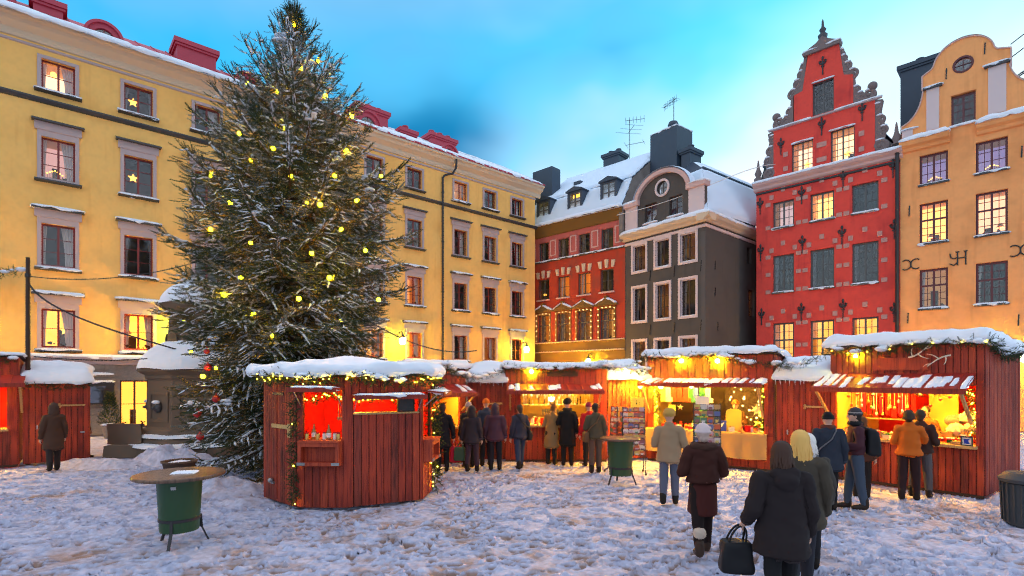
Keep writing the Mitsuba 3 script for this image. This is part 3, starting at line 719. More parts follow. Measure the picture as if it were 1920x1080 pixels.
quad_snow(hg, G, (4.2, 2.0, 14.75), (5.9, -0.1, 11.45), (3.6, 0.3, 11.5), (3.2, 2, 14.7), .12, 5); quad_snow(hg, G, (2.2, 1.9, 14.6), (2, .3, 11.5), (0.1, .2, 11.45), (1.6, 2, 14.6), .12, 6)
for x, z in ((2.55, 13.3), (3.6, 11.75), ):
    box_dormer(hg, GS, x, 0.42 if z < 12 else 1.35, z, .75, 1.0, 'white_paint', None, 1.3)
box_dormer(hg, GS, 6.6, 0.5, 12.0, .8, 1.1, 'white_paint', None, 1.4)
kb = chimney(hg, G, -0.55, 1.55, 3.2, 4.9, 14.2, 18.75, 'blue_grey_sheet', 0, cap=False)
add(kb, 'chimney_collar', MB().box(-0.65, 1.65, 3.1, 5.0, 15.6, 15.85), 'blue_grey_sheet', G)
add(kb, 'chimney_cowl', MB().lathe([(0.02, 19.5), (.28, 19.4), (.36, 19.2), (.22, 19.0), (.14, 18.75)], 12, (0.7, 4, 0)), 'blue_grey_sheet', G)
chimney(hg, G, 1.75, 2.4, 3.4, 4.6, 15, 17.0, 'blue_grey_sheet', 1, snow=False); chimney(hg, G, 4.4, 5.6, 9.0, 10.2, 14, 16.6, 'blue_grey_sheet', 2)
chimney(hd, D, -1.45, 0.45, 1.6, 2.6, 15, 18.2, 'blue_grey_sheet', 0, cap=False, snow=False); chimney(hd, D, 2.8, 4.15, 4.9, 6.0, 17, 19.3, 'blue_grey_sheet', 2)
add(hd, 'roof_hatch', MB().box(2.0, 2.6, 2.2, 2.8, 16.5, 16.75), 'blue_grey_sheet', D)


def antenna(fr, s, y, z0, z1, lab, big):
    k = thing('roof_antenna', lab, 'antenna', 'aerials on the far roofs')
    h = z1 - z0
    add(k, 'mast', MB().tube([(s, y, z0), (s, y, z1)], 0.022, 6), 'dark_metal', fr)
    for zz, a, n, L in ((z1 - .12, 0.5, 6, .42), (z1 - .95, -0.7, 3, 1.1), (z1 - 1.9, .3, 2, .7)) if big else ((z1 - .15, math.pi - .3, 8, .34),):
        m = MB(); d = np.array([math.cos(a), math.sin(a), 0]); e = np.array([-d[1], d[0], 0]); c = np.array([s, y, zz])
        m.tube([c - d * .3, c + d * 1.1], .018, 5)
        for i in range(n):
            q = c + d * (1.05 - 1.3 * i / max(1, n - 1)); l = L * (.6 + .4 * i / n)
            m.tube([q - e * l, q + e * l], .011, 4)
            if n > 5: m.tube([q + e * .0, q + [0, 0, .25]], .011, 4).tube([q, q - [0, 0, .25]], .011, 4)
        add(k, 'aerial', m, 'dark_metal', fr)


antenna(D, 5.0, 5.0, 18.3, 21.4, 'tall roof aerial on the ridge of the rust red house', True)
antenna(G, 0.75, 4.0, 19.4, 21.0, 'roof aerial standing on the big dark chimney', False)

# ======== the red stepped gable house
RO, RD = (14.2, 31.0), (1.01, -1.0)
E_ = Fr(RO, RD)
hr = thing('red_gable_house', 'tall red house with stepped scroll gable, stone blocks and black wall anchors', 'building')
rc = [(0.90, 2.02), (2.83, 3.98), (4.79, 5.95)]
rr = [(2.9, 5.44), (7.2, 9.27), (10.84, 12.3)]
rw = rect(0, 6.85, 0, 13.1)
for a, b in rc:
    for c, d in rr: rw = rw.difference(rect(a, b, c, d))
add(hr, 'wall', MB().poly(rw, 0, .34), 'red_plaster', E_)
add(hr, 'side_wall', MB().box(0.001, .34, .342, 10, 0, 13.6), 'red_plaster', E_)
gp = sg.Polygon([(0.95, 13.6), (0.95, 16.45), (2.02, 16.45), (2.02, 18.0), (2.45, 18.1), (2.72, 19.9), (4.2, 19.9), (4.42, 18.2), (4.85, 18.05), (4.85, 16.45), (5.8, 16.45), (5.8, 13.6)])
gh = gp
gwins = [(1.89, 2.98, 13.66, 15.35), (3.81, 4.92, 13.66, 15.45), (2.94, 3.97, 16.52, 18.3)]
for a, b, c, d in gwins: gh = gh.difference(rect(a, b, c, d))
add(hr, 'gable_wall', MB().poly(gh, 0, .34), 'red_plaster', E_)
PINK = (.75, 0.48, 0.30)
for i, (a, b) in enumerate(rc):
    for j, (c, d) in enumerate(rr):
        lit = {(0, 0): (.62, .32, 0.03), (1, 0): (.72, .40, .05), (2, 0): (.70, .38, .04), (1, 2): (.95, .55, .13), (0, 2): (0.24, .19, .20)}.get((i, j))
        k = window(hr, E_, a, b, c, d, 2, {0: [3, 2], 1: 5, 2: 3}[j] if j else [4, 2], 'grey_paint', lit, fw=.09, mull=.09, bar=.03, transom=c + (d - c) * .62 if j == 0 else None, panes=False, rng=R,
                   curtain=(.2, .2, 'curtain_grey') if j == 1 else None, lamp=('star', .62, .55, (2.4, 1.1, .1)) if (i, j) == (1, 2) else None)
        add(k, 'sill', MB().box(a - .04, b + .04, -0.09, -0.001, c - .1, c - .02), 'grey_paint', E_)
        strip_snow(k, E_, a - .03, b + .03, -0.09, -0.002, c - .02, 0.05, i * 3 + j, step=.1)
        for sx in (a - .24, b + .24):
            for t in (0.02, .5, .98) if j < 2 else (0.05, .95):
                add(hr, 'stone_block', MB().box(sx - .13, sx + .13, -0.035, -0.001, c + (d - c) * t - .11, c + (d - c) * t + .11), 'block_stone', E_)
        for sx, o in ((a - .05, .18), ((a + b) / 2, .52), (b + .05, .18)):
            add(hr, 'stone_block', MB().box(sx - .11, sx + .11, -0.04, -0.001, d + o, d + o + .26), 'block_stone', E_)
for i, (a, b, c, d) in enumerate(gwins):
    k = window(hr, E_, a, b, c, d, 2, 5, 'grey_paint', [PINK, (.85, .55, .28), None][i], fw=.07, mull=.07, bar=.028, panes=False, rng=R, lamp=('star', .6, .3, (2.4, 1.1, .1)) if i < 2 else None)
    strip_snow(k, E_, a, b, -0.07, -0.002, d + .01, 0.035, i, step=.1)
    if i < 2:
        for sx in (a - .3, b + .3):
            for z in (c + .4, c + 1.2): add(hr, 'stone_block', MB().box(sx - .12, sx + .12, -0.035, -0.001, z - .13, z + .13), 'block_stone', E_)
anchors(hr, E_, [(0.22, 12.3), (0.25, 9.6), (0.3, 5.9), (2.42, 12.4), (2.45, 9.7), (2.4, 6.0), (4.4, 12.8), (4.35, 9.85), (4.4, 6.0), (6.55, 12.75), (6.6, 9.7), (6.6, 5.6), (1.35, 15.4), (3.4, 15.85), (5.25, 16.0), (3.45, 19.1)], .95)
# cornice with snow, band
add(hr, 'cornice', MB().prof([(-0.001, 13.12), (-0.12, 13.2), (-0.12, 13.3), (-0.30, 13.42), (-0.36, 13.55), (0.34, 13.59), (.34, 13.12)], -0.12, 6.95), 'pink_stone', E_)
strip_snow(hr, E_, -0.12, 6.95, -0.38, -0.02, 13.57, .12, 8, 'cornice_snow')
add(hr, 'band', MB().prof([(-0.001, 12.92), (-0.07, 12.94), (-0.07, 13.02), (-0.001, 13.06)], 0, 6.85), 'black_metal', E_)
add(hr, 'gable_band', MB().prof([(-0.001, 16.36), (-0.10, 16.38), (-0.10, 16.46), (-.001, 16.5)], 0.7, 6.1), 'pale_stone', E_)
strip_snow(hr, E_, 0.7, 2.9, -0.12, -0.003, 16.47, .05, 9, 'gable_snow', step=.1); strip_snow(hr, E_, 4.0, 6.1, -0.12, -0.003, 16.47, .05, 10, 'gable_snow', step=.1)


def volute(mb, cx, cz, r, sgn, turns=1.4, w=.12, y=.0, a0=-90):
    p = []
    for t in np.linspace(0, 1, 26):
        a = math.radians(a0) + sgn * t * turns * 2 * math.pi
        q = r * (1 - .78 * t)
        p.append((cx + q * math.cos(a), y, cz + q * math.sin(a)))
    mb.tube(p, np.linspace(w, w * .55, 26), 7, 1.0)
    mb.ball((cx, y - .02, cz), (w * .9, w * .9, w * .9), 1)


for sx in (-1, 1):
    X = (lambda v: 3.375 + sx * v)
    for parts in ([(2.62, 14.0, .36, 1), (2.78, 14.75, .26, -1), (2.60, 15.35, .24, 1), (2.52, 15.95, .26, -1)], [(2.15, 16.75, .30, 1), (1.78, 16.85, .22, -1), (1.58, 17.25, .20, 1)], [(1.42, 18.15, .26, 1), (1.22, 18.6, .26, -1), (1.02, 19.1, .18, 1), (0.95, 19.5, .14, -1)]):
        m = MB(); s = MB()
        prev = None
        for v, z, r, d in parts:
            volute(m, X(v), z, r, d * sx, w=r * .34, y=.08)
            if prev is not None: m.tube(bez([(X(prev[0]), .1, prev[1]), (X((prev[0] + v) / 2 + .12), .1, (prev[1] + z) / 2), (X(v), .1, z)], 8), .10, 6)
            s.ball((X(v), .07, z + r * .92), (r * .62, .11, .06), 1)
            prev = (v, z)
        k = add(hr, 'scroll_ornament', m, 'scroll_stone', E_, smooth=40)
        add(k, 'snow', s, 'snow', E_, smooth=True, kind='stuff')
    back = sg.Polygon([(X(2.4), 13.6), (X(2.95), 13.65), (X(2.72), 14.6), (X(2.6), 15.5), (X(2.75), 16.3), (X(2.4), 16.4)]).buffer(0).union(sg.Polygon([(X(1.4), 16.5), (X(2.3), 16.5), (X(1.75), 16.8), (X(1.55), 17.5), (X(1.5), 18.1), (X(1.4), 18.1)]).buffer(0)).union(sg.Polygon([(X(.9), 18.1), (X(1.5), 18.0), (X(1.2), 18.5), (X(.95), 19.3), (X(.85), 19.9), (X(.7), 19.9)]).buffer(0))
    add(hr, 'gable_edging', MB().poly(back, .02, .32), 'scroll_stone', E_)
    add(hr, 'ball_finial', MB().ball((X(2.3), .1, 17.15), .22, 2).lathe([(.2, 16.5), (.1, 16.7), (.08, 16.95)], 10, (X(2.3), .1, 0)), 'scroll_stone', E_, smooth=True)
    add(hr, 'spire_finial', MB().lathe([(.22, 13.6), (.24, 13.9), (.12, 14.0), (.2, 14.2), (.1, 14.45), (.04, 14.9), (.01, 15.0)], 10, (X(3.3), .1, 0)), 'scroll_stone', E_, smooth=True)
add(hr, 'gable_top', MB().poly(sg.Polygon([(2.5, 19.9), (4.25, 19.9), (4.3, 20.05), (3.75, 20.35), (3.45, 20.62), (3.15, 20.35), (2.45, 20.05)]), -.14, .36), 'scroll_stone', E_)
add(hr, 'top_finial', MB().lathe([(.18, 20.5), (.24, 20.75), (.1, 20.9), (.17, 21.05), (.07, 21.2), (.05, 21.5), (.01, 21.62)], 12, (3.42, .1, 0)), 'dark_metal', E_, smooth=True)
for a, b in ((2.5, 3.2), (3.62, 4.28)): strip_snow(hr, E_, a, b, -.14, .34, 20.12, .10, 4, 'gable_snow')
rm = MB().raw([[.9, .34, 16.2], [3.4, .34, 18.6], [3.4, 12, 18.6], [.0, 12, 13.6], [0, .34, 13.6]], [[0, 1, 2, 2], [0, 2, 3, 4]]).raw([[6.2, .34, 14.4], [3.4, .34, 18.6], [3.4, 12, 18.6], [6.85, 12, 13.6], [6.85, .34, 13.6]], [[0, 1, 2, 2], [0, 2, 3, 4]])
add(hr, 'roof', rm, 'blue_grey_sheet', E_)
quad_snow(hr, E_, (6.85, .4, 13.7), (3.5, .4, 18.5), (3.5, 12, 18.5), (6.85, 12, 13.7), .1, 3)
add(hr, 'drainpipe', MB().tube([(6.74, -.13, 13.4), (6.74, -.13, .3)], .085, 8).lathe([(.1, 13.3), (.2, 13.75), (.22, 13.8)], 8, (6.74, -.13, 0)), 'black_metal', E_, smooth=40)

# ======== the orange house
OO, OD = (19.06, 26.18), (1.01, -1.0)
O_ = Fr(OO, OD)
ho = thing('orange_gable_house', 'orange plastered house with curved bell gable, maroon windows and snowy cornices', 'building')
oc = [(0.75, 1.82), (2.80, 3.87), (5.0, 6.05), (7.2, 8.3), (9.4, 10.5), (11.6, 12.7)]
orow = [(2.0, 4.0), (5.67, 7.52), (8.78, 10.68), (11.6, 13.0)]
ow = rect(0, 14.5, 0, 14.0)
for a, b in oc:
    for c, d in orow: ow = ow.difference(rect(a, b, c, d))
right = lambda x: 4.72 - x
og = [(0.05, 13.99), (0.08, 14.55)] + [(p[0], p[1]) for p in bez([(.08, 14.6), (.55, 14.75), (.85, 15.3), (.92, 16.1)], 10)] + [(.88, 16.15), (.88, 16.75), (1.22, 16.95)] + [(2.36 + 1.06 * math.cos(t), 16.95 + .98 * math.sin(t)) for t in np.radians(np.linspace(172, 8, 22))]
og += [(3.5, 16.95), (3.95, 16.8), (3.95, 16.15), (3.9, 16.1)] + [tuple(p) for p in bez([(3.9, 16.1), (4.0, 15.5), (4.35, 15.1), (4.9, 14.9)], 10)] + [(4.9, 14.0)]
gob = sg.Polygon(og).buffer(0)
gob2 = gob.difference(rect(1.93, 2.80, 14.0, 15.45)).difference(sg.Polygon(arc(2.36, 16.75, .33, 0, 360, 28, .33)[:-1]))
ow = ow.difference(rect(1.93, 2.80, 13.98, 15.4))
add(ho, 'wall', MB().poly(ow, 0, .34), 'orange_plaster', O_)
add(ho, 'gable_wall', MB().poly(gob2, 0.0, .32), 'orange_plaster', O_)
edge = gob.buffer(.05).difference(gob).difference(rect(-1, 10, 13, 14.5))
add(ho, 'gable_coping', MB().poly(edge, -.06, .36), 'pink_stone', O_)
cs = MB()
arcp = [(x, z) for x, z in og[2:-1]]
for seg in (arcp[13:35], arcp[2:11], arcp[-10:]):
    P = np.array([[(x, y, z + .06 + .05 * math.sin(math.pi * (y + .1) / .5)) for x, z in seg] for y in np.linspace(-.09, .38, 5)]); cs.grid(P)
add(ho, 'coping_snow', cs, 'snow', O_, smooth=True)
for a, b, z0, z1 in ((1.02, 1.5, 14.1, 16.05), (3.22, 3.82, 14.1, 16.2)):
    add(ho, 'pilaster', MB().box(a, b, -.05, -.001, z0, z1), 'white_trim', O_)
    add(ho, 'pilaster_cap', MB().box(a - .12, b + .12, -.16, -.001, z1, z1 + .1), 'dark_metal', O_)
    strip_snow(ho, O_, a - .12, b + .12, -.16, -.005, z1 + .1, .07, 3, step=.1)
add(ho, 'pilaster', MB().box(0.08, .5, -.05, -.001, 14.0, 14.4), 'white_trim', O_); strip_snow(ho, O_, .02, .7, -.12, -.005, 14.42, .06, 3)
cand = ('candles', .5, .16, (3, 1.5, .15))
for i, (a, b) in enumerate(oc):
    for j, (c, d) in enumerate(orow):
        lit = {(0, 2): (.80, .42, .10), (1, 2): (.60, .36, .2), (0, 3): (.07, .07, .17), (1, 3): (.07, .07, .17), (0, 1): (0.13, .06, .015)}.get((i, j))
        k = window(ho, O_, a, b, c, d, 2, {3: 3, 2: [2, 3], 1: [2, 3], 0: 2}[j] if j in (3, 0) else [3, 2], 'dark_maroon_paint', lit, fw=.09, mull=.08, bar=.026, transom=None if j in (3, 0) else c + (d - c) * .58, panes=False, rng=R,
                   lamp=cand if j == 3 else ('shade', .35 if i == 0 else .75, .22, (9, .5, .2)) if j == 2 else None, curtain=(.2, .0, 'curtain_white') if j < 2 else None)
        add(k, 'sill', MB().box(a - .05, b + .05, -0.10, -0.001, c - .1, c - .02), 'dark_metal', O_)
        strip_snow(k, O_, a - .05, b + .05, -0.10, -0.002, c - .02, 0.04 + .03 * (j < 2), i * 3 + j, step=.1)
k = window(ho, O_, 1.93, 2.80, 14.0, 15.4, 2, 4, 'dark_maroon_paint', fw=.08, mull=.08, bar=.026, panes=False, rng=R)
strip_snow(k, O_, 1.9, 2.83, -.1, -.002, 13.99, .07, 2, step=.1)
k = add(ho, 'oval_window', MB().poly(sg.Polygon(arc(2.36, 16.75, .38, 0, 360, 30, .38)[:-1]).difference(sg.Polygon(arc(2.36, 16.75, .30, 0, 360, 30, .30)[:-1])), -.03, .1), 'dark_maroon_paint', O_)
add(k, 'pane', MB().poly(sg.Polygon(arc(2.36, 16.75, .31, 0, 360, 28)[:-1]), .06, .07), 'glass', O_)
add(k, 'frame', MB().bar((2.36, .04, 16.45), (2.36, .04, 17.05), .03).bar((2.06, .04, 16.75), (2.66, .04, 16.75), .03), 'dark_maroon_paint', O_)
add(k, 'room', MB().box(1.9, 2.8, .5, .52, 16.3, 17.2), 'room_dark', O_)
for a, b in ((0.0, 1.9), (2.84, 14.5)):
    add(ho, 'cornice', MB().prof([(-.001, 13.28), (-.12, 13.32), (-.16, 13.45), (-.32, 13.55), (-.38, 13.7), (-.38, 13.78), (-.001, 13.80)], a, b), 'orange_plaster', O_)
    strip_snow(ho, O_, a, b, -.42, -.01, 13.79, .20, 5, 'cornice_snow', lump=.45)
    add(ho, 'lower_roof', MB().raw([[a, -.3, 13.82], [b, -.3, 13.82], [b, 1.2, 14.6], [a, 1.2, 14.6]], [[0, 1, 2, 3]]) if a > 2 else MB().box(a, b, -.36, -.02, 13.801, 13.83), 'blue_grey_sheet', O_)
quad_snow(ho, O_, (4.95, -.3, 13.84), (14.5, -.3, 13.84), (14.5, 3, 15.6), (4.95, 3, 15.6), .12, 5)
rm = MB().raw([[.1, .3, 13.9], [2.4, .3, 17.2], [2.4, 10, 17.2], [.1, 10, 13.9]], [[0, 1, 2, 3]]).raw([[4.6, .3, 13.9], [2.4, .3, 17.2], [2.4, 10, 17.2], [4.6, 10, 13.9]], [[0, 1, 2, 3]]).raw([[4.9, .0, 14.6], [14.5, .0, 14.6], [14.5, 6, 17], [4.9, 6, 17]], [[0, 1, 2, 3]])
add(ho, 'end_wall', MB().box(14.2, 14.499, .342, 8, 0, 13.9), 'orange_plaster', O_)
add(ho, 'roof', rm, 'blue_grey_sheet', O_)
chimney(ho, O_, -.30, 1.2, 2.0, 3.2, 13.9, 18.55, 'blue_grey_sheet', 1, snow=False)
# curled black iron anchors that read as letters
def glyph(house, fr, x, z, strokes, s=.3):
    m = MB()
    for st in strokes: m.tube([(x + a * s, -.035, z + b * s) for a, b in st], .028, 6)
    add(house, 'iron_monogram', m, 'black_metal', fr)


CC = [[(-.15 - .75 * math.cos(t), .75 * math.sin(t)) for t in np.linspace(2.5 + math.pi, -2.5 + math.pi, 12)], [(.15 - .75 * math.cos(t), .75 * math.sin(t)) for t in np.linspace(-2.5, 2.5, 12)]]
CC = [[(.1 - .7 + .7 * math.cos(t), .8 * math.sin(t)) for t in np.linspace(-2.2, 2.2, 12)], [(.75 - .7 * math.cos(t) , .8 * math.sin(t)) for t in np.linspace(-2.2, 2.2, 12)]]
HH = [[(-.9, .8), (-.8, .2), (-.45, 0), (-.1, .2)], [(-.1, .9), (-.1, -.9)], [(-.1, -.5), (-.5, -.9), (-.9, -.6)], [(.75, .95), (.75, -.95)], [(-.1, .05), (.75, .05)], [(-.3, .9), (.1, .9)], [(.55, .9), (.95, .9)]]
glyph(ho, O_, .40, 7.84, CC); glyph(ho, O_, 2.2, 7.85, HH, .34); glyph(ho, O_, 4.25, 7.88, CC)
for x, z in ((.35, 10.2), (.3, 5.0), (4.3, 11.9), (1.75, 16.3), (3.1, 16.9), (4.2, 4.6)): add(ho, 'wall_anchor', MB().bar((x, -.02, z), (x + .02, -.02, z + .5), .045), 'black_metal', O_)
# roof ladder rail and wires behind the orange gable
k = thing('roof_ladder', 'iron roof ladder climbing behind the orange bell gable', 'ladder')
for q in (0, .35): add(k, 'rail', MB().tube([(3.9, .8 + q, 15.7 + q * .2), (7.5, 1.6 + q, 18.0)], .03, 5), 'black_metal', O_)
for t in np.linspace(.05, .95, 14): add(k, 'rung', MB().bar((3.9 + 3.6 * t, .8 + .8 * t, 15.7 + 2.3 * t), (3.9 + 3.6 * t, 1.15 + .8 * t, 15.77 + 2.25 * t), .025), 'black_metal', O_)
for i, zz in enumerate((16.6, 17.2)):
    add(thing('roof_wire', ['lower', 'upper'][i] + ' cable running up from the shoulder of the orange gable', 'cable'), None, MB().tube([(3.95, .3, zz - .1), (8, .3, zz + 2.4)], .022, 5), 'black_metal', O_)
# ---------------------------------------------------------------- the ground: trampled snow
def ground_h(x, y, rng=np.random.default_rng(8)):
    q = np.stack([x, y, 0 * x], -1)
    return 0.05 * (meshkit.fbm(q * 0.7, 3, 2) - .5) + 0.040 * (meshkit.fbm(q * 3.2, 4, 3) - .5)


def make_ground():
    st = 0.029
    xs, ys = np.arange(-14.5, 13.5, st), np.arange(3.4, 16.2, st)
    gx, gy = np.meshgrid(xs, ys, indexing='ij')
    h = ground_h(gx, gy)
    rng = np.random.default_rng(21)
    def stamp(x, y, a, d, l, w, k=.5):
        r = int(.26 / st) + 1
        i, j = int((x - xs[0]) / st), int((y - ys[0]) / st)
        i0, i1, j0, j1 = max(0, i - r), min(len(xs), i + r + 1), max(0, j - r), min(len(ys), j + r + 1)
        if i1 <= i0 or j1 <= j0: return
        dx, dy = gx[i0:i1, j0:j1] - x, gy[i0:i1, j0:j1] - y
        u, v = dx * math.cos(a) + dy * math.sin(a), -dx * math.sin(a) + dy * math.cos(a)
        e = np.sqrt((u / l) ** 2 + (v / w) ** 2)
        h[i0:i1, j0:j1] += -d * np.clip(1.25 - e ** 4, 0, 1) + d * k * np.exp(-((e - 1.3) / .25) ** 2)

    for _ in range(430):
        x, y, a = rng.uniform(xs[0], xs[-1]), 3.2 + 12.6 * rng.uniform(0, 1) ** 1.3, rng.uniform(0, 6.28)
        for s in range(rng.integers(6, 26)):
            a += rng.normal(0, .10); x += .62 * math.cos(a); y += .62 * math.sin(a)
            sd = .10 if s % 2 else -.10
            px, py, pa = x - sd * math.sin(a), y + sd * math.cos(a), a + rng.normal(0, .12) + sd * 1.2
            d = rng.uniform(.022, .06)
            stamp(px + .07 * math.cos(pa), py + .07 * math.sin(pa), pa, d, .10, .052)
            stamp(px - .09 * math.cos(pa), py - .09 * math.sin(pa), pa, d * 1.1, .048, .042, .35)
    for _ in range(2600):
        stamp(rng.uniform(xs[0], xs[-1]), 3.4 + 12.6 * rng.uniform(0, 1) ** 1.25, rng.uniform(0, 6.28), rng.uniform(.012, .045), rng.uniform(.06, .16), rng.uniform(.04, .08))
    for _ in range(1800):
        stamp(rng.uniform(xs[0], xs[-1]), 3.4 + 12.6 * rng.uniform(0, 1) ** 1.25, rng.uniform(0, 6.28), -rng.uniform(.012, .04), rng.uniform(.035, .08), rng.uniform(.03, .05), 0)
    h += .020 * (meshkit.fbm(np.stack([gx, gy, 0 * gx], -1) * 13, 3, 9) - .5)
    fade = np.minimum.reduce([gx - xs[0], xs[-1] - gx, gy - ys[0], ys[-1] - gy]) / 1.0
    h = h * np.clip(fade, 0, 1) - .02
    mb = MB().grid(np.stack([gx, gy, h], -1))
    x0, x1, y0, y1, B = xs[0], xs[-1], ys[0], ys[-1], 400.0
    z = -.02
    mb.raw([[-B, -B, z], [B, -B, z], [B, y0, z], [-B, y0, z]], [[0, 1, 2, 3]]).raw([[-B, y1, z], [B, y1, z], [B, B, z], [-B, B, z]], [[0, 1, 2, 3]])
    mb.raw([[-B, y0, z], [x0, y0, z], [x0, y1, z], [-B, y1, z]], [[0, 1, 2, 3]]).raw([[x1, y0, z], [B, y0, z], [B, y1, z], [x1, y1, z]], [[0, 1, 2, 3]])
    labels['ground'] = {'label': 'trampled snow of the market square with footprints and brown slush', 'kind': 'structure'}
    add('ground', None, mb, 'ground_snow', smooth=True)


make_ground()
# ---------------------------------------------------------------- the Christmas tree
NR = np.random.default_rng(5)


def twig_proto(seed, n=26, L=.26, needle=.056, w=.012):
    """A bottle-brush spruce twig along +x: (v, f)."""
    r = np.random.default_rng(seed); mb = MB()
    mb.tube([[0, 0, 0], [L * .5, 0, .01], [L, 0, .035]], [.007, .006, .003], 3, caps=False)
    t = np.sort(r.uniform(0.06, 1, n)); a = r.uniform(0, 2 * math.pi, n)
    v, f = [], []
    for i in range(n):
        c = np.array([t[i] * L, 0, .035 * t[i] ** 2])
        ln = needle * (1.05 - .45 * t[i]) * r.uniform(.8, 1.15)
        d = np.array([.62 + .25 * t[i], .80 * math.cos(a[i]), .80 * math.sin(a[i]) * .8 + .10]); d /= np.linalg.norm(d)
        s = np.cross(d, [math.cos(a[i] * 3), math.sin(a[i] * 2), .5]); s /= np.linalg.norm(s)
        k = len(v); v += [c - s * w / 2, c + s * w / 2, c + d * ln]; f.append([k, k + 1, k + 2])
    mb.raw(v, f)
    return mb.arrays()


TWIGS = [twig_proto(s) for s in range(6)]
TWIGS_FAR = [twig_proto(s + 50, 12, .16, .045, .012) for s in range(4)]


def scatter(protos, pos, dirs, up, scale, rng):
    """Copies of the prototypes at pos, +x turned to dirs: one (v, f)."""
    pos, d = np.asarray(pos), np.asarray(dirs, float)
    d = d / (np.linalg.norm(d, axis=1, keepdims=True) + 1e-9)
    s = np.cross(np.asarray(up), d); s /= np.linalg.norm(s, axis=1, keepdims=True) + 1e-9
    u = np.cross(d, s)
    Rm = np.stack([d, s, u], 2) * np.asarray(scale)[:, None, None]
    pick = rng.integers(0, len(protos), len(pos)); V, F, n = [], [], 0
    for i, (v, f) in enumerate(protos):
        m = pick == i
        if not m.any(): continue
        vv = (np.einsum('kij,nj->kni', Rm[m], v) + pos[m][:, None]).reshape(-1, 3)
        ff = (f[None] + (np.arange(m.sum()) * len(v))[:, None, None]).reshape(-1, 3)
        V.append(vv); F.append(ff + n); n += len(vv)
    return np.vstack(V), np.vstack(F)


mat('spruce', (0.028, 0.047, 0.014), 0.6, 0.3)
mat('spruce_olive', (0.070, 0.060, 0.018), 0.6, 0.3)
mat('spruce_frosted', (0.20, 0.20, 0.165), 0.8, 0.2)
mat('bark', (0.075, 0.045, 0.03), 0.9, 0.1)
KIOSK = [(-4.74, 10.2), (-3.77, 9.35), (-2.93, 9.31), (-1.69, 9.96), (-1.63, 10.75), (-2.5, 11.75), (-4.1, 11.6)]
KP = sg.Polygon(KIOSK).buffer(.35)
TC = np.array([-5.55, 13.6])
tree = thing('fir_tree', 'tall snow dusted Christmas fir hung with warm light bulbs, rising behind the octagonal kiosk', 'tree')
tk = MB().tube([[TC[0], TC[1], z] for z in (0, 1, 3, 6, 9, 11.2, 11.9)], [.21, .19, .16, .12, .07, .03, .01], 10)
add(tree, 'trunk', tk, 'bark', smooth=True)


def tree_radius(z):
    return np.interp(z, [0.3, 1.2, 2.2, 3.2, 4.4, 5.6, 6.7, 7.8, 9.0, 10.3, 11.3, 11.9], [1.6, 2.25, 2.4, 2.5, 2.72, 2.88, 2.38, 1.85, 1.20, .56, .16, .02])


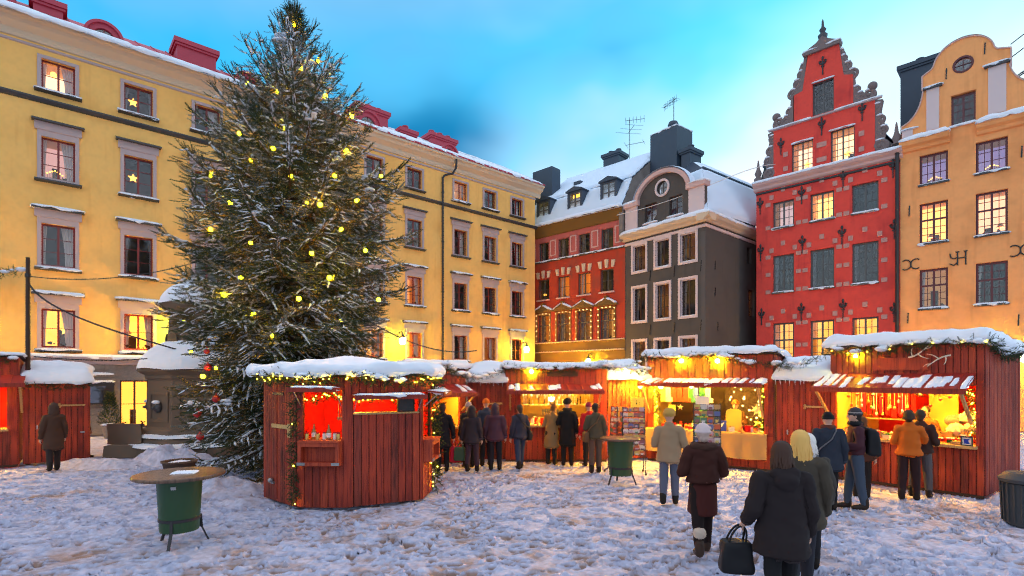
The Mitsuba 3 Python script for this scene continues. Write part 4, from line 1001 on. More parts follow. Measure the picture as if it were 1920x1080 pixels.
def build_tree():
    rng = np.random.default_rng(12)
    P, D, U, S = [], [], [], []
    snow, bough = MB(), MB()
    tips = []
    zs = []
    z = .55
    while z < 11.6:
        zs.append(z); z += .40 - .014 * z
    for li, z0 in enumerate(zs):
        z = z0
        R0 = float(tree_radius(z)); nb = max(5, int(7.6 + R0 * 1.5))
        ph = rng.uniform(0, 6.28)
        for b in range(nb):
            z = z0 + rng.uniform(-.07, .07)
            az = ph + (b + rng.uniform(-.3, .3)) * 2 * math.pi / nb
            L = R0 * rng.uniform(.62, 1.10)
            if rng.random() < .06: L *= 1.15
            dx, dy = math.cos(az), math.sin(az)
            if z < 3.3:
                for _ in range(12):
                    if not KP.intersects(sg.LineString([(TC[0], TC[1]), (TC[0] + dx * L, TC[1] + dy * L)])): break
                    L *= .9
                if L < .6: continue
            up0 = np.interp(z, [0, 3, 6, 9, 12], [.02, .22, .42, .80, 1.5])
            sag = np.interp(z, [0, 3, 6, 9, 12], [.54, .54, .50, .34, .08])
            curl = np.interp(z, [0, 3, 6, 12], [.16, .24, .30, .32])
            n = max(5, int(L / .17))
            t = np.linspace(0, 1, n + 1)
            yaw = rng.uniform(-.22, .22)
            rr = L * t
            hh = z + L * (up0 * t - sag * t ** 1.6 * 1.0 + curl * t ** 3.2) + .03 * np.sin(t * 7 + b)
            lat = yaw * L * t ** 2
            pts = np.stack([TC[0] + dx * rr - dy * lat, TC[1] + dy * rr + dx * lat, hh], 1)
            pts[:, 2] = np.maximum(pts[:, 2], .07)
            bough.tube(pts, np.linspace(.012 + .011 * L, .006, n + 1), 4, caps=False)
            tips.append(pts[-1])
            for _ in range(4):
                P.append(pts[-1] - (pts[-1] - pts[-2]) * rng.uniform(0, .9)); D.append((pts[-1] - pts[-2]) * 3 + rng.normal(0, .25, 3) + [0, 0, .45]); U.append([dx, dy, -.5]); S.append(rng.uniform(.9, 1.35))
            tan = np.gradient(pts, axis=0); tan /= np.linalg.norm(tan, axis=1, keepdims=True)
            sides = np.cross(tan, [0, 0, 1.0]); sides /= np.linalg.norm(sides, axis=1, keepdims=True) + 1e-9
            # main axis twigs
            for k in range(1, n + 1):
                if t[k] < .18: continue
                P.append(pts[k]); D.append(tan[k] + rng.normal(0, .12, 3)); U.append([0, 0, 1.0]); S.append(rng.uniform(1.0, 1.3))
                for sd in (-1, 1):
                    sl = (L * .40 * (1 - t[k]) ** .75 + .17) * rng.uniform(.75, 1.2)
                    sl = min(sl, 1.15) * min(1.0, .35 + .7 * R0)
                    d = tan[k] * .72 + sd * sides[k] * .75 + np.array([0, 0, rng.uniform(-.45, .05)]); d /= np.linalg.norm(d)
                    m = max(1, int(sl / .13))
                    for j in range(m):
                        q = (j + .5) / m
                        p = pts[k] + d * sl * q + np.array([0, 0, -.28 * sl * q * q])
                        P.append(p); D.append(d + rng.normal(0, .12, 3)); U.append([0, 0, 1.0]); S.append(rng.uniform(.95, 1.25))
                        if sl > .3:
                            e = d * .6 + rng.choice([-1, 1]) * np.cross(d, [0, 0, 1.0]) * .8 + np.array([0, 0, rng.uniform(-.3, .25)])
                            P.append(p); D.append(e); U.append([0, 0, 1.0]); S.append(rng.uniform(.7, 1.05))
                    # snow lying along the shoot
                    if rng.random() < .85 and sl > .16:
                        a, c = rng.uniform(.1, .45), rng.uniform(.6, 1.05)
                        q = np.linspace(a, c, 4)
                        w = rng.uniform(.014, .036)
                        sp = [pts[k] + d * sl * x + np.array([0, 0, -.28 * sl * x * x + .022 + w * .25]) + rng.normal(0, .012, 3) for x in q]
                        snow.tube(sp, w * np.array([.45, 1.15, .9, .35]), 6, .55)
                if rng.random() < .6 and t[k] > .3:
                    w = rng.uniform(.02, .045)
                    a = pts[max(0, k - 1)]; c = pts[k]
                    snow.tube([a + [0, 0, .03], a * .6 + c * .4 + rng.normal(0, .012, 3) + [0, 0, .036], c + rng.normal(0, .01, 3) + [0, 0, .03]], w * np.array([.5, 1.1, .5]), 6, .55)
            if rng.random() < .22 and t[-1] > 0 and 2 < z < 10.5:
                c = pts[int(n * rng.uniform(.55, .9))]
                for _ in range(3):
                    snow.ball(c + rng.normal(0, .06, 3) + [0, 0, .05], np.array([.12, .10, .045]) * rng.uniform(.6, 1.2), 1)
    # leader
    for zz in np.linspace(11.0, 12.0, 12):
        for a in range(4):
            an = rng.uniform(0, 6.28)
            P.append([TC[0], TC[1], zz]); D.append([math.cos(an) * .6, math.sin(an) * .6, .9]); U.append([math.cos(an), math.sin(an), -.5]); S.append(.9)
    P, D, U, S = map(np.array, (P, D, U, S))
    D[np.abs(D).sum(1) < .05] = [1, 0, 0]
    ok = P[:, 2] > .04
    S *= np.interp(P[:, 2], [8.5, 11.5], [1.0, .70])
    P, D, U, S = P[ok], D[ok], U[ok], S[ok]
    olive = meshkit.noise(P * 1.3, 3) > .56
    frost = (rng.random(len(P)) < .10 + .42 * (meshkit.noise(P * 1.9 + 4, 7) > .55)) & (D[:, 2] > -.35)
    for sel, m in ((~olive & ~frost, 'spruce'), (olive & ~frost, 'spruce_olive'), (frost, 'spruce_frosted')):
        v, f = scatter(TWIGS, P[sel], D[sel], U[sel], S[sel], rng)
        add(tree, 'foliage', (v, f), m, kind='stuff')
    add(tree, 'branches', bough, 'bark', kind='stuff')
    add(tree, 'snow', snow, 'snow', smooth=True, kind='stuff')
    print('tree twigs', len(P), 'snow', sum(len(x) for x in snow.f))
    return tips


TIPS = build_tree()
# warm bulbs in the tree: (u-x across, z, how far out towards the square as a share of the radius)
BULBS = [(552, 47, .5), (497, 143, .6), (565, 130, .3), (596, 115, .7), (521, 170, .7), (463, 155, .9), (650, 282, .8), (628, 330, .6), (396, 328, .95), (432, 380, .7), (600, 384, .8), (668, 377, .75), (585, 475, .9), (395, 430, .9), (512, 278, .8), (420, 553, .9), (510, 630, .95), (710, 562, .9),
         (685, 470, .8), (345, 605, .8), (575, 380, .6), (470, 300, .6), (660, 218, .85), (448, 250, .85), (610, 180, .6), (545, 330, .5), (640, 430, .9), (470, 455, .9), (560, 560, .95), (405, 690, .95), (380, 706, .95), (640, 600, .9), (475, 590, .6), (358, 660, .9), (535, 240, .7), (715, 330, .8), (618, 520, .7), (452, 520, .8)]
mat('bulb', (0.8, 0.6, 0.3), 0.4, 0.3)
LB = MB().ball((0, 0, 0), .050, 1)


def place_bulbs():
    rng = random.Random(3)
    for bi, (u, v, k) in enumerate(sorted(BULBS, key=lambda b: b[1])):
        # a point inside the crown's outline on the side of the square
        Yd = TC[1]
        for _ in range(12):
            x, z = (u - 960) / 1000 * Yd, 2.3 + (710 - v) / 1000 * Yd
            r = float(tree_radius(z)) * .95
            s = min(.98, abs(x - TC[0]) / r)
            x = TC[0] + (x - TC[0]) * min(1, .9 * r / max(abs(x - TC[0]), 1e-6))
            Yd = TC[1] - r * math.sqrt(1 - s * s) * k
        x, z = (u - 960) / 1000 * Yd, 2.3 + (710 - v) / 1000 * Yd
        key = thing('light_bulb', 'warm glowing bulb hanging in the fir tree, ' + ORD(bi) + ' counted down from its tip', 'light bulb', 'warm bulbs strung on the fir tree')
        vv, ff = LB.arrays(); vv = vv * rng.uniform(.62, 1.12); be = rng.uniform(.35, 1.25)
        add(key, None, (vv + [round(x, 2), round(Yd, 2), round(z, 2)], ff), 'bulb', smooth=True, emit=(150 * be, 62 * be, .05), weight=.2)


place_bulbs()
mat('red_gloss', (0.55, 0.012, 0.012), 0.2, 0.6)
for i, (x, y, z) in enumerate([(-6.9, 12.1, 2.55), (-6.6, 11.9, 1.85), (-7.2, 12.2, 1.5), (-6.75, 11.8, 2.9), (-7.25, 12.4, .95)]):
    b = MB().ball((x, y, z), .085 if i != 3 else .06, 2).lathe([(.02, .08), (.02, .12), (0, .12)], 8, (x, y, z))
    add(thing('red_bauble', ['large glossy red bauble on a low fir branch above the shop window', 'glossy red bauble on the fir, lower of the close pair', 'glossy red bauble on the outermost low fir branch', 'small red bauble highest of those on the fir', 'lowest red bauble of the fir, near the snow'][i], 'bauble', 'red baubles on the fir tree'), None, b, 'red_gloss', smooth=True)

# ---------------------------------------------------------------- the domed well behind the tree
well = thing('well_house', 'domed stone well pavilion with snow covered roof, half hidden behind the fir tree', 'well')
wx, wy = -10.05, 17.2
m = MB()
add(well, 'step', MB().lathe([(2.05, 0), (2.05, .24), (1.98, .28), (.5, .28)], 8, (wx, wy, 0)), 'well_stone')
add(well, 'step', MB().lathe([(1.78, .281), (1.78, .50), (1.72, .54), (.5, .54)], 8, (wx, wy, 0)), 'well_stone')
add(well, 'body', MB().lathe([(1.62, .541), (1.62, .75), (1.45, .85), (1.42, 2.25), (1.5, 2.32), (1.5, 2.4), (1.70, 2.52), (1.70, 2.62), (.6, 2.65)], 8, (wx, wy, 0)), 'well_stone')
add(well, 'upper_body', MB().lathe([(1.0, 2.65), (.95, 3.1), (.85, 4.35), (1.05, 4.5), (1.15, 4.65), (.3, 4.75)], 8, (wx, wy, 0)), 'well_stone')
for zz, r, h in ((2.63, 1.68, .95), (4.67, 1.12, .7)):
    pr = [(r + .02, zz - .03)] + [(r * math.cos(t) ** .8, zz + h * math.sin(t) ** 1.1) for t in np.linspace(.12, math.pi / 2 - .05, 9)] + [(.01, zz + h)]
    sm_ = MB().lathe(pr, 24, (wx, wy, 0)); v, f = sm_.arrays()
    v = v + (meshkit.fbm(v * 1.8, 3, 4)[:, None] - .5) * [.16, .16, .22]
    add(well, 'roof_snow', (v, f), 'snow', smooth=True)
for zz, r in ((.29, 2.0), (.55, 1.73)):
    v, f = MB().lathe([(r, zz), (r - .04, zz + .08), (r - .35, zz + .10), (1.45, zz + .04)], 24, (wx, wy, 0)).arrays()
    add(well, 'step_snow', (v + (meshkit.fbm(v * 3, 3, 4)[:, None] - .5) * [.10, .10, .06], f), 'snow', smooth=True)
ob = MB()
for a in np.radians([-112.5, -67.5, -157.5, -22.5]):
    fr = Fr((wx + 1.30 * math.cos(a), wy + 1.30 * math.sin(a)), (-math.sin(a), math.cos(a)))
    add(well, 'panel', MB().poly(rect(-.42, .42, 1.0, 1.9).difference(rect(-.34, .34, 1.08, 1.82)), -.07, -.03), 'well_stone', fr)
    mm = MB().ball((0, -.08, 1.45), (.14, .12, .17), 2).ball((0, -.16, 1.42), (.05, .12, .05), 1)
    kk = add(well, 'mask_spout', mm, 'dark_metal', fr, smooth=True)
    add(kk, 'snow', MB().ball((0, -.14, 1.60), (.14, .09, .06), 2), 'snow', fr, smooth=True)
    ni = MB().poly(sg.Polygon([(-.2, 3.0)] + arc(0, 3.5, .22, 180, 0, 10) + [(.2, 3.0)]), -.03, -.01)
    fr2 = Fr((wx + .90 * math.cos(a), wy + .90 * math.sin(a)), (-math.sin(a), math.cos(a)))
    add(well, 'niche', ni, 'black_metal', fr2)
# heaps of shovelled snow
def heap(label, x, y, rx, ry, h, seed):
    n = 40
    u, v = np.meshgrid(np.linspace(-1, 1, n), np.linspace(-1, 1, n), indexing='ij')
    r = np.sqrt(u * u + v * v); P = np.stack([x + u * rx, y + v * ry, 0 * u], -1)
    P[..., 2] = h * np.clip(1 - r ** 2, -0.2, 1) * (.30 + 1.4 * meshkit.fbm(P * 3.6, 5, seed)) - .03
    k = thing('snow_heap', label, 'snow heap', 'heaps of shovelled snow')
    add(k, None, MB().grid(P), 'ground_snow', smooth=True)


heap('lumpy heap of shovelled snow at the foot of the well', -9.5, 14.9, 1.2, .7, .42, 3)
heap('bank of loose snow under the low branches of the fir tree', -5.9, 10.9, 1.0, .7, .24, 5)
heap('small snow pile at the foot of the kiosk corner below the tree', -4.9, 9.95, .6, .35, .11, 7)
heap('broken snow lumps beside the board wall of the far stall', 9.5, 10.0, .6, .3, .25, 9)
heap('low snow bank in front of the dim stall beside the well', -11.0, 14.2, 1.4, .6, .2, 11)
# ---------------------------------------------------------------- market stalls
PR = random.Random(77)
NP = np.random.default_rng(31)
WOODS = ('red_wood', 'red_wood_dull', 'red_wood_bright', 'red_wood', 'red_wood_worn')
mat('canopy_red', (0.30, 0.030, 0.022), 0.45, 0.4)
mat('red_cloth', (0.62, 0.012, 0.012), 0.8, 0.2)
mat('gold_cloth', (0.62, 0.40, 0.10), 0.8, 0.2)
mat('sacking', (0.36, 0.24, 0.11), 0.9, 0.1)
mat('black_felt', (0.035, 0.025, 0.022), 0.7, 0.3)


def planks(par, fr, x0, x1, z0, z1, w=.13, y=0.0, th=.022, name='plank', top=None):
    """Board cladding: each plank an entry, small gaps and depths."""
    n = max(1, int(round((x1 - x0) / w))); w = (x1 - x0) / n
    for i in range(n):
        a, b = x0 + i * w + .005, x0 + (i + 1) * w - .005
        e = PR.uniform(-.004, .004)
        zt = z1 if top is None else top((a + b) / 2)
        m = MB()
        c = .006
        m.raw([[a, y, z0], [a, y - th + c + e, z0], [a + c, y - th + e, z0], [b - c, y - th + e, z0], [b, y - th + c + e, z0], [b, y, z0],
               [a, y, zt], [a, y - th + c + e, zt], [a + c, y - th + e, zt], [b - c, y - th + e, zt], [b, y - th + c + e, zt], [b, y, zt]],
              [[0, 1, 7, 6], [1, 2, 8, 7], [2, 3, 9, 8], [3, 4, 10, 9], [4, 5, 11, 10]]).raw([[a, y, zt], [b, y, zt], [b, y - th + e, zt], [a, y - th + e, zt]], [[0, 1, 2, 3]])
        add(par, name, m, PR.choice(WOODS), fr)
    if par + '__backing' not in _used or True:
        add(par, 'backing', MB().box(x0, x1, y + .001, y + .03, z0, z1 if top is None else min(top(x0), top(x1))), 'dark_wood', fr)


def garland(label, pts, fr=W0, r=.075, lights=0, snow=.0, seed=0, group='fir garlands on the stalls', dens=95, hang=.0):
    """A fir garland along the points: foliage, tiny lights, snow."""
    rng = np.random.default_rng(seed + 100)
    pts = np.array([fr.w(*p) for p in pts]); seg = np.linalg.norm(np.diff(pts, axis=0), axis=1); s = np.concatenate([[0], np.cumsum(seg)])
    n = int(s[-1] * dens); t = rng.uniform(0, s[-1], n)
    P = np.stack([np.interp(t, s, pts[:, i]) for i in range(3)], 1)
    i = np.clip(np.searchsorted(s, t) - 1, 0, len(seg) - 1); T = np.diff(pts, axis=0)[i] / (seg[i][:, None] + 1e-9)
    a = rng.uniform(0, 6.28, n); b = np.cross(T, [0.3, .2, 1.0]); b /= np.linalg.norm(b, axis=1, keepdims=True) + 1e-9; c = np.cross(T, b)
    out = np.cos(a)[:, None] * b + np.sin(a)[:, None] * c
    P = P + out * r * .25 + rng.normal(0, .012, (n, 3)); D = out * .9 + T * rng.choice([-1, 1], n)[:, None] * .55 + [0, 0, -hang]
    k = thing('fir_garland', label, 'garland', group)
    add(k, 'foliage', scatter(TWIGS_FAR, P, D, T, np.full(n, r / .10) * rng.uniform(.75, 1.25, n), rng), 'spruce', kind='stuff')
    if lights:
        m = MB(); t = np.linspace(.02, .98, lights) * s[-1] + rng.normal(0, .03, lights)
        for x in t:
            p = np.array([np.interp(x, s, pts[:, q]) for q in range(3)])
            toward = np.array([-p[0], -p[1], 0]); toward /= np.linalg.norm(toward)
            m.ball(p + toward * r * rng.uniform(.6, 1.1) + rng.normal(0, r * .35, 3), .012 + .003 * rng.random(), 0)
        add(k, 'fairy_lights', m, 'bulb', emit=(36, 18, .35), weight=.02, kind='stuff')
    if snow:
        m = MB(); N = int(s[-1] / .16)
        for x in np.linspace(.03, .97, N) * s[-1]:
            if rng.random() > snow: continue
            p = np.array([np.interp(x, s, pts[:, q]) for q in range(3)]) + [0, 0, r * .55] + rng.normal(0, .012, 3)
            m.ball(p, np.array([.11, .075, .045]) * rng.uniform(.6, 1.4), 1)
        if m.n:
            v, f = m.arrays(); v = v + (meshkit.noise(v * 12, 2)[:, None] - .5) * .03
            add(k, 'snow', (v, f), 'snow', smooth=True, kind='stuff')
    return k


def lamp(label, p, r=.06, e=(800, 340, 5), w=1.0, fr=W0, name='lamp_bulb', group=None):
    k = thing(name, label, 'lamp', group)
    m = MB().ball((0, 0, 0), r, 2)
    v, f = m.arrays(); p = fr.w(*p)
    add(k, 'bulb', (v + p, f), 'bulb', smooth=True, emit=e, weight=w * .5)
    add(k, 'socket', MB().lathe([(.0, r * .8), (r * .5, r * .8), (r * .45, r * 2.2), (0, r * 2.2)], 10, p), 'black_metal')
    return k


def strip(par, fr, x0, x1, y, z, e=(150, 74, 9), w=.8, name='strip_light'):
    add(par, name, MB().box(x0, x1, y - .03, y + .03, z - .02, z), 'bulb', fr, emit=e, weight=w * 1.6)


def slab_snow(par, fr, x0, x1, y0, y1, z, th, seed, slope=0.0, name='roof_snow', lump=.5, **kw):
    v, f = rough_snow(sg.box(x0, y0, x1, y1), th * .85, seed, step=.09, lump=lump, edge=.22, freq=1.5, **kw)
    v = v.copy(); v[:, 2] += z + slope * (v[:, 1] - y0)
    add(par, name, (v, f), 'snow', fr, smooth=True)


def icicles(par, fr, x0, x1, y, z, n, seed):
    rng = random.Random(seed); m = MB()
    for i in range(n):
        x = rng.uniform(x0, x1); l = rng.uniform(.05, .2)
        m.tube([(x, y, z), (x, y, z - l * .5), (x, y, z - l)], [.012, .008, .001], 5, caps=False)
    add(par, 'icicles', m, 'snow', fr, smooth=True, kind='stuff')


def canopy(par, fr, x0, x1, z0, z1, out, n, snow, seed):
    """A ribbed awning from the wall at z0 out to z1; the braces carry it. Returns nothing."""
    rng = random.Random(seed)
    w = (x1 - x0) / n
    for i in range(n):
        a, b = x0 + i * w, x0 + (i + 1) * w
        P = np.array([[[x, -y_, z0 + (z1 - z0) * y_ / out + (.018 if j in (0, 4) else .0)] for j, x in enumerate((a + .002, a + .02, (a + b) / 2, b - .02, b - .002))] for y_ in (0.03, out * .5, out)])
        k = add(par, 'canopy_panel', MB().grid(P).grid(P + [0, 0, -.012]), 'canopy_red', fr)
        if rng.random() < snow:
            s0, s1 = (rng.uniform(.0, .35) * out, rng.uniform(.6, 1.0) * out) if snow < .97 else (0, rng.uniform(.85, 1.0) * out)
            v, f = rough_snow(sg.box(a + .01 + rng.uniform(0, .4) * w, -s1, b + rng.uniform(-.35, .30) * w, -s0 - .03), .035, i + seed, step=.06, lump=.4, edge=.06)
            v = v.copy(); v[:, 2] += z0 + (z1 - z0) * (-v[:, 1]) / out + .004
            add(k, 'snow', (v, f), 'snow', fr, smooth=True)
    add(par, 'canopy_board', MB().box(x0 - .02, x1 + .02, -out - .02, -out, z1 - .09, z1 + .012), 'red_wood_dull', fr)


def stall(label, P, Q, depth, h, opn, sill, lint, seed, name='market_stall', wood_back='red_cloth', fascia=True, side=(True, True), plankw=.15, can=None, roof_snow=.2, lw=1.0, strip_e=(150, 74, 9), slope=-.06, overhang=.14):
    P, Q = np.array(P, float), np.array(Q, float)
    fr = Fr(P, Q - P); L = float(np.linalg.norm(Q - P))
    k = thing(name, label, 'market stall')
    a, b = opn
    planks(k, fr, 0, L, .06, sill - .06, plankw)
    planks(k, fr, 0, L, lint, h, plankw)
    if a > .02: planks(k, fr, 0, a, sill - .058, lint - .002, plankw)
    if b < L - .02: planks(k, fr, b, L, sill - .058, lint - .002, plankw)
    fs = Fr(fr.w(L, 0), (fr.M[0, 1], fr.M[1, 1])); fl = Fr(fr.w(0, depth), (-fr.M[0, 1], -fr.M[1, 1]))
    if side[1]: planks(k, fs, .0, depth, .06, h, plankw)
    if side[0]: planks(k, fl, .0, depth, .06, h, plankw)
    add(k, 'counter', MB().box(a - .03, b + .03, -.16, .55, sill - .055, sill), 'raw_wood', fr)
    add(k, 'back_wall', MB().box(.04, L - .04, depth - .04, depth, 0, h), wood_back, fr)
    for q0, q1 in ((.032, .05), (L - .05, L - .032)): add(k, 'side_lining', MB().box(q0, q1, .04, depth - .05, sill, h - .05), 'gold_cloth', fr)
    add(k, 'ceiling', MB().box(.04, L - .04, .04, depth - .05, h - .05, h - .02), 'raw_wood', fr)
    for x in (a - .045, b + .045): add(k, 'post', MB().box(x - .045, x + .045, -.035, .05, sill + .002, lint - .004), 'red_wood', fr)
    add(k, 'kick_board', MB().box(0, L, -.03, -.001, 0, .058), 'dark_wood', fr)
    add(k, 'roof', MB().raw([[x, y, h + .01 + slope * y + dz] for dz in (0, .07) for y in (-overhang, depth + .1) for x in (-.1, L + .1)], [[0, 2, 3, 1], [4, 5, 7, 6], [0, 1, 5, 4], [2, 6, 7, 3], [0, 4, 6, 2], [1, 3, 7, 5]]), 'black_felt', fr)
    slab_snow(k, fr, -.13, L + .13, -overhang - .03, depth + .1, h + .085, roof_snow, seed, slope)
    if can:
        cx0, cx1, z0, z1, out, n, sn = can
        canopy(k, fr, cx0, cx1, z0, z1, out, n, sn, seed)
        for x in (cx0 + .08, cx1 - .08): add(k, 'brace', MB().bar((x, -.04, sill + .42), (x, -out + .04, z1 - .05), .05), 'raw_wood', fr)
    strip(k, fr, a + .15, b - .15, .12, lint - .02 if lint < h - .2 else h - .1, strip_e, lw)
    return k, fr, L


def shed(label, P, Q, depth, h, seed, plankw=.13, latch=True, snow=.24, rise=.35, ice=True):
    P, Q = np.array(P, float), np.array(Q, float)
    fr = Fr(P, Q - P); L = float(np.linalg.norm(Q - P))
    k = thing('wooden_shed', label, 'shed', 'low sheds between the stalls')
    planks(k, fr, 0, L, .05, h, plankw)
    fs = Fr(fr.w(L, 0), (fr.M[0, 1], fr.M[1, 1]))
    planks(k, fs, 0, depth, .05, h, plankw)
    if latch:
        add(k, 'latch', MB().box(L * .52, L * .94, -.05, -.024, h * .72, h * .72 + .045).box(L * .52, L * .56, -.06, -.024, h * .72 - .04, h * .72 + .08), 'raw_wood', fr)
        add(k, 'padlock', MB().box(L * .2, L * .2 + .03, -.04, -.024, .95, 1.06), 'steel', fr)
        add(k, 'hinge', MB().box(L * .86, L * .93, -.03, -.024, .8, .84), 'steel', fr)
    add(k, 'roof', MB().raw([[x, y, h + rise * (y + .12) / (depth + .12) + dz] for dz in (0, .06) for y in (-.12, depth) for x in (-.06, L + .06)], [[0, 2, 3, 1], [4, 5, 7, 6], [0, 1, 5, 4], [2, 6, 7, 3], [0, 4, 6, 2], [1, 3, 7, 5]]), 'black_felt', fr)
    slab_snow(k, fr, -.08, L + .08, -.17, depth, h + .06, snow, seed, rise / depth)
    if ice: icicles(k, fr, 0, L, -.16, h + .07, 16, seed)
    return k, fr, L


# ---- the row across the square
s1, f1, L1 = stall('small stall with red cloth and ribbed awning at the back, half hidden by the kiosk', (-2.75, 13.7), (-1.30, 14.75), 1.6, 2.55, (.25, 1.6), 1.0, 1.98, 1, can=(.1, 1.75, 2.16, 1.92, .75, 9, .5))
sh1, g1, _ = shed('low shed with thick snow roof beside the small red cloth stall', (-1.25, 15.0), (-.2, 14.9), 1.3, 2.2, 2, latch=True)
s2, f2, L2 = stall('gold lit stall of hanging silver ware with snow striped ribbed awning', (-.18, 14.8), (2.62, 14.8), 1.7, 2.58, (.42, 2.44), 1.02, 2.0, 3, wood_back='gold_cloth', can=(.05, 2.62, 2.16, 1.98, .72, 14, .62), roof_snow=.16)
sh2, g2, _ = shed('plank shed lit by a bright lamp between the silver stall and the star lantern stall', (2.70, 15.05), (3.83, 15.15), 1.2, 2.26, 4, latch=False, ice=False)
s3, f3, L3 = stall('wide stall with sacking covered counter, star lanterns and postcard racks in front', (3.85, 15.1), (6.43, 13.12), 1.7, 2.90, (.15, 3.05), .92, 2.22, 5, wood_back='black_felt', can=(-.02, 3.10, 2.30, 2.18, .62, 16, .98), lw=1.4, plankw=.19)
sh3, g3, _ = shed('dark red shed with icicles and raw wood latch between the two big stalls', (6.50, 13.1), (7.42, 12.42), 1.2, 2.24, 6)
s4, f4, L4 = stall('big red stall with reindeer antlers and red goods under a ribbed snowy awning', (7.42, 12.38), (9.02, 10.18), 2.6, 2.98, (.10, 2.60), 1.0, 2.16, 7, can=(-.10, 2.62, 2.42, 2.10, .78, 16, .95), roof_snow=.26, lw=2.0, strip_e=(220, 98, 9), plankw=.12)
s5, f5, L5 = stall('dim stall with red awning and a wreath at the edge of the square', (-14.7, 12.55), (-12.95, 13.98), 1.6, 2.86, (.1, 2.05), 1.0, 2.12, 9, can=(-.1, 2.42, 2.40, 2.18, .8, 10, .0), roof_snow=.08)
sh5, g5, _ = shed('shed with rounded snow roof and raw wood latch beside the dim edge stall', (-12.90, 14.06), (-11.83, 14.92), 1.3, 2.15, 11, snow=.30, ice=False)
garland('fir garland under the rounded snow roof of the edge shed', [(-.05, -.18, 2.12), (.7, -.2, 2.06), (1.4, -.18, 2.12)], g5, .06, 0, .1, 1)
garland('short fir garland on the fascia of the dim edge stall', [(1.2, -.12, 2.82), (1.7, -.14, 2.72), (2.2, -.12, 2.8)], f5, .07, 0, .3, 2)
garland('snowy garland sagging from the kiosk to the silver stall', [(-1.5, 12.0, 2.62), (-1.4, 13.2, 2.42), (-1.0, 14.3, 2.32), (-.5, 14.6, 2.42), (-.1, 14.62, 2.62)], W0, .07, 0, .9, 3)
garland('long snowy garland along the roof edge of the silver stall', [(-.05, -.19, 2.60), (.6, -.2, 2.56), (1.4, -.2, 2.55), (2.2, -.2, 2.58), (2.75, -.19, 2.66), (3.4, -.25, 2.55), (4.0, -.3, 2.52)], f2, .075, 0, .8, 4)
garland('garland hanging over the bright shed lamp up to the star lantern stall', [(0.1, -.3, 2.52), (.55, -.32, 2.62), (1.0, -.3, 2.86), (1.3, -.2, 2.98)], g2, .07, 0, .75, 5)
garland('dark garland along the roof edge of the star lantern stall', [(0, -.2, 2.93), (.8, -.2, 2.88), (1.6, -.2, 2.90), (2.2, -.2, 2.86), (2.6, -.22, 2.72), (3.2, -.24, 2.62), (3.5, -.2, 2.66)], f3, .075, 0, .55, 6)
garland('garland rising over the icicle shed to the antler stall', [(0.0, -.2, 2.62), (.45, -.22, 2.62), (.9, -.2, 2.74), (1.25, -.3, 2.98)], g3, .07, 0, .5, 7)
garland('snow clumped garland along the roof edge of the antler stall', [(0, -.19, 2.96), (.6, -.2, 2.88), (1.2, -.2, 2.92), (1.9, -.2, 2.98), (2.6, -.2, 3.02), (2.78, -.1, 2.98)], f4, .075, 8, .35, 8)
garland('garland draped over the end wall corner of the antler stall', [(2.8, -.16, 3.02), (2.85, .3, 2.92), (2.85, .9, 2.74), (2.86, 1.5, 2.84), (2.86, 2.3, 2.9)], f4, .09, 0, .8, 9)
BG = 'bare bulbs on the stall fronts'
lamp('bare bulb on the fascia of the silver stall', (.72, -.12, 2.50), fr=f2, w=.8)
lamp('blazing flood bulb on the snowy roof of the plank shed', (.42, -.42, 2.46), .075, (700, 340, 30), 1.4, fr=g2)
lamp('bulb on the fascia of the star lantern stall nearer the plank shed', (1.0, -.13, 2.78), fr=f3, w=.8)
lamp('bulb on the fascia of the star lantern stall nearer the icicle shed', (1.95, -.13, 2.76), fr=f3, w=.8)
lamp('bulb on the fascia of the antler stall', (.55, -.13, 2.80), .04, fr=f4, w=.8)
lamp('bulb at the end of the awning over the postcard rack', (.02, -.58, 2.10), fr=f3, w=.8)
lamp('bulb inside the awning of the star lantern stall above the red goods', (.5, -.3, 2.08), fr=f3, w=.7)
lamp('bright bulb under the middle of the star lantern awning', (1.35, -.35, 2.10), .05, fr=f3, w=.8)
lamp('bulb under the awning of the dim edge stall', (1.75, -.25, 1.9), .04, (380, 180, 5), .5, fr=f5)
lamp('bulb on the fascia of the dim edge stall', (1.55, -.15, 2.6), .045, (380, 170, 5), .5, fr=f5)
add(s4, 'sign_board', MB().box(.85, 1.85, -.075, -.03, 2.48, 2.74), 'red_wood_bright', f4)
add(s2, 'sign_board', MB().box(1.15, 2.0, -.06, -.03, 2.36, 2.50), 'dark_wood', f2)


def antler(label, fr, x, z, flip, sc=.72):
    k = thing('reindeer_antler', label, 'antler'); m = MB(); s = -1 if flip else 1
    main = bez([(0, 0, 0), (.22 * s, -.06, .02), (.34 * s, -.10, .16), (.50 * s, -.12, .30)], 12)
    m.tube(main, np.linspace(.026, .010, 12), 7)
    m.tube(bez([main[5], main[5] + [.10 * s, -.04, -.12], main[5] + [.26 * s, -.03, -.14]], 7), np.linspace(.018, .006, 7), 6)
    m.tube(bez([main[2], main[2] + [-.05 * s, -.06, .14], main[2] + [.02 * s, -.08, .24]], 7), np.linspace(.018, .006, 7), 6)
    m.tube(bez([main[9], main[9] + [.12 * s, 0, .0], main[9] + [.17 * s, 0, .08]], 6), np.linspace(.012, .005, 6), 6)
    v, f = m.arrays()
    if flip: v = v * [1, 1, -1]; f = f[:, ::-1]
    add(k, None, (v * sc + [x, -.16, z], f), 'antler_bone', fr, smooth=True)


mat('antler_bone', (0.66, 0.56, 0.42), 0.6, 0.3)
antler('pale reindeer antler fixed to the awning fascia, upper one', f4, 1.55, 2.74, False)
antler('pale forked antler hanging from the red sign board', f4, 2.25, 2.76, True)
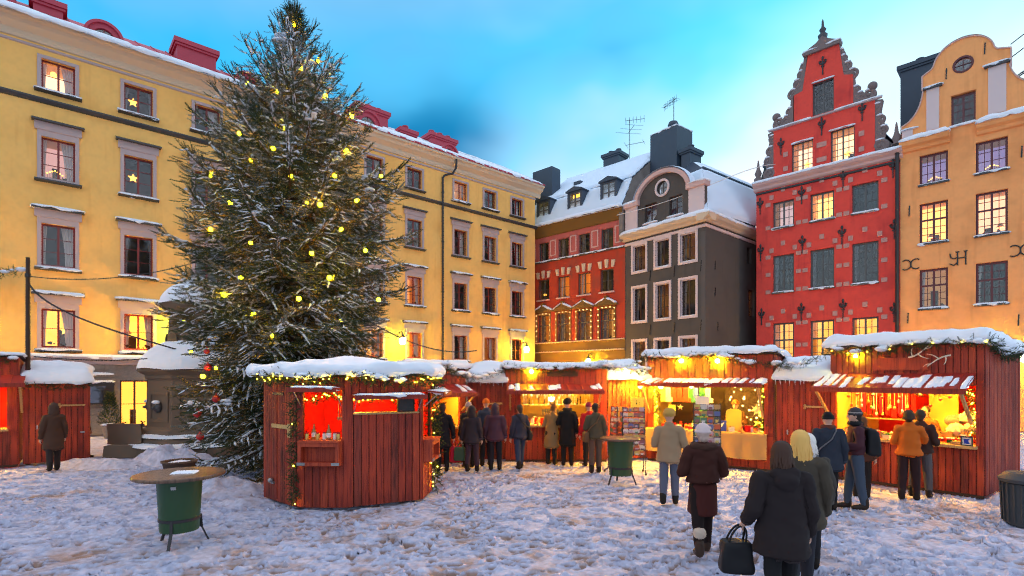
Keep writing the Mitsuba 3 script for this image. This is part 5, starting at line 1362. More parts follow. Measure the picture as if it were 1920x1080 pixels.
# pole with cables beside the edge stall
k = thing('cable_pole', 'dark timber pole standing on the edge stall with cables and a garland', 'pole')
add(k, 'pole', MB().tube([(-12.98, 14.3, 0), (-12.98, 14.3, 5.55)], [.06, .045], 8), 'dark_wood')
add(k, 'band', MB().lathe([(.065, 5.02), (.065, 5.12)], 8, (-12.98, 14.3, 0)), 'black_metal')
garland('snowy garland tied to the cable pole', [(-13.1, 14.3, 5.2), (-13.5, 14.1, 5.08), (-14.2, 13.8, 4.7), (-15.2, 13.4, 4.45)], W0, .08, 0, .8, 12)


def cable(label, pts, r=.018, m='black_metal', n=24):
    p = bez(pts, n); add(thing('cable', label, 'cable'), None, MB().tube(p, r, 5), m, smooth=True)


cable('heavy dark cable sagging from the pole down to the well roof', [(-12.98, 14.3, 4.9), (-12.7, 14.4, 4.1), (-11.2, 15.2, 3.6), (-9.6, 16.0, 3.05)], .022)
cable('thin cable from the top of the pole across the yellow facade into the fir', [(-12.98, 14.3, 5.05), (-11.5, 14.3, 4.85), (-9.5, 14.2, 4.95), (-7.6, 14.0, 5.6)], .012)
cable('low cable from the ledge of the yellow house to the well roof', [(-13.0, 14.5, 2.9), (-11.6, 15.4, 2.75), (-10.6, 16, 2.8), (-9.4, 16.3, 3.3)], .014)
cable('thin pale wire strung from the rust house past the grey gable to the red house', [(6.6, 33.6, 12.6), (10.5, 29.6, 12.4), (12, 28.4, 13.6), (14.6, 29.6, 14.2)], .02, 'white_paint')
cable('cable sagging from the fir over the kiosk roof to the shed', [(-4.4, 14.0, 4.2), (-3.2, 14.6, 3.4), (-2.2, 15, 2.9), (-1.0, 15.2, 3.1)], .014)

# ---- the octagonal kiosk in front
kio = thing('octagonal_kiosk', 'octagonal red plank kiosk with thick snow roof and lit hatches before the fir', 'kiosk')
KH = 2.34
edges = list(zip(KIOSK, KIOSK[1:] + KIOSK[:1]))
KF = [Fr(p, (q[0] - p[0], q[1] - p[1])) for p, q in edges]
KL = [math.hypot(q[0] - p[0], q[1] - p[1]) for p, q in edges]
# 0: door side
planks(kio, KF[0], 0.03, KL[0] - .0, .05, KH, .085)
add(kio, 'strap', MB().box(.42, 1.12, -.055, -.026, 1.40, 1.47).box(1.06, 1.16, -.065, -.026, 1.26, 1.50), 'raw_wood', KF[0])
add(kio, 'hinge', MB().box(.42, .86, -.04, -.026, 2.0, 2.05), 'black_metal', KF[0])
add(kio, 'door_board', MB().box(.55, .59, -.035, -.024, .1, 2.2).box(.55, 1.2, -.035, -.024, 2.2, 2.24), 'red_wood_dull', KF[0])
add(kio, 'foot_lamp', MB().ball((.42, -.07, .42), (.05, .05, .05), 1).box(.38, .5, -.06, -.024, .36, .40), 'steel', KF[0])
# 1: hatch with bottles
planks(kio, KF[1], 0, KL[1], .05, 1.16, .13); planks(kio, KF[1], 0, KL[1], 2.12, KH, .13)
for a, b in ((0, .12), (.80, KL[1])): planks(kio, KF[1], a, b, 1.162, 2.118, .12)
# 2: the wide board side
planks(kio, KF[2], 0.16, KL[2] - .05, .05, 1.66, .135); planks(kio, KF[2], 0, KL[2], 2.0, KH, .13)
planks(kio, KF[2], -.02, .155, .05, 1.998, .175); planks(kio, KF[2], KL[2] - .048, KL[2], .05, 1.998, .05)
# 3: narrow hatch
planks(kio, KF[3], 0, KL[3], .05, 1.08, .1); planks(kio, KF[3], 0, KL[3], 2.08, KH, .1)
planks(kio, KF[3], 0, .06, 1.082, 2.078, .06); planks(kio, KF[3], KL[3] - .1, KL[3], 1.082, 2.078, .1)
for i in (4, 5, 6): planks(kio, KF[i], 0, KL[i], .05, KH, .15)
for i, (a, b, z0, z1) in ((1, (.10, .82, .80, 1.20)), (3, (.05, .70, .74, 1.12))):
    add(kio, 'hatch_shelf', MB().poly(rect(a, b, z0, z1).difference(rect(a + .06, b - .06, z0 + .06, z1 - .07)), -.20, -.024).box(a + .05, b - .05, -.05, -.026, z0 + .05, z1 - .05), 'red_wood_bright', KF[i])
    for x in (a - .01, b - .13): add(kio, 'shelf_hinge', MB().box(x, x + .14, -.215, -.201, z0 + .01, z0 + .06), 'steel', KF[i])
    add(kio, 'counter', MB().box(a, b, -.22, .4, z1 + .002, z1 + .035), 'red_wood_bright', KF[i])
add(kio, 'counter', MB().box(.16, KL[2] - .05, -.03, .35, 1.662, 1.69), 'raw_wood', KF[2])


def flap(fr, x0, x1, z, out, drop, seed):
    k = add(kio, 'hatch_flap', MB().raw([[x, y, z - drop * (-y / out) + dz] for dz in (0, .03) for y in (-out, -.03) for x in (x0, x1)], [[0, 2, 3, 1], [4, 5, 7, 6], [0, 1, 5, 4], [2, 6, 7, 3], [0, 4, 6, 2], [1, 3, 7, 5]]), 'red_wood', fr)
    add(k, 'flap_edge', MB().box(x0, x1, -out - .02, -out - .001, z - drop - .045, z - drop + .035), 'red_wood_dull', fr)
    slab = rough_snow(sg.box(x0 + .05, -out, x1 - .05, -out * .3), .03, seed, step=.06, lump=.5, edge=.08)
    v = slab[0].copy(); v[:, 2] += z + .035 + drop * v[:, 1] / out
    add(k, 'snow', (v, slab[1]), 'snow', fr, smooth=True)
    for x in (x0 + .06, x1 - .06): add(k, 'stay', MB().bar((x, -.03, z - .28), (x, -out * .8, z - drop * .8), .014), 'steel', fr)


flap(KF[1], .02, .86, 2.10, .42, -.02, 3); flap(KF[2], .1, KL[2] - .02, 1.985, .40, .0, 4); flap(KF[3], .02, KL[3], 2.06, .40, .04, 5)
cen = sg.Polygon(KIOSK).centroid
kc = np.array([cen.x, cen.y])
inn = sg.Polygon(KIOSK).buffer(-.06)
fl = MB()
m = trimesh.creation.extrude_polygon(inn, .03, engine='earcut')
add(kio, 'ceiling', (m.vertices + [0, 0, KH - .04], m.faces), 'raw_wood')
add(kio, 'floor', (m.vertices + [0, 0, .05], m.faces), 'raw_wood')
ex = list(inn.exterior.coords)[:-1]
lin = MB()
for p, q in zip(ex, ex[1:] + ex[:1]):
    mid = (np.array(p) + q) / 2
    if mid[1] > 10.9 or mid[0] < -4.2: lin.raw([[*p, .08], [*q, .08], [*q, KH - .05], [*p, KH - .05]], [[0, 1, 2, 3]])
add(kio, 'cloth_lining', lin, 'red_cloth')
roofp = sg.Polygon(KIOSK).buffer(.20, join_style=2)
m = trimesh.creation.extrude_polygon(roofp, .06, engine='earcut')
add(kio, 'roof', (m.vertices + [0, 0, KH + .005], m.faces), 'black_felt')
# snow cushion: rings of the roof outline shrinking upwards
ring = np.array(list(roofp.buffer(.06).simplify(.01).exterior.segmentize(.07).coords)[:-1])
rc_ = []
for s_, z_ in ((.985, KH + .0), (1.012, KH + .06), (1.015, KH + .12), (.995, KH + .18), (.95, KH + .22), (.86, KH + .235), (.7, KH + .25), (.5, KH + .31), (.25, KH + .38), (.02, KH + .40)):
    p = kc + (ring - kc) * s_
    q = np.column_stack([p, np.full(len(p), z_)])
    n_ = meshkit.fbm(q * 1.7, 3, 6) - .5
    n2_ = meshkit.fbm(q * 5.5, 3, 16) - .5
    q[:, 2] += n_ * (.24 if s_ < 1.0 and z_ > KH + .1 else .16) + n2_ * .09
    q[:, :2] += (q[:, :2] - kc) * (n_[:, None] * .07 + n2_[:, None] * .05)
    rc_.append(np.vstack([q, q[:1]]))
add(kio, 'roof_snow', MB().grid(np.array(rc_)), 'snow', smooth=True)
add(kio, 'ceiling_light', MB().lathe([(.16, KH - .12), (.16, KH - .08), (0.02, KH - .06)], 16, (kc[0], kc[1], 0)).raw([[kc[0] - .15, kc[1] - .15, KH - .121], [kc[0] + .15, kc[1] - .15, KH - .121], [kc[0] + .15, kc[1] + .15, KH - .121], [kc[0] - .15, kc[1] + .15, KH - .121]], [[0, 3, 2, 1]]), 'bulb', emit=(70, 36, 6), weight=1.6)
ev = [KF[i].w(x, -.22, KH - .02 + dz) for i, x, dz in ((0, .1, .04), (0, .6, -.02), (0, 1.2, .03), (1, .2, .0), (1, .45, -.05), (1, .8, .01), (2, .3, .03), (2, .6, -.05), (2, .95, -.08), (2, 1.3, -.03), (3, .2, .0), (3, .6, -.03))]
garland('lit fir garland swagged under the snow roof of the kiosk', ev, W0, .085, 46, .25, 20, dens=130)
garland('dark fir garland hanging down the kiosk corner beside the hatch', [KF[1].w(-.02, -.08, z) + np.array([0.02 * math.sin(z * 9), 0, 0]) for z in (2.2, 1.8, 1.4, 1.0, .6, .15)], W0, .075, 4, .0, 21, dens=130)
garland('lit fir garland hanging down the far kiosk corner', [KF[3].w(KL[3] + .02, -.06, z) + np.array([0.03 * math.sin(z * 7), 0, 0]) for z in (2.25, 1.8, 1.4, 1.0, .6, .1)], W0, .11, 16, .05, 22, dens=150)
garland('glittering garland inside the upper edge of the kiosk hatch', [KF[1].w(x, .12, 1.98 - .06 * math.sin(x * 9)) for x in (.1, .3, .5, .7, .85)], W0, .06, 16, .0, 23)
garland('glittering garland inside the long slot of the kiosk', [KF[2].w(x, .18, 1.92 - .03 * math.sin(x * 7)) for x in (.2, .5, .8, 1.1, 1.25)], W0, .05, 18, .0, 24)
# ---------------------------------------------------------------- people
mat('skin', (0.52, 0.30, 0.22), 0.55, 0.35)
mat('eye', (0.03, 0.025, 0.02), 0.2, 0.5)
_cl = {}


def cloth(c, rough=.85, sheen=.3):
    k = tuple(c) + (rough,)
    if k not in _cl:
        _cl[k] = mat('cloth_%d' % len(_cl), c, rough, .2, sheen=sheen)
    return _cl[k]


def ell(c, r, n=14):
    r = (r, r, r) if np.isscalar(r) else r
    return m3.Manifold.sphere(1.0, n).scale(list(map(float, r))).translate(list(map(float, c)))


def chain(st, n=14):
    e = [ell(c, r, n) for c, r in st]
    return [m3.Manifold.batch_hull([a, b]) for a, b in zip(e[:-1], e[1:])]


def solid(parts, length=.045, it=8, amp=.0, freq=9, seed=0, sub=None, flow=None):
    M = m3.Manifold.batch_boolean(parts, m3.OpType.Add)
    if sub: M = M - m3.Manifold.batch_boolean(sub, m3.OpType.Add)
    M = M.refine_to_length(length)
    me = M.to_mesh(); t = trimesh.Trimesh(np.array(me.vert_properties[:, :3]), np.array(me.tri_verts), process=True)
    if it: trimesh.smoothing.filter_taubin(t, .5, .53, it)
    v = np.array(t.vertices)
    if amp:
        q = v * (freq if np.isscalar(freq) else np.array(freq))
        v = v + np.array(t.vertex_normals) * ((meshkit.fbm(q + seed * 5.1, 3, seed) - .5) * 2 * amp)[:, None]
    return v, np.array(t.faces)


def hand(w, d, side, curl=.6):
    """Palm, four bent fingers, a thumb: w wrist, d unit direction of the palm."""
    d = np.array(d, float); d /= np.linalg.norm(d)
    a = np.cross(d, [0, 1.0, 0.2]) if abs(d[1]) < .8 else np.array([1.0, 0, 0]); a /= np.linalg.norm(a)
    fwd = np.cross(a, d); fwd /= np.linalg.norm(fwd)
    if fwd[1] < 0: fwd = -fwd
    inn_ = np.cross(d, fwd) * -side
    out = chain([(w, .026), (w + d * .035, (.030, .030, .03)), (w + d * .085, (.030, .030, .025))], 10)
    for i, (o, L) in enumerate(((-.030, .062), (-.010, .074), (.010, .070), (.029, .055))):
        p0 = w + d * .085 - fwd * o
        p1 = p0 + d * L * .5 + inn_ * .012
        p2 = p1 + (d * (1 - curl) + inn_ * curl) * L * .5
        out += chain([(p0, .0095), (p1, .009), (p2, .0075)], 8)
    t0 = w + d * .03 + fwd * .026; t1 = t0 + d * .035 + fwd * .024 + inn_ * .012
    out += chain([(t0, .012), (t1, .010), (t1 + d * .028 + inn_ * .012, .008)], 8)
    return out


def person(label, x, y, face, h=1.72, coat=(.02, .018, .02), coat_len=.80, legs=(.02, .02, .025), boots=(.015, .012, .01), hair=None, hair_long=0, hat=None, hat_col=None, hood=False, scarf=None, arms=('down', 'down'), stride=0.0, lean=0.0, wide=1.0, skirt=None, z=0.0,
           fur=None, boot_fur=None, seed=1, gloves=None, fine=1.0, group=None, head_turn=0.0, upper=False):
    k = thing('person', label, 'person', group)
    fx, fy = face; n_ = math.hypot(fx, fy); fx, fy = fx / n_, fy / n_
    fr = Fr((x, y), (fy, -fx), z)
    s = h / 1.75
    S = lambda *p: np.array(p, float) * s
    ln = lambda p: np.array([p[0], p[1] + lean * max(0, p[2] - .9 * s) * .9, p[2]])
    J = {}
    for sd, nm in ((-1, 'l'), (1, 'r')):
        st = stride * (1 if sd > 0 else -1)
        J['hip' + nm] = S(sd * .09, 0, .92); J['kn' + nm] = S(sd * .095, st * .55 + .03 * abs(stride) * 3, .50 + .02 * abs(st)); J['an' + nm] = S(sd * .105, st, .09 + (.07 * abs(stride) / .3 if st < 0 else 0))
        J['sh' + nm] = ln(S(sd * .165 * wide, -.01, 1.395))
        a = arms[0 if sd < 0 else 1]
        e, w = {'down': ((.225, -.03, 1.13), (.24, .05, .87)), 'front': ((.245, .0, 1.13), (.10, .23, 1.10)), 'up': ((.24, .10, 1.18), (.12, .26, 1.34)), 'pocket': ((.265, -.06, 1.15), (.20, .08, .95)), 'bag': ((.255, .0, 1.13), (.285, .02, .86)), 'crook': ((.235, -.05, 1.12), (.275, .07, .98)), 'reach': ((.22, .20, 1.18), (.16, .46, 1.08)), 'back': ((.25, -.12, 1.15), (.27, -.18, .90))}[a]
        J['el' + nm] = ln(S(sd * e[0] * (1 + (wide - 1) * .8), e[1], e[2])); J['wr' + nm] = ln(S(sd * w[0] * (1 + (wide - 1) * .6), w[1], w[2]))
    hd = ln(S(0, .015, 1.63)); nk = ln(S(0, -.01, 1.48))
    ang = head_turn
    RZ = rotz(ang)
    H = lambda *p: hd + RZ @ S(*p)
    L = .05 * s / fine
    body = chain([(S(0, 0, .95), S(.15, .10, .10)), (ln(S(0, 0, 1.15)), S(.13, .095, .1)), (ln(S(0, -.01, 1.36)), S(.15, .10, .08)), (nk, .058 * s), (H(0, -.01, -.05), .055 * s)], 12)
    body += [ell(H(0, 0, .015), S(.074, .094, .108), 20)] + chain([(H(0, .02, -.02), S(.066, .078, .07)), (H(0, .055, -.085), S(.036, .032, .028))], 14)
    body += chain([(H(0, .090, .02), .010 * s), (H(0, .112, -.025), .015 * s)], 8) + [ell(H(sd * .076, -.005, -.01), S(.012, .022, .032), 8) for sd in (-1, 1)]
    body += chain([(H(-.02, .088, -.062), .009 * s), (H(.02, .088, -.062), .009 * s)], 6)
    for nm, sd in (('l', -1), ('r', 1)):
        body += chain([(J['sh' + nm], .05 * s), (J['el' + nm], .042 * s), (J['wr' + nm], .030 * s)], 10)
        d = J['wr' + nm] - J['el' + nm]
        if not gloves: body += hand(J['wr' + nm], d, sd, .75 if arms[0 if sd < 0 else 1] in ('bag', 'front') else .45)
        if not upper: body += chain([(J['hip' + nm], .075 * s), (J['kn' + nm], .052 * s), (J['an' + nm], .038 * s), (J['an' + nm] + S(0, .13, -.05), .03 * s)], 10)
    v, f = solid(body, .028 * s, 3)
    add(k, 'body', (v, f), 'skin', fr, smooth=True)
    ey = MB()
    for sd in (-1, 1): ey.ball(H(sd * .031, .084, .018), .0125 * s, 1)
    add(k, 'eyes', ey, 'eye', fr, smooth=True)
    if gloves: add(k, 'gloves', solid(sum([hand(J['wr' + nm], J['wr' + nm] - J['el' + nm], sd, .6) for nm, sd in (('l', -1), ('r', 1))], []), .03, 2), cloth(gloves), fr, smooth=True)
    # trousers, boots
    if not upper:
        tr = []
        for nm in 'lr': tr += chain([(J['hip' + nm], S(.092, .108, .11)), (J['kn' + nm], .078 * s), (J['kn' + nm] * .45 + J['an' + nm] * .55, .070 * s), (J['an' + nm] + S(0, -.005, .02), .058 * s)], 12)
        tr += chain([(J['hipl'], S(.090, .105, .10)), (J['hipr'], S(.090, .105, .10))], 12)
        add(k, 'trousers', solid(tr, L, 4, .010, (14, 14, 9), seed), cloth(legs), fr, smooth=True)
        for nm in 'lr':
            an = J['an' + nm]; bt = chain([(an + S(0, -.01, .10), .062 * s), (an + S(0, -.02, -.03), .056 * s), (an + S(0, .15, -.045), S(.046, .05, .040))], 12)
            add(k, 'boot', solid(bt, .04, 3), cloth(boots, .5), fr, smooth=True)
            if boot_fur: add(k, 'boot_cuff', solid(chain([(an + S(0, -.01, .20), S(.082, .082, .045)), (an + S(0, -.01, .26), S(.082, .082, .04))], 12), .03, 1, .012, 30, seed), cloth(boot_fur), fr, smooth=True)
    # coat
    c = []
    zb = coat_len * s
    W = wide
    stn = [(ln(S(-.125 * W, -.01, 1.395)), S(.080, .098, .070)), (ln(S(.125 * W, -.01, 1.395)), S(.080, .098, .070))]
    c += chain(stn, 14)
    tors = [(ln(S(0, -.01, 1.40)), S(.165 * W, .115 * W, .10)), (ln(S(0, 0, 1.18)), S(.178 * W, .135 * W, .08)), (ln(S(0, 0, 1.0)), S(.195 * W, .148 * W, .07))]
    if coat_len < .92: tors.append((np.array([0, 0, zb + .05]), S(.225 * W, .165 * W + abs(stride) * .2, .05)))
    c += chain(tors, 18)
    for nm in 'lr':
        c += chain([(J['sh' + nm], .078 * s * W), (J['el' + nm], .070 * s * W), (J['wr' + nm] * .9 + J['el' + nm] * .1, .056 * s * W)], 12)
    c += chain([(ln(S(0, -.015, 1.46)), S(.10, .095, .05)), (ln(S(0, -.02, 1.51)), S(.082, .085, .03))], 14)
    if hood == 'down': c += chain([(ln(S(-.07, -.10, 1.47)), S(.07, .06, .06)), (ln(S(.07, -.10, 1.47)), S(.07, .06, .06))], 12) + [ell(ln(S(0, -.14, 1.40)), S(.11, .055, .10), 12)]
    if not upper or True:
        cutz = [m3.Manifold.cube([3, 3, 1.0], True).translate([0, 0, zb - .5])]
        v, f = solid(c, L, 4, .026, (7, 7, 12), seed, cutz)
        add(k, 'coat', (v, f), cloth(coat), fr, smooth=True)
        lighter = [min(1, q * 1.5 + .004) for q in coat]
        hem = v[np.abs(v[:, 2] - zb) < .03]
        if len(hem) > 20:
            cx, cy = hem[:, 0].mean(), hem[:, 1].mean(); an_ = np.arctan2(hem[:, 1] - cy, hem[:, 0] - cx); rr_ = np.hypot(hem[:, 0] - cx, hem[:, 1] - cy)
            o = np.argsort(an_); tt = np.linspace(-math.pi, math.pi, 41)
            rad = np.interp(tt, an_[o], rr_[o], period=2 * math.pi)
            add(k, 'hem', MB().tube(np.stack([cx + rad * np.cos(tt), cy + rad * np.sin(tt), 0 * tt + zb + .012], 1), .013, 6, caps=False), cloth(lighter), fr, smooth=True)
        for nm in 'lr':
            d_ = J['wr' + nm] - J['el' + nm]; d_ = d_ / np.linalg.norm(d_)
            q_ = J['wr' + nm] - d_ * .035
            add(k, 'cuff', MB().tube([q_ - d_ * .02, q_ + d_ * .02], .056 * s * W, 12), cloth(lighter), fr, smooth=30)
    if skirt: add(k, 'skirt', solid(chain([(S(0, 0, .95), S(.18, .14, .08)), (S(0, stride * .1, skirt[0]), S(.19, .16 + abs(stride) * .25, .03))], 16), L, 3, .012, (16, 16, 4), seed), cloth(skirt[1]), fr, smooth=True)
    if fur: add(k, 'fur_collar', solid(chain([(ln(S(a_[0], a_[1], 1.47)), S(.05, .05, .05)) for a_ in ((-.11, .05), (-.12, -.05), (0, -.12), (.12, -.05), (.11, .05))], 10), .03, 1, .018, 28, seed), cloth(fur, .95), fr, smooth=True)
    if scarf: add(k, 'scarf', solid(chain([(ln(S(a_[0], a_[1], 1.50)), S(.04, .04, .045)) for a_ in ((-.06, .07), (-.09, 0), (0, -.09), (.09, 0), (.06, .07), (-.06, .07))], 10), .03, 2, .008, 25, seed), cloth(scarf), fr, smooth=True)
    if hair is not None:
        hr_ = [ell(H(0, -.022, .030), S(.088, .098, .104), 18)]
        if hair_long: hr_ += chain([(H(0, -.045, .0), S(.085, .070, .08)), (H(0, -.07, -.10 - hair_long), S(.085, .05, .05))], 14)
        else: hr_ += [ell(H(0, -.06, -.05), S(.062, .05, .06), 12)]
        v, f = solid(hr_, .025, 2, .007, (40, 40, 7), seed, [m3.Manifold.cube([.5, .2, .5], True).translate(list(H(0, .155 * 1.0, -.09)))])
        add(k, 'hair', (v, f), cloth(hair, .6, .5), fr, smooth=True)
    if hat == 'beanie':
        add(k, 'hat', solid([ell(H(0, -.012, .055), S(.092, .108, .098), 18)] + chain([(H(a_ * .088, b_ * .1 - .012, .035), .020 * s) for a_, b_ in [(math.cos(t), math.sin(t)) for t in np.linspace(0, 2 * math.pi, 13)]], 8), .028, 2, .004, 30, seed, [m3.Manifold.cube([.5, .5, .2], True).translate(list(H(0, 0, -.085)))]), cloth(hat_col), fr, smooth=True)
    elif hat == 'fur':
        add(k, 'hat', solid([ell(H(0, -.012, .07), S(.115, .130, .105), 18)], .028, 1, .016, 26, seed, [m3.Manifold.cube([.5, .5, .2], True).translate(list(H(0, 0, -.09)))]), cloth(hat_col, .95), fr, smooth=True)
    elif hat == 'hood':
        add(k, 'hood', solid([ell(H(0, -.03, .02), S(.112, .125, .135), 18)] + chain([(H(0, -.05, -.06), S(.11, .10, .08)), (nk, S(.12, .11, .06))], 14), .035, 3, .010, 14, seed, [ell(H(0, .10, -.01), S(.082, .12, .105), 14)]), cloth(hat_col), fr, smooth=True)
    if hair is not None and fine > 1 and hat is None: strands(k, fr, hd, s, RZ, [min(1, q * 1.25) for q in hair], hair_long, seed)
    J['fr'], J['s'], J['key'] = fr, s, k
    return J


def handbag(label, J, side, w=.40, hh=.30, col=(.012, .012, .014), drop=.26, cat='bag'):
    k = thing('handbag', label, cat)
    fr = J['fr']; p = J['wr' + side] + (J['wr' + side] - J['el' + side]) / np.linalg.norm(J['wr' + side] - J['el' + side]) * .09
    sd = -1 if side == 'l' else 1
    c = np.array([p[0] + sd * .05, p[1] + .02, p[2] - drop])
    b = [m3.Manifold.batch_hull([ell((c[0] + sx * w * (.38 if zz < .1 else .45), c[1] + sy * .06, c[2] - zz), .035, 10) for sx in (-1, 1) for sy in (-1, 1) for zz in (.03, hh)])]
    add(k, 'bag', solid(b, .035, 3, .016, 8, 3), cloth(col, .5), fr, smooth=True)
    for sy in (-.045, .045):
        add(k, 'handle', MB().tube(bez([(c[0] - w * .28, c[1] + sy, c[2]), (p[0] - .07, p[1] + sy * .5, p[2] + .05), (p[0] + .07, p[1] + sy * .5, p[2] + .05), (c[0] + w * .28, c[1] + sy, c[2])], 16), .010, 6), cloth(col, .5), fr, smooth=True)


def strands(k, fr, hd, s, RZ, col, long, seed, n=110):
    """Hair in strands over the skull, hanging down the back."""
    rng = np.random.default_rng(seed); m = MB()
    for i in range(n):
        ph = rng.uniform(math.pi * .02, math.pi * .98) + math.pi
        ph = ph + (.5 if rng.random() < .15 else 0) * rng.choice([-1, 1])
        p = []
        for t in np.linspace(0.05, 1, 6):
            th = t * 1.75
            p.append(np.array([.088 * math.sin(th) * math.cos(ph), -.015 + .104 * math.sin(th) * math.sin(ph), .022 + .112 * math.cos(th)]))
        e = p[-1]; L = .05 + long * rng.uniform(1.2, 2.2)
        for t in (.35, .7, 1.0): p.append(e + np.array([e[0] * .18 * t + rng.normal(0, .006), -.018 * t + rng.normal(0, .006), -L * t]))
        p = [hd + RZ @ (q * s) for q in p]
        m.tube(p, np.array([.006, .010, .012, .012, .012, .012, .011, .009, .003]) * rng.uniform(.8, 1.3), 5, .6, caps=False)
    add(k, 'hair_strands', m, cloth(col, .5), fr, smooth=True, kind='stuff')


# foreground pair, seen from behind
ja = person('woman in dark brown padded coat with brown hair seen from behind, handbag in hand', 2.50, 4.95, (.12, 1), 1.71, (.021, .015, .016), .66, (.012, .012, .014), hair=(.050, .024, .016), hair_long=.05, arms=('crook', 'down'), stride=.14, wide=1.16, hood='down', seed=3, fine=1.5)
handbag('black leather handbag with two long handles hanging from the woman in the padded coat', ja, 'l', .27, .27, drop=.15)
person('blond woman in olive coat walking close behind the woman with the handbag', 3.08, 5.70, (.25, 1), 1.74, (.060, .048, .035), .70, (.03, .03, .04), hair=(.62, .36, .10), hair_long=.10, arms=('front', 'down'), stride=.15, wide=1.1, seed=4, fine=1.4)
person('white haired figure in grey parka at the shoulder of the blond woman', 3.52, 6.35, (.3, 1), 1.64, (.055, .048, .042), .72, (.02, .02, .025), hair=(.62, .58, .54), hair_long=.04, arms=('down', 'down'), stride=.12, wide=1.08, seed=14, fine=1.3)
person('woman in brown short fur jacket, brown skirt and fur cuffed boots walking over the snow', 2.47, 6.9, (.05, 1), 1.70, (.050, .016, .012), 1.00, (.016, .010, .010), (.05, .03, .022), hair=(.5, .36, .30), hat='beanie', hat_col=(.62, .50, .50), arms=('front', 'front'), stride=.20, wide=1.12, skirt=(.58, (.060, .014, .012)), boot_fur=(.55, .45, .36), fur=(.06, .028, .02), seed=5, fine=1.4)
person('person in beige jacket and golden fur hat standing before the sacking covered counter', 2.86, 9.7, (.35, 1), 1.72, (.30, .20, .12), .78, (.10, .11, .16), hat='fur', hat_col=(.45, .27, .07), arms=('front', 'front'), stride=.08, wide=1.1, seed=6)
def shoulder_bag(label, J, col, side=1):
    k = thing('shoulder_bag', label, 'bag'); fr, s = J['fr'], J['s']
    b = [m3.Manifold.batch_hull([ell(((side * .25 + sx * .03) * s, (-.02 + sy * .12) * s, zz * s), .03, 8) for sx in (-1, 1) for sy in (-1, 1) for zz in (.82, 1.02)])]
    add(k, 'bag', solid(b, .04, 3, .008, 9, 2), cloth(col, .6), fr, smooth=True)
    add(k, 'strap', MB().tube(np.array([(side * .24, -.10, 1.03), (side * .17, -.165, 1.15), (0, -.175, 1.30), (-side * .09, -.12, 1.45), (-side * .12, .0, 1.50), (-side * .06, .13, 1.42), (side * .12, .17, 1.2), (side * .24, .08, 1.03)]) * s, .013, 6), cloth(col, .6), fr, smooth=True)


# by the antler stall
jh = person('person in black hat and dark blue coat facing the icicle shed', 5.48, 9.25, (.2, 1), 1.70, (.024, .030, .045), .72, (.012, .012, .014), hat='beanie', hat_col=(.010, .010, .012), arms=('front', 'down'), stride=.06, wide=1.15, scarf=(.10, .03, .02), seed=7)
jm = person('man in striped beanie, plum jacket and jeans with a backpack on his back', 6.02, 9.35, (-.95, .30), 1.77, (.060, .020, .028), .92, (.050, .070, .105), (.03, .02, .015), hat='beanie', hat_col=(.05, .045, .05), hair=(.03, .02, .015), arms=('front', 'front'), stride=.10, scarf=(.012, .012, .014), seed=8, fine=1.3)
k = thing('backpack', 'black backpack worn by the man in jeans and striped beanie', 'backpack')
b = [m3.Manifold.batch_hull([ell((sx * .10, -.20 - d, zz), .05, 10) for sx in (-1, 1) for d, zz in ((.0, 1.02), (.12, 1.0), (.0, 1.40), (.08, 1.36))])]
add(k, 'bag', solid(b + [m3.Manifold.batch_hull([ell((sx * .07, -.34, zz), .035, 8) for sx in (-1, 1) for zz in (1.03, 1.15)])], .04, 3, .008, 8, 2), cloth((.012, .012, .014), .6), jm['fr'], smooth=True)
for sx in (-1, 1): add(k, 'strap', MB().tube(bez([(sx * .10, -.17, 1.42), (sx * .15, .02, 1.56), (sx * .17, .16, 1.38), (sx * .15, .0, 1.05)], 12), .016, 6), cloth((.012, .012, .014), .6), jm['fr'], smooth=True)
hb = MB(); jf = jm
for i in range(2): pass
add(jm['key'], 'hat_stripe', MB().lathe([(.101, 0), (.103, .018)], 18, (0, .003, 1.70), 1.0, 1.12), cloth((.35, .30, .28)), jm['fr'], smooth=True)
person('small person in dark red brown coat between the jeans man and the antler stall counter', 6.75, 10.3, (.6, .8), 1.56, (.085, .030, .018), .78, (.02, .016, .016), hat='hood', hat_col=(.14, .055, .025), arms=('front', 'down'), seed=9)
person('person in bright orange jacket and dark trousers at the counter of the antler stall', 7.46, 10.02, (.75, .8), 1.70, (.52, .115, .014), .86, (.030, .014, .016), (.02, .012, .01), hair=(.035, .02, .012), arms=('front', 'reach'), stride=.10, seed=10, fine=1.2)
person('man in grey jeans and dark jacket behind the orange jacket at the stall', 7.85, 10.25, (.8, .7), 1.70, (.045, .022, .018), .88, (.085, .085, .10), (.015, .014, .014), hair=(.04, .03, .02), arms=('front', 'front'), stride=.16, seed=11)
person('stallholder in brown jumper behind the counter of the antler stall', 8.95, 11.55, (-.8, -.6), 1.70, (.20, .085, .03), .9, (.02, .02, .02), hair=(.05, .03, .02), arms=('front', 'front'), seed=12)
person('stallholder in brown hat and coat behind the sacking counter of the star lantern stall', 5.95, 14.2, (-.6, -.8), 1.72, (.10, .048, .02), .8, (.02, .02, .02), hat='beanie', hat_col=(.14, .06, .02), arms=('front', 'front'), seed=13)
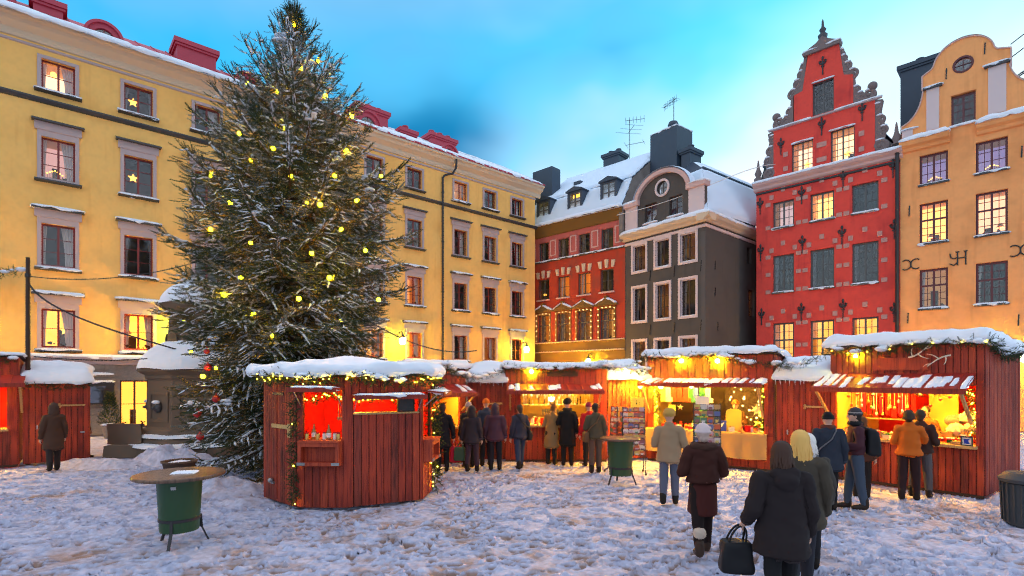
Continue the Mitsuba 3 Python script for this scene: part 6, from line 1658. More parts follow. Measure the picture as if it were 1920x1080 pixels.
# before the silver stall
person('woman in long black coat and dark curly hair before the silver stall', 1.46, 14.05, (.1, 1), 1.74, (.010, .010, .012), .52, (.012, .012, .014), hat='fur', hat_col=(.018, .014, .012), arms=('front', 'down'), scarf=(.02, .018, .018), seed=15)
person('woman in beige coat leaning to the counter of the silver stall', 1.05, 14.25, (.5, 1), 1.62, (.22, .135, .06), .48, (.015, .015, .018), hair=(.16, .08, .03), arms=('front', 'front'), lean=.28, seed=16)
person('person in red jacket and red woollen hat at the corner of the silver stall', 2.02, 14.0, (-.2, 1), 1.66, (.42, .014, .018), .80, (.015, .015, .018), hat='beanie', hat_col=(.22, .02, .05), arms=('down', 'front'), seed=17)
jo = person('man in olive grey jacket and patterned trousers standing behind the red jacket', 2.02, 12.95, (-.1, 1), 1.70, (.075, .058, .036), .86, (.10, .065, .05), hair=(.03, .02, .015), arms=('front', 'down'), stride=.05, seed=18)
jb = person('person in dark blue jacket and jeans passing the silver stall', .20, 13.45, (-.4, 1), 1.64, (.030, .030, .048), .84, (.032, .045, .085), hair=(.05, .03, .02), arms=('down', 'down'), stride=.18, seed=19)
person('wide person in plum coat in the group before the low shed', -.42, 13.35, (.1, 1), 1.66, (.070, .030, .045), .78, (.016, .014, .02), hat='hood', hat_col=(.06, .035, .05), arms=('down', 'down'), wide=1.12, stride=.06, seed=20)
person('person in orange woollen hat and blue coat in the group before the low shed', -.68, 14.0, (-.3, 1), 1.76, (.035, .045, .075), .74, (.02, .02, .03), hat='beanie', hat_col=(.62, .14, .02), arms=('front', 'down'), seed=21)
person('person in pale grey hat and dark coat beside the small red cloth stall', -1.12, 13.75, (-.5, .8), 1.68, (.020, .018, .022), .62, (.014, .014, .018), hat='beanie', hat_col=(.34, .28, .28), arms=('down', 'front'), seed=22)
jr = person('person in black coat half hidden behind the lit kiosk corner with a red bag', -1.72, 13.2, (-.2, 1), 1.68, (.015, .013, .016), .60, (.012, .012, .014), hair=(.03, .02, .02), arms=('down', 'bag'), seed=23)
handbag('puffy red shopping bag hanging low beside the kiosk', jr, 'r', .26, .36, (.45, .012, .04), .12)
handbag('green shopping bag carried in the group before the low shed', person('person in dark grey parka carrying a green bag in the group', -.98, 13.1, (.2, 1), 1.62, (.032, .026, .034), .74, (.05, .03, .045), hat='hood', hat_col=(.03, .025, .03), arms=('bag', 'down'), stride=.1, seed=24), 'l', .24, .3, (.05, .10, .06), .10)
# at the edge stall
person('dim person in long brown coat and hood between the edge shed and the camera', -11.35, 13.2, (-.8, .6), 1.68, (.07, .036, .024), .55, (.03, .022, .022), hat='hood', hat_col=(.07, .04, .03), arms=('down', 'down'), stride=.15, seed=29)
person('dim figure in grey brown coat walking past the shop window of the yellow house', -12.55, 15.6, (1, .1), 1.60, (.060, .042, .036), .7, (.03, .022, .022), hat='hood', hat_col=(.06, .04, .035), arms=('down', 'down'), stride=.2, seed=26)
shoulder_bag('tan shoulder bag of the man in the olive grey jacket', jo, (.12, .06, .03), -1)
shoulder_bag('dark shoulder bag of the person in blue jacket and jeans', jb, (.02, .018, .018), 1)
shoulder_bag('grey strapped bag of the person in black hat before the icicle shed', jh, (.10, .10, .11), -1)
# ---------------------------------------------------------------- things on the square and on the stalls
GR = random.Random(9)
mat('green_enamel', (0.016, 0.060, 0.022), 0.35, 0.5)
mat('table_wood', wood((0.15, 0.085, 0.05), (0.06, 0.035, 0.025)), 0.22, 0.5)
mat('slate', (0.05, 0.055, 0.062), 0.6, 0.3)


def bar_table(label, x, y, r, zt, rot, snow=True):
    k = thing('bar_table', label, 'bar table', 'round bar tables on green barrels')
    fr = W0.at(x, y, 0, rot)
    add(k, 'table_top', MB().lathe([(0, zt - .045), (r - .01, zt - .045), (r, zt - .035), (r, zt - .012), (r - .012, zt), (0, zt)], 40), 'table_wood', fr, smooth=30)
    add(k, 'barrel', MB().lathe([(0, .22), (.235, .22), (.24, .24), (.275, zt - .10), (.28, zt - .055), (0, zt - .046)], 28), 'green_enamel', fr, smooth=35)
    add(k, 'band', MB().lathe([(.246, .36), (.256, .365), (.258, .40), (.248, .405)], 28), 'black_metal', fr, smooth=30)
    add(k, 'rivet_plate', MB().box(-.03, .03, -.292, -.268, zt - .18, zt - .14), 'steel', fr)
    for i in range(3):
        a = i * 2 * math.pi / 3 + .4; c, s = math.cos(a), math.sin(a)
        add(k, 'leg', MB().bar((.25 * c, .25 * s, .40), (.265 * c, .265 * s, .22), .035, .02).bar((.265 * c, .265 * s, .225), (.36 * c, .36 * s, .0), .035, .02).box(.36 * c - .03, .36 * c + .03, .36 * s - .03, .36 * s + .03, -.02, .005), 'black_metal', fr)
    for i in range(3):
        a = i * 2 * math.pi / 3 + .4
        m = MB().ball((.36 * math.cos(a), .36 * math.sin(a), -.005), (.11, .10, .035), 2); v, f = m.arrays()
        add(k, 'packed_snow', (v + (meshkit.fbm(v * 14, 3, i)[:, None] - .5) * .04, f), 'ground_snow', fr, smooth=True)
    if snow:
        v, f = rough_snow(sg.box(-.14, -.10, .16, .12), .018, 3, step=.03, edge=.05)
        add(k, 'snow_patch', (v + [.05, .02, zt], f), 'snow', fr, smooth=True)


bar_table('round bar table on a green barrel near the camera with wet plank top', -4.58, 7.35, .56, 1.0, .3)
bar_table('round bar table on a green barrel before the postcard rack', 2.35, 11.55, .43, 1.02, 1.2, False)
k = thing('fire_bowl', 'low dark wooden tub with curved iron feet behind the nearer bar table', 'tub')
tx, ty = -6.80, 10.9
add(k, 'tub', MB().lathe([(0, .36), (.22, .36), (.28, .50), (.30, .60), (.27, .60), (.24, .50), (0, .50)], 24, (tx, ty, 0)), 'dark_wood', smooth=30)
for a in (0.3, 2.4, 4.5): add(k, 'foot', MB().tube([(tx + .25 * math.cos(a), ty + .25 * math.sin(a), .42), (tx + .32 * math.cos(a), ty + .32 * math.sin(a), .2), (tx + .18 * math.cos(a), ty + .18 * math.sin(a), .0)], .02, 6), 'black_metal')
add(k, 'rim', MB().lathe([(.28, .601), (.325, .601), (.33, .63), (.27, .63), (.28, .601)], 24, (tx, ty, 0)), 'table_wood')
v, f = MB().lathe([(.262, .56), (.2, .60), (.1, .615), (0, .62)], 20, (tx, ty, 0)).arrays()
add(k, 'snow', (v + (meshkit.fbm(v * 9, 3, 4)[:, None] - .5) * [.02, .02, .06], f), 'snow', smooth=True)
# litter bin at the frame edge
k = thing('litter_bin', 'dark grey ribbed litter bin at the end of the antler stall', 'bin')
bx_, by_ = 8.10, 8.35
add(k, 'bin_body', MB().lathe([(0, 0), (.28, 0), (.31, .05), (.33, .66), (.31, .68)], 22, (bx_, by_, 0)), 'slate', smooth=30)
for i in range(22):
    a = i * 2 * math.pi / 22
    add(k, 'rib', MB().bar((bx_ + .312 * math.cos(a), by_ + .312 * math.sin(a), .06), (bx_ + .338 * math.cos(a), by_ + .338 * math.sin(a), .66), .035, .02), 'slate')
add(k, 'lid', MB().lathe([(.37, .68), (.38, .73), (.28, .82), (0, .85)], 22, (bx_, by_, 0)), 'slate', smooth=30)
# stone seat by the well, potted shrub and menu box on the facade
k = thing('stone_seat', 'worn curved stone seat with high back between the edge shed and the well', 'seat')
fr = Fr((-11.35, 15.4), (1, .25))
add(k, 'seat_block', MB().poly(sg.Polygon([(-.42, 0), (.50, 0), (.52, .36), (-.38, .36)]), 0, .5), 'well_stone', fr)
bp = MB(); P = np.array([[(-.50 + .08 * z + u * 1.0 - .1 * z * z, .32 + .16 * math.cos(u * 3) + dy, .36 + .60 * z) for u in np.linspace(0, 1, 8)] for dy, z in ((0, 0), (0, .5), (0, 1), (.14, 1), (.14, .5), (.14, 0))]); bp.grid(P)
add(k, 'back_slab', bp, 'well_stone', fr, smooth=30)
k = thing('menu_case', 'black wall showcase with snow on top beside the shop window', 'showcase')
add(k, 'case', MB().box(2.35, 3.35, -.18, -.05, 1.28, 2.18), 'black_metal', Y)
add(k, 'case_glass', MB().box(2.42, 3.28, -.186, -.183, 1.34, 2.0), 'glass', Y)
add(k, 'snow', rough_snow(sg.box(2.36, -.2, 3.34, -.05), .06, 2, step=.06)[0:2], 'snow', Fr(Y.w(0, 0), YD, 2.18), smooth=True)
k = thing('potted_conifer', 'small potted conifer standing before the black wall showcase', 'shrub')
pc = Y.w(3.15, -1.1)
add(k, 'pot', MB().lathe([(0, 0), (.2, 0), (.26, .45), (.28, .5), (.24, .5), (0, .46)], 16, (pc[0], pc[1], 0)), 'grey_stone', smooth=30)
rng = np.random.default_rng(3); n = 520
zz = rng.uniform(.5, 1.75, n); aa = rng.uniform(0, 6.28, n); rr = (.30 * (1.8 - zz) / 1.1 + .03) * rng.uniform(.3, 1, n)
add(k, 'foliage', scatter(TWIGS_FAR, np.stack([pc[0] + rr * np.cos(aa), pc[1] + rr * np.sin(aa), zz], 1), np.stack([np.cos(aa), np.sin(aa), .7 + 0 * aa], 1), np.tile([0, 0, 1.0], (n, 1)), np.full(n, .9), rng), 'spruce', kind='stuff')
add(k, 'snow', MB().ball((pc[0], pc[1] - .1, .52), (.28, .2, .05), 2), 'snow', smooth=True)


def wall_lantern(label, fr, s, z, e, w=.8, bracket=True):
    k = thing('wall_lantern', label, 'lantern', 'lanterns on the facades')
    y = -.75
    add(k, 'bracket', MB().tube(bez([(s, 0, z + .25), (s, -.4, z + .65), (s, -.75, z + .55), (s, y, z + .34)], 12), .022, 6).bar((s, 0, z + .1), (s, -.5, z + .52), .025), 'black_metal', fr)
    add(k, 'globe', MB().lathe([(.05, z - .20), (.14, z - .17), (.19, z), (.14, z + .17), (.05, z + .2)], 16, (s, y, 0)), 'bulb', fr, smooth=True, emit=e, weight=w * .7)
    add(k, 'cap', MB().lathe([(.18, z + .201), (.10, z + .28), (.02, z + .36), (.0, z + .42)], 12, (s, y, 0)), 'black_metal', fr, smooth=30)


LE = (210, 100, 6)
wall_lantern('glowing globe lantern on the yellow facade near its far corner above the stalls', Y, 25.55, 4.25, LE, 1.2)
wall_lantern('glowing globe lantern on the yellow facade right of the fir tree', Y, 17.47 - 1.3, 4.4, LE, 1.2)
wall_lantern('glowing globe lantern on the yellow facade hidden behind the fir branches', Y, 8.6, 4.4, LE, 1.2)
wall_lantern('glowing globe lantern on the yellow facade over the well', Y, 5.5, 4.3, LE, 1.4)
wall_lantern('glowing globe lantern on the yellow facade above the edge stall', Y, -2.2, 4.3, LE, 1.0)
wall_lantern('glowing globe lantern low on the orange facade behind the antler stall', O_, 4.4, 3.2, LE, 1.0)
wall_lantern('glowing globe lantern on the orange facade beyond the antler stall', O_, 2.3, 2.9, LE, 1.0)
wall_lantern('glowing globe lantern on the rust red house behind the silver stall', D, 5.4, 3.4, LE, 1.0)

# ---- goods. All small things are things of their own.
mat('silver', (0.75, 0.73, 0.70), 0.25, 0.5, metallic=1.0)
mat('gold', (0.80, 0.52, 0.15), 0.3, 0.5, metallic=1.0)
mat('paper_white', (0.72, 0.68, 0.60), 0.7, 0.2)
mat('yellow_card', (0.75, 0.55, 0.08), 0.7, 0.2)
mat('amber_glass', (0.35, 0.13, 0.02), 0.1, 0.6)
mat('green_glass', (0.02, 0.10, 0.03), 0.1, 0.6)
mat('blue_print', (0.02, 0.05, 0.36), 0.4, 0.4)
mat('bread', (0.42, 0.20, 0.06), 0.8, 0.2)
mat('wool_white', (0.62, 0.52, 0.38), 0.95, 0.1)
mat('wool_grey', (0.25, 0.20, 0.16), 0.95, 0.1)
COL = ['red_gloss', 'red_cloth', 'gold', 'paper_white', 'yellow_card', 'raw_wood', 'green_glass', 'bread', 'wool_white']


def bottle(fr, x, y, z, h, m, lab, grp):
    r = h * .16
    k = thing('bottle', lab, 'bottle', grp)
    add(k, 'glass_body', MB().lathe([(0, z), (r, z), (r, z + h * .55), (r * .35, z + h * .75), (r * .32, z + h), (0, z + h)], 12, (x, y, 0)), m, fr, smooth=35)
    add(k, 'bottle_label', MB().lathe([(r * 1.03, z + h * .15), (r * 1.03, z + h * .45)], 12, (x, y, 0)), 'paper_white', fr, smooth=True)


def jar(fr, x, y, z, r, h, m, lab, grp):
    k = thing('jar', lab, 'jar', grp)
    add(k, 'jar_body', MB().lathe([(0, z), (r, z), (r * 1.04, z + h * .4), (r, z + h * .75), (r * .7, z + h * .8)], 12, (x, y, 0)), m, fr, smooth=35)
    add(k, 'lid', MB().lathe([(r * .75, z + h * .8), (r * .78, z + h), (0, z + h * 1.02)], 12, (x, y, 0)), 'red_gloss', fr, smooth=30)


# kiosk: bottles and jars on the hatch counter
for i, x in enumerate((.18, .27, .37, .47, .56, .66, .74)):
    if i % 3 == 1: bottle(KF[1], x, .02 + .06 * (i % 2), 1.235, .26, 'amber_glass', 'amber bottle with pale label on the kiosk hatch, ' + ORD(i) + ' item from the door side', 'bottles on the kiosk hatch')
    else: jar(KF[1], x, .0 + .05 * (i % 2), 1.235, .035, .13, 'paper_white' if i % 2 else 'gold', 'small jar with red lid on the kiosk hatch, ' + ORD(i) + ' item from the door side', 'jars on the kiosk hatch')
k = thing('black_board', 'small black board standing in the long slot of the kiosk', 'board')
add(k, 'board', MB().box(.98, 1.26, .05, .08, 1.695, 1.97), 'black_metal', KF[2]); add(k, 'board_frame', MB().poly(rect(.96, 1.28, 1.692, 1.985).difference(rect(.985, 1.255, 1.71, 1.96)), .04, .09), 'dark_wood', KF[2])
for i in range(6):
    k = thing('wooden_spoon', 'pale wooden ladle hanging inside the kiosk hatch, ' + ORD(i) + ' from the door side', 'ladle', 'ladles inside the kiosk hatch')
    x = .55 + .045 * i
    add(k, None, MB().tube([(x, .5, 1.85), (x, .5, 1.6)], .008, 6).ball((x, .5, 1.57), (.028, .012, .04), 1), 'raw_wood', KF[1])

# silver stall: shelf, hanging ware, candlesticks on the counter
add(s2, 'shelf', MB().box(.5, 2.4, .65, .95, 1.52, 1.545), 'raw_wood', f2)
add(s2, 'shelf', MB().box(.5, 2.4, 1.0, 1.3, 1.85, 1.87), 'raw_wood', f2)
rng = random.Random(5)
for i in range(26):
    x = .5 + 1.88 * i / 25
    k = thing('silver_ornament', 'slender hanging ornament in the gold lit stall, ' + ORD(i) + ' from the low shed', 'ornament', 'silver ornaments hanging in the gold lit stall')
    z = 1.93 - rng.uniform(0, .05); l = rng.uniform(.10, .24)
    add(k, None, MB().tube([(x, .25, z + .05), (x, .25, z - .02)], .003, 4).lathe([(0, z - l), (.02, z - l * .6), (.028, z - l * .3), (.008, z)], 8, (x, .25 + rng.uniform(-.1, .25), 0)), rng.choice(['silver', 'gold', 'silver']), f2, smooth=30)
for i in range(22):
    x = .52 + 1.85 * i / 21 + rng.uniform(-.02, .02); h = rng.uniform(.10, .26)
    k = thing('candlestick', 'small turned candlestick on the gold lit shelf, ' + ORD(i) + ' from low shed end', 'candlestick', 'candlesticks on the shelf of the gold lit stall')
    add(k, None, MB().lathe([(0, 0), (.04, 0), (.035, .015), (.012, .03), (.012, h * .5), (.024, h * .6), (.012, h * .7), (.02, h), (0, h)], 10, (x, .78 + rng.uniform(-.06, .08), 1.546)), rng.choice(['silver', 'gold', 'paper_white', 'black_metal']), f2, smooth=30)
for i in range(30):
    x = .5 + 1.88 * i / 29; y = rng.uniform(-.1, .45); w, d, h = rng.uniform(.05, .12), rng.uniform(.04, .08), rng.uniform(.05, .20)
    k = thing('gift_box', 'small wrapped box on the gold lit counter, ' + ORD(i) + ' from the low shed end', 'box', 'small boxes on the counter of the gold lit stall')
    fr = f2.at(x, y, 1.02, rng.uniform(-.4, .4))
    add(k, 'box', MB().box(-w / 2, w / 2, -d / 2, d / 2, 0, h), rng.choice(COL), fr)
    add(k, 'box_lid', MB().box(-w / 2 - .004, w / 2 + .004, -d / 2 - .004, d / 2 + .004, h, h + .015), rng.choice(COL), fr)
for i in range(7):
    k = thing('price_card', 'dark little price card in the gold lit stall, ' + ORD(i) + ' from the low shed', 'card', 'cards in the gold lit stall')
    add(k, None, MB().box(1.05 + i * .07, 1.10 + i * .07, .6, .61, 1.25, 1.42), 'black_metal', f2)
lamp('white paper lantern glowing on the shelf of the gold lit stall', (1.33, .72, 1.72), .085, (9, 6.5, 2.5), .5, fr=f2, name='paper_lantern')

# star lantern stall: sacking cloth over the counter, boards of goods, tablets, stars
P = np.array([[(x, -.17 - .02 * math.sin(x * 14) * t - .03 * t + (.7 if t < 0 else 0), .93 - max(t, 0) * (.62 + .03 * math.sin(x * 3))) for x in np.linspace(.0, 3.14, 60)] for t in (-1, 0, .1, .3, .6, 1.0)])
add(thing('sacking_cloth', 'sacking cloth hanging in folds over the front of the long counter', 'cloth'), None, MB().grid(P), 'sacking', f3, smooth=True)


def star(label, fr, x, y, z, r, e=None, grp=None, m='bulb', n=5):
    k = thing('paper_star', label, 'star', grp)
    pts = []
    for i in range(2 * n):
        q = r if i % 2 == 0 else r * .42; pts.append((x + q * math.sin(i * math.pi / n), z + q * math.cos(i * math.pi / n)))
    v = [[a, y, b] for a, b in pts] + [[x, y - r * .28, z], [x, y + r * .28, z]]
    N = 2 * n
    mb = MB().raw(v, [[i, (i + 1) % N, N] for i in range(N)] + [[(i + 1) % N, i, N + 1] for i in range(N)])
    add(k, None, mb, m, fr, emit=e, weight=.4)


star('glowing many pointed star lantern at the icicle shed end of the counter', f3, 2.88, -.05, 1.52, .17, (90, 42, 1), n=7)
star('glowing star among the dark goods near the middle of the stall', f3, 1.45, .6, 1.62, .12, (10, 5.5, .7))
star('glowing little star beside the red goods of the star lantern stall', f3, .75, .5, 1.5, .10, (10, 5.5, .7))
add(s3, 'display_board', MB().box(1.78, 2.75, 1.2, 1.24, .95, 2.15), 'black_felt', f3)
m = MB(); rng = random.Random(8)
for i in range(26): m.ball((1.85 + .85 * rng.random(), 1.18, 1.1 + 1.0 * rng.random()), rng.uniform(.018, .034), 1)
add(s3, 'fairy_lights', m, 'bulb', f3, emit=(5, 3.0, .6), weight=.05, kind='stuff')
for i, (x, m_) in enumerate([(.3, 'gold_cloth'), (.62, 'red_cloth'), (.78, 'red_cloth'), (.95, 'red_cloth'), (1.1, 'green_glass'), (1.22, 'blue_print'), (1.4, 'green_glass'), (1.55, 'wool_white'), (.45, 'wool_white')]):
    k = thing('hanging_stocking', '%s knitted piece hanging %s in the star lantern stall' % ({'gold_cloth': 'golden', 'red_cloth': 'red', 'green_glass': 'dark green', 'blue_print': 'deep blue', 'wool_white': 'cream'}[m_], ['at the plank shed end', 'first of the red ones', 'second of the red ones', 'third of the red ones', 'beside the red ones', 'beside the middle bulb', 'under the middle bulb', 'beyond the middle bulb', 'between gold and red'][i]), 'textile')
    add(k, None, MB().poly(sg.Polygon([(x - .06, 1.72), (x + .06, 1.72), (x + .06, 2.04), (x - .06, 2.04)]).union(sg.Polygon([(x - .06, 1.66), (x + .13, 1.66), (x + .13, 1.76), (x - .06, 1.78)])).buffer(.012), .35, .39), m_, f3)
for i in range(34):
    x = .25 + 2.6 * i / 33; y = rng.uniform(-.1, .45)
    if i % 2: jar(f3, x, y, .935, rng.uniform(.03, .05), rng.uniform(.10, .2), rng.choice(['gold', 'red_gloss', 'paper_white', 'amber_glass']), 'small jar on the sacking covered counter, ' + ORD(i) + ' from the plank shed', 'jars on the sacking counter')
    else:
        k = thing('gift_box', 'small box on the sacking covered counter, ' + ORD(i) + ' from the plank shed', 'box', 'boxes on the sacking counter'); w, h = rng.uniform(.06, .14), rng.uniform(.06, .18)
        fr = f3.at(x, y, .935, rng.uniform(-.5, .5)); add(k, 'box', MB().box(-w / 2, w / 2, -.04, .04, 0, h), rng.choice(COL), fr); add(k, 'box_lid', MB().box(-w / 2 - .004, w / 2 + .004, -.044, .044, h, h + .012), rng.choice(COL), fr)
for i in range(4): bottle(f3, 1.2 + .08 * i, .3, .935, .34, 'green_glass', 'dark green bottle under the middle bulb of the star stall, ' + ORD(i) + ' from the plank shed', 'green bottles in the star lantern stall')
k = thing('tree_figure', 'small glittering green tree figure in the middle of the star lantern stall', 'ornament')
add(k, None, MB().lathe([(0, .936), (.05, .936), (.05, 1.0), (.20, 1.0), (.12, 1.2), (.16, 1.2), (.08, 1.4), (.11, 1.4), (.0, 1.66)], 14, (1.38, .5, 0)), 'green_glass', f3)
k = thing('yellow_tray', 'rounded yellow tray leaning upright on the sacking counter', 'tray')
add(k, None, MB().poly(sg.box(2.12, .95, 2.50, 1.52).buffer(-.1).buffer(.1), .02, .06), 'yellow_card', f3)
k = thing('picture_book', 'blue picture box standing on the sacking counter before the yellow tray', 'box')
add(k, 'cover', MB().box(1.86, 2.16, -.10, -.07, .95, 1.22), 'blue_print', f3)
add(k, 'cover_picture', MB().poly(sg.Polygon([(1.92, .99), (2.0, 1.08), (2.05, 1.05), (2.12, 1.18), (2.02, 1.14), (1.95, 1.2)]), -.104, -.101), 'paper_white', f3)
star('golden wreath star on the counter end of the star lantern stall', f3, 2.85, .25, 1.15, .14, None, None, 'gold', 6)
for lab, fr, x, z, w in (('pale paper notice pinned over the postcard rack', f3, 1.72, 1.72, .34), ('yellow notice standing on the postcard rack by the plank shed', g2, .55, 1.66, .34), ('small yellow notice among the red goods', f3, .66, 1.5, .2)):
    k = thing('paper_notice', lab, 'notice')
    y = -.62 if fr is not f3 or x > 1 else .1
    y = -.95 if fr is g2 else y
    add(k, 'sheet', MB().box(x - w / 2, x + w / 2, y, y + .006, z - w * .4, z + w * .4), 'yellow_card' if fr is g2 or x < 1 else 'paper_white', fr)
    if fr is g2: add(k, 'print', MB().bar((x - .03, y - .003, z - .06), (x - .02, y - .003, z + .06), .012).ball((x + .05, y, z - .03), (.012, .004, .012), 1).ball((x + .06, y, z + .01), (.01, .004, .01), 1), 'black_metal', fr)


def card_rack(label, fr, cols, rows, w, z0, z1, seed, lean=.12, sides=2):
    """A wire rack: every card pocket row holds cards, each a part."""
    k = thing('postcard_rack', label, 'postcard rack'); rng = random.Random(seed)
    cw, rh = w / cols, (z1 - z0) / rows
    pal = [cloth(c, .5) for c in ((.5, .12, .06), (.55, .42, .12), (.12, .14, .3), (.55, .5, .45), (.25, .1, .12), (.1, .2, .12), (.5, .28, .1), (.08, .08, .1), (.45, .3, .35), (.6, .55, .5))]
    for sd in range(sides):
        for j in range(rows):
            for i in range(cols):
                z = z0 + rh * (j + .06); t = (z - z0) / (z1 - z0)
                y = (-.16 + lean * t) * (1 if sd == 0 else -1)
                x = -w / 2 + cw * (i + .5)
                a, b = .45 * cw, rh * .80
                y2 = y + (lean * b / (z1 - z0)) * (1 if sd == 0 else -1)
                c = MB().raw([[x - a, y, z], [x + a, y, z], [x + a, y2, z + b], [x - a, y2, z + b]], [[0, 1, 2, 3]])
                kk = add(k, 'card', c, rng.choice(pal), fr)
                q, o = rng.uniform(.2, .6) * b, (-.004 if sd == 0 else .004)
                c2 = MB().raw([[x - a * .7, y + o, z + b * .12], [x + a * rng.uniform(.1, .8), y + o, z + b * .12], [x + a * rng.uniform(.1, .8), y2 + o, z + b * .12 + q], [x - a * .7, y2 + o, z + b * .12 + q]], [[0, 1, 2, 3]])
                if sd == 0: add(kk, 'picture', c2, rng.choice(pal), fr)
    wr = MB()
    for sx in (-w / 2, w / 2):
        for sd in (1, -1): wr.bar((sx, -.165 * sd, z0 - .35), (sx, (-.165 + lean) * sd, z1), .014)
    for j in range(rows):
        t = j / rows
        for sd in (1, -1): wr.bar((-w / 2, (-.185 + lean * t) * sd, z0 + rh * j + .02), (w / 2, (-.185 + lean * t) * sd, z0 + rh * j + .02), .010)
    add(k, 'wire_frame', wr, 'black_metal', fr)
    for sx in (-w / 2, w / 2):
        for sy in (-.2, .2): add(k, 'foot', MB().bar((sx, sy * .8, z0 - .35), (sx, sy * 1.3, .05), .02).ball((sx, sy * 1.3, .03), .03, 1), 'black_metal', fr)


card_rack('tall slanted postcard rack in front of the plank shed, full of bright cards', Fr((2.95, 12.95), (1, -.12)), 4, 9, .52, .45, 1.62, 1)
card_rack('postcard rack with picture cards standing before the sacking counter', Fr((4.55, 12.45), (1, -.3)), 4, 9, .58, .35, 1.72, 2, .06)
card_rack('narrow grey card stand beside the slanted rack at the plank shed', Fr((2.58, 13.1), (.35, -1)), 2, 9, .30, .45, 1.62, 3, .10)

# antler stall: trays, boxes, textiles, sheepskins
rng = random.Random(12)
add(s4, 'shelf', MB().box(.2, 1.4, 1.0, 1.35, 1.35, 1.375), 'raw_wood', f4)
add(s4, 'yellow_panel', MB().box(1.42, 1.95, 1.5, 1.53, 1.0, 2.12), 'gold_cloth', f4)
for i in range(22):
    x = .2 + 1.15 * i / 21
    k = thing('hanging_trinket', 'small trinket on a ribbon in the antler stall, ' + ORD(i) + ' from the icicle shed end', 'trinket', 'trinkets hanging in the antler stall')
    z = 1.98; l = rng.uniform(.15, .45); y = rng.uniform(.25, .7)
    add(k, None, MB().tube([(x, y, 2.1), (x, y, z - l)], .006, 4).ball((x, y, z - l - .03), (.028, .02, .04), 1), rng.choice(['gold', 'silver', 'red_gloss', 'wool_white', 'raw_wood', 'green_glass']), f4)
for i in range(9):
    x = .25 + .125 * i
    k = thing('hanging_scarf', 'red woven scarf hanging in the antler stall, ' + ORD(i) + ' from the icicle shed end', 'scarf', 'red scarves in the antler stall')
    P = np.array([[(x - .05 + .1 * u, 1.1 + .012 * math.sin(u * 9 + i), 2.05 - .55 * t - .05 * (i % 3)) for u in np.linspace(0, 1, 6)] for t in (0, .5, 1)])
    add(k, None, MB().grid(P), 'red_cloth' if i % 3 else 'red_gloss', f4, smooth=True)
for i in range(46):
    x = .2 + 2.3 * i / 45; y = rng.uniform(-.12, .5); h = rng.uniform(.04, .15); w, d = rng.uniform(.08, .2), rng.uniform(.06, .12)
    k = thing('goods_tray' if i % 3 else 'gift_box', ['small box on the antler stall counter, ', 'shallow tray of trinkets on the antler stall counter, '][1 if i % 3 else 0] + ORD(i) + ' from the icicle shed', 'tray' if i % 3 else 'box', 'trays on the antler stall counter' if i % 3 else 'boxes on the antler stall counter')
    fr = f4.at(x, y, 1.0 + (.10 * (y + .12)), rng.uniform(-.3, .3))
    c1 = rng.choice(COL)
    if i % 3:
        add(k, 'tray', MB().box(-w / 2, w / 2, -d / 2, d / 2, 0, .02).box(-w / 2, w / 2, -d / 2, -d / 2 + .01, .021, .05).box(-w / 2, w / 2, d / 2 - .01, d / 2, .021, .05), rng.choice(['raw_wood', 'red_cloth', 'red_gloss']), fr)
        c = MB()
        for q in range(7): c.ball((rng.uniform(-.4, .4) * w, rng.uniform(-.4, .4) * d, .05), rng.uniform(.015, .03), 1)
        add(k, 'trinkets', c, c1, fr, kind='stuff')
    else:
        add(k, 'box', MB().box(-w / 2, w / 2, -d / 2, d / 2, 0, h), c1, fr); add(k, 'box_lid', MB().box(-w / 2 - .005, w / 2 + .005, -d / 2 - .005, d / 2 + .005, h, h + .015), rng.choice(COL), fr)
for i, (x, y, z) in enumerate([(2.15, .55, 1.25), (2.42, .6, 1.30), (2.3, .8, 1.5), (2.05, .85, 1.42)]):
    k = thing('sheepskin', ['rolled cream sheepskin nearest the counter end', 'cream sheepskin against the end post', 'pale sheepskin topping the pile', 'grey tinged sheepskin behind the pile'][i] + ' in the antler stall', 'sheepskin')
    v, f = solid([ell((x, y, z), (.17, .14, .13), 16)], .03, 1, .03, 16, i)
    add(k, None, (v, f), 'wool_white' if i != 3 else 'wool_grey', f4, smooth=True)
k = thing('framed_card', 'small framed blue and white card at the counter end of the antler stall', 'card')
add(k, 'card', MB().box(2.40, 2.56, -.10, -.09, 1.01, 1.17), 'paper_white', f4); add(k, 'card_frame', MB().poly(rect(2.385, 2.575, .998, 1.185).difference(rect(2.41, 2.55, 1.02, 1.16)), -.115, -.101), 'slate', f4); add(k, 'card_print', MB().poly(sg.Polygon([(2.44, 1.04), (2.52, 1.04), (2.50, 1.10), (2.53, 1.14), (2.43, 1.13)]), -.104, -.1005), 'blue_print', f4)
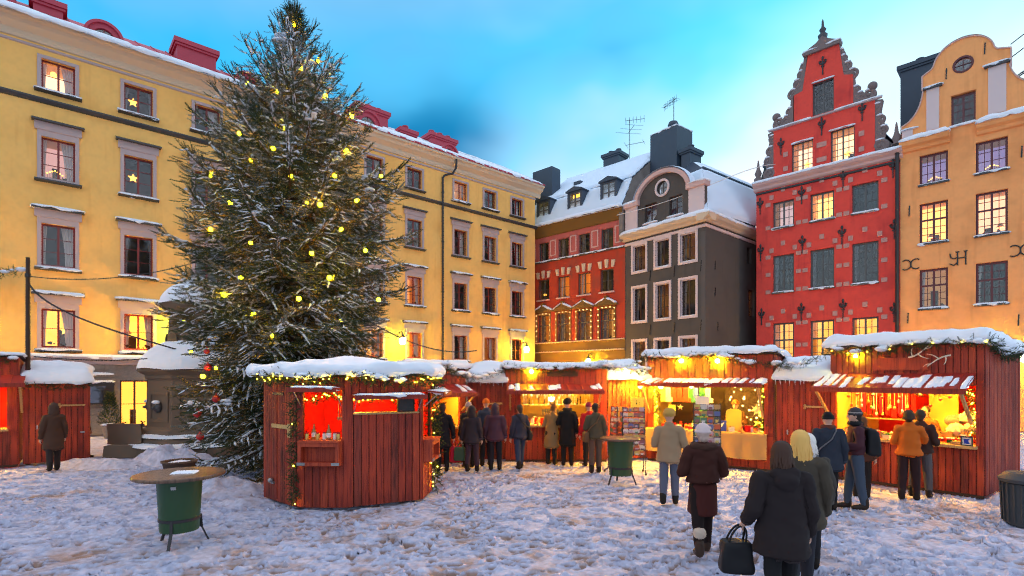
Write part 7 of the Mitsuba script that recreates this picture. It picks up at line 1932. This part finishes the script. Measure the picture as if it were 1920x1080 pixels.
garland('red berried fir garland inside the upper edge of the antler stall', [(.1, .02, 2.12), (.8, .04, 2.06), (1.5, .04, 2.08), (2.2, .03, 2.05), (2.55, .02, 2.0)], f4, .07, 40, 0, 31)
garland('lit fir garland down the end post inside the antler stall', [(2.52, .05, 2.05), (2.55, .06, 1.6), (2.54, .05, 1.2)], f4, .06, 14, 0, 32)
garland('lit fir garland inside the upper edge of the gold lit stall', [(.45, .04, 1.98), (1.4, .04, 1.93), (2.4, .04, 1.97)], f2, .05, 34, 0, 33)
garland('lit fir garland round the plank shed end of the star lantern stall', [(.22, .02, 2.18), (.24, .03, 1.6), (.25, .03, 1.0)], f3, .07, 16, 0, 34)
garland('lit fir garland at the icicle shed end of the star lantern stall', [(3.0, .02, 2.18), (2.98, .03, 1.6), (2.98, .03, 1.0)], f3, .07, 14, 0, 35)
for i in range(14):
    k = thing('hanging_ball', 'small hanging ball in the antler stall opening, ' + ORD(i) + ' from the icicle shed end', 'bauble', 'balls hanging in the antler stall opening'); x = .3 + 2.2 * i / 13; z = 1.7 + .38 * rng.random()
    add(k, None, MB().ball((x, .08 + .1 * rng.random(), z), .035, 1), rng.choice(['red_gloss', 'red_gloss', 'gold']), f4, smooth=True)
# edge stall and the small stall: wreath, jars
for fr, x, z, lab in ((f5, 1.55, 1.62, 'lit fir wreath with red bow hanging in the dim edge stall'),):
    k = garland(lab, [(x + .2 * math.cos(t), .05, z + .2 * math.sin(t)) for t in np.linspace(0, 6.28, 14)], fr, .06, 14, 0, 41, None)
for i in range(12):
    jar(f1, .35 + 1.15 * i / 11, .1 + .1 * (i % 2), 1.0, .04, .15, rng.choice(['gold', 'red_gloss', 'paper_white']), 'small jar on the counter of the small red cloth stall, ' + ORD(i) + ' from the kiosk', 'jars in the small red cloth stall')
add(s1, 'shelf', MB().box(.9, 1.6, .9, 1.2, 1.45, 1.47), 'raw_wood', f1)
for i in range(6): jar(f1, .95 + .11 * i, 1.0, 1.471, .04, .16, rng.choice(['gold', 'paper_white', 'amber_glass']), 'jar on the shelf of the small red cloth stall, ' + ORD(i) + ' from the kiosk', 'jars on the shelf of the small red cloth stall')
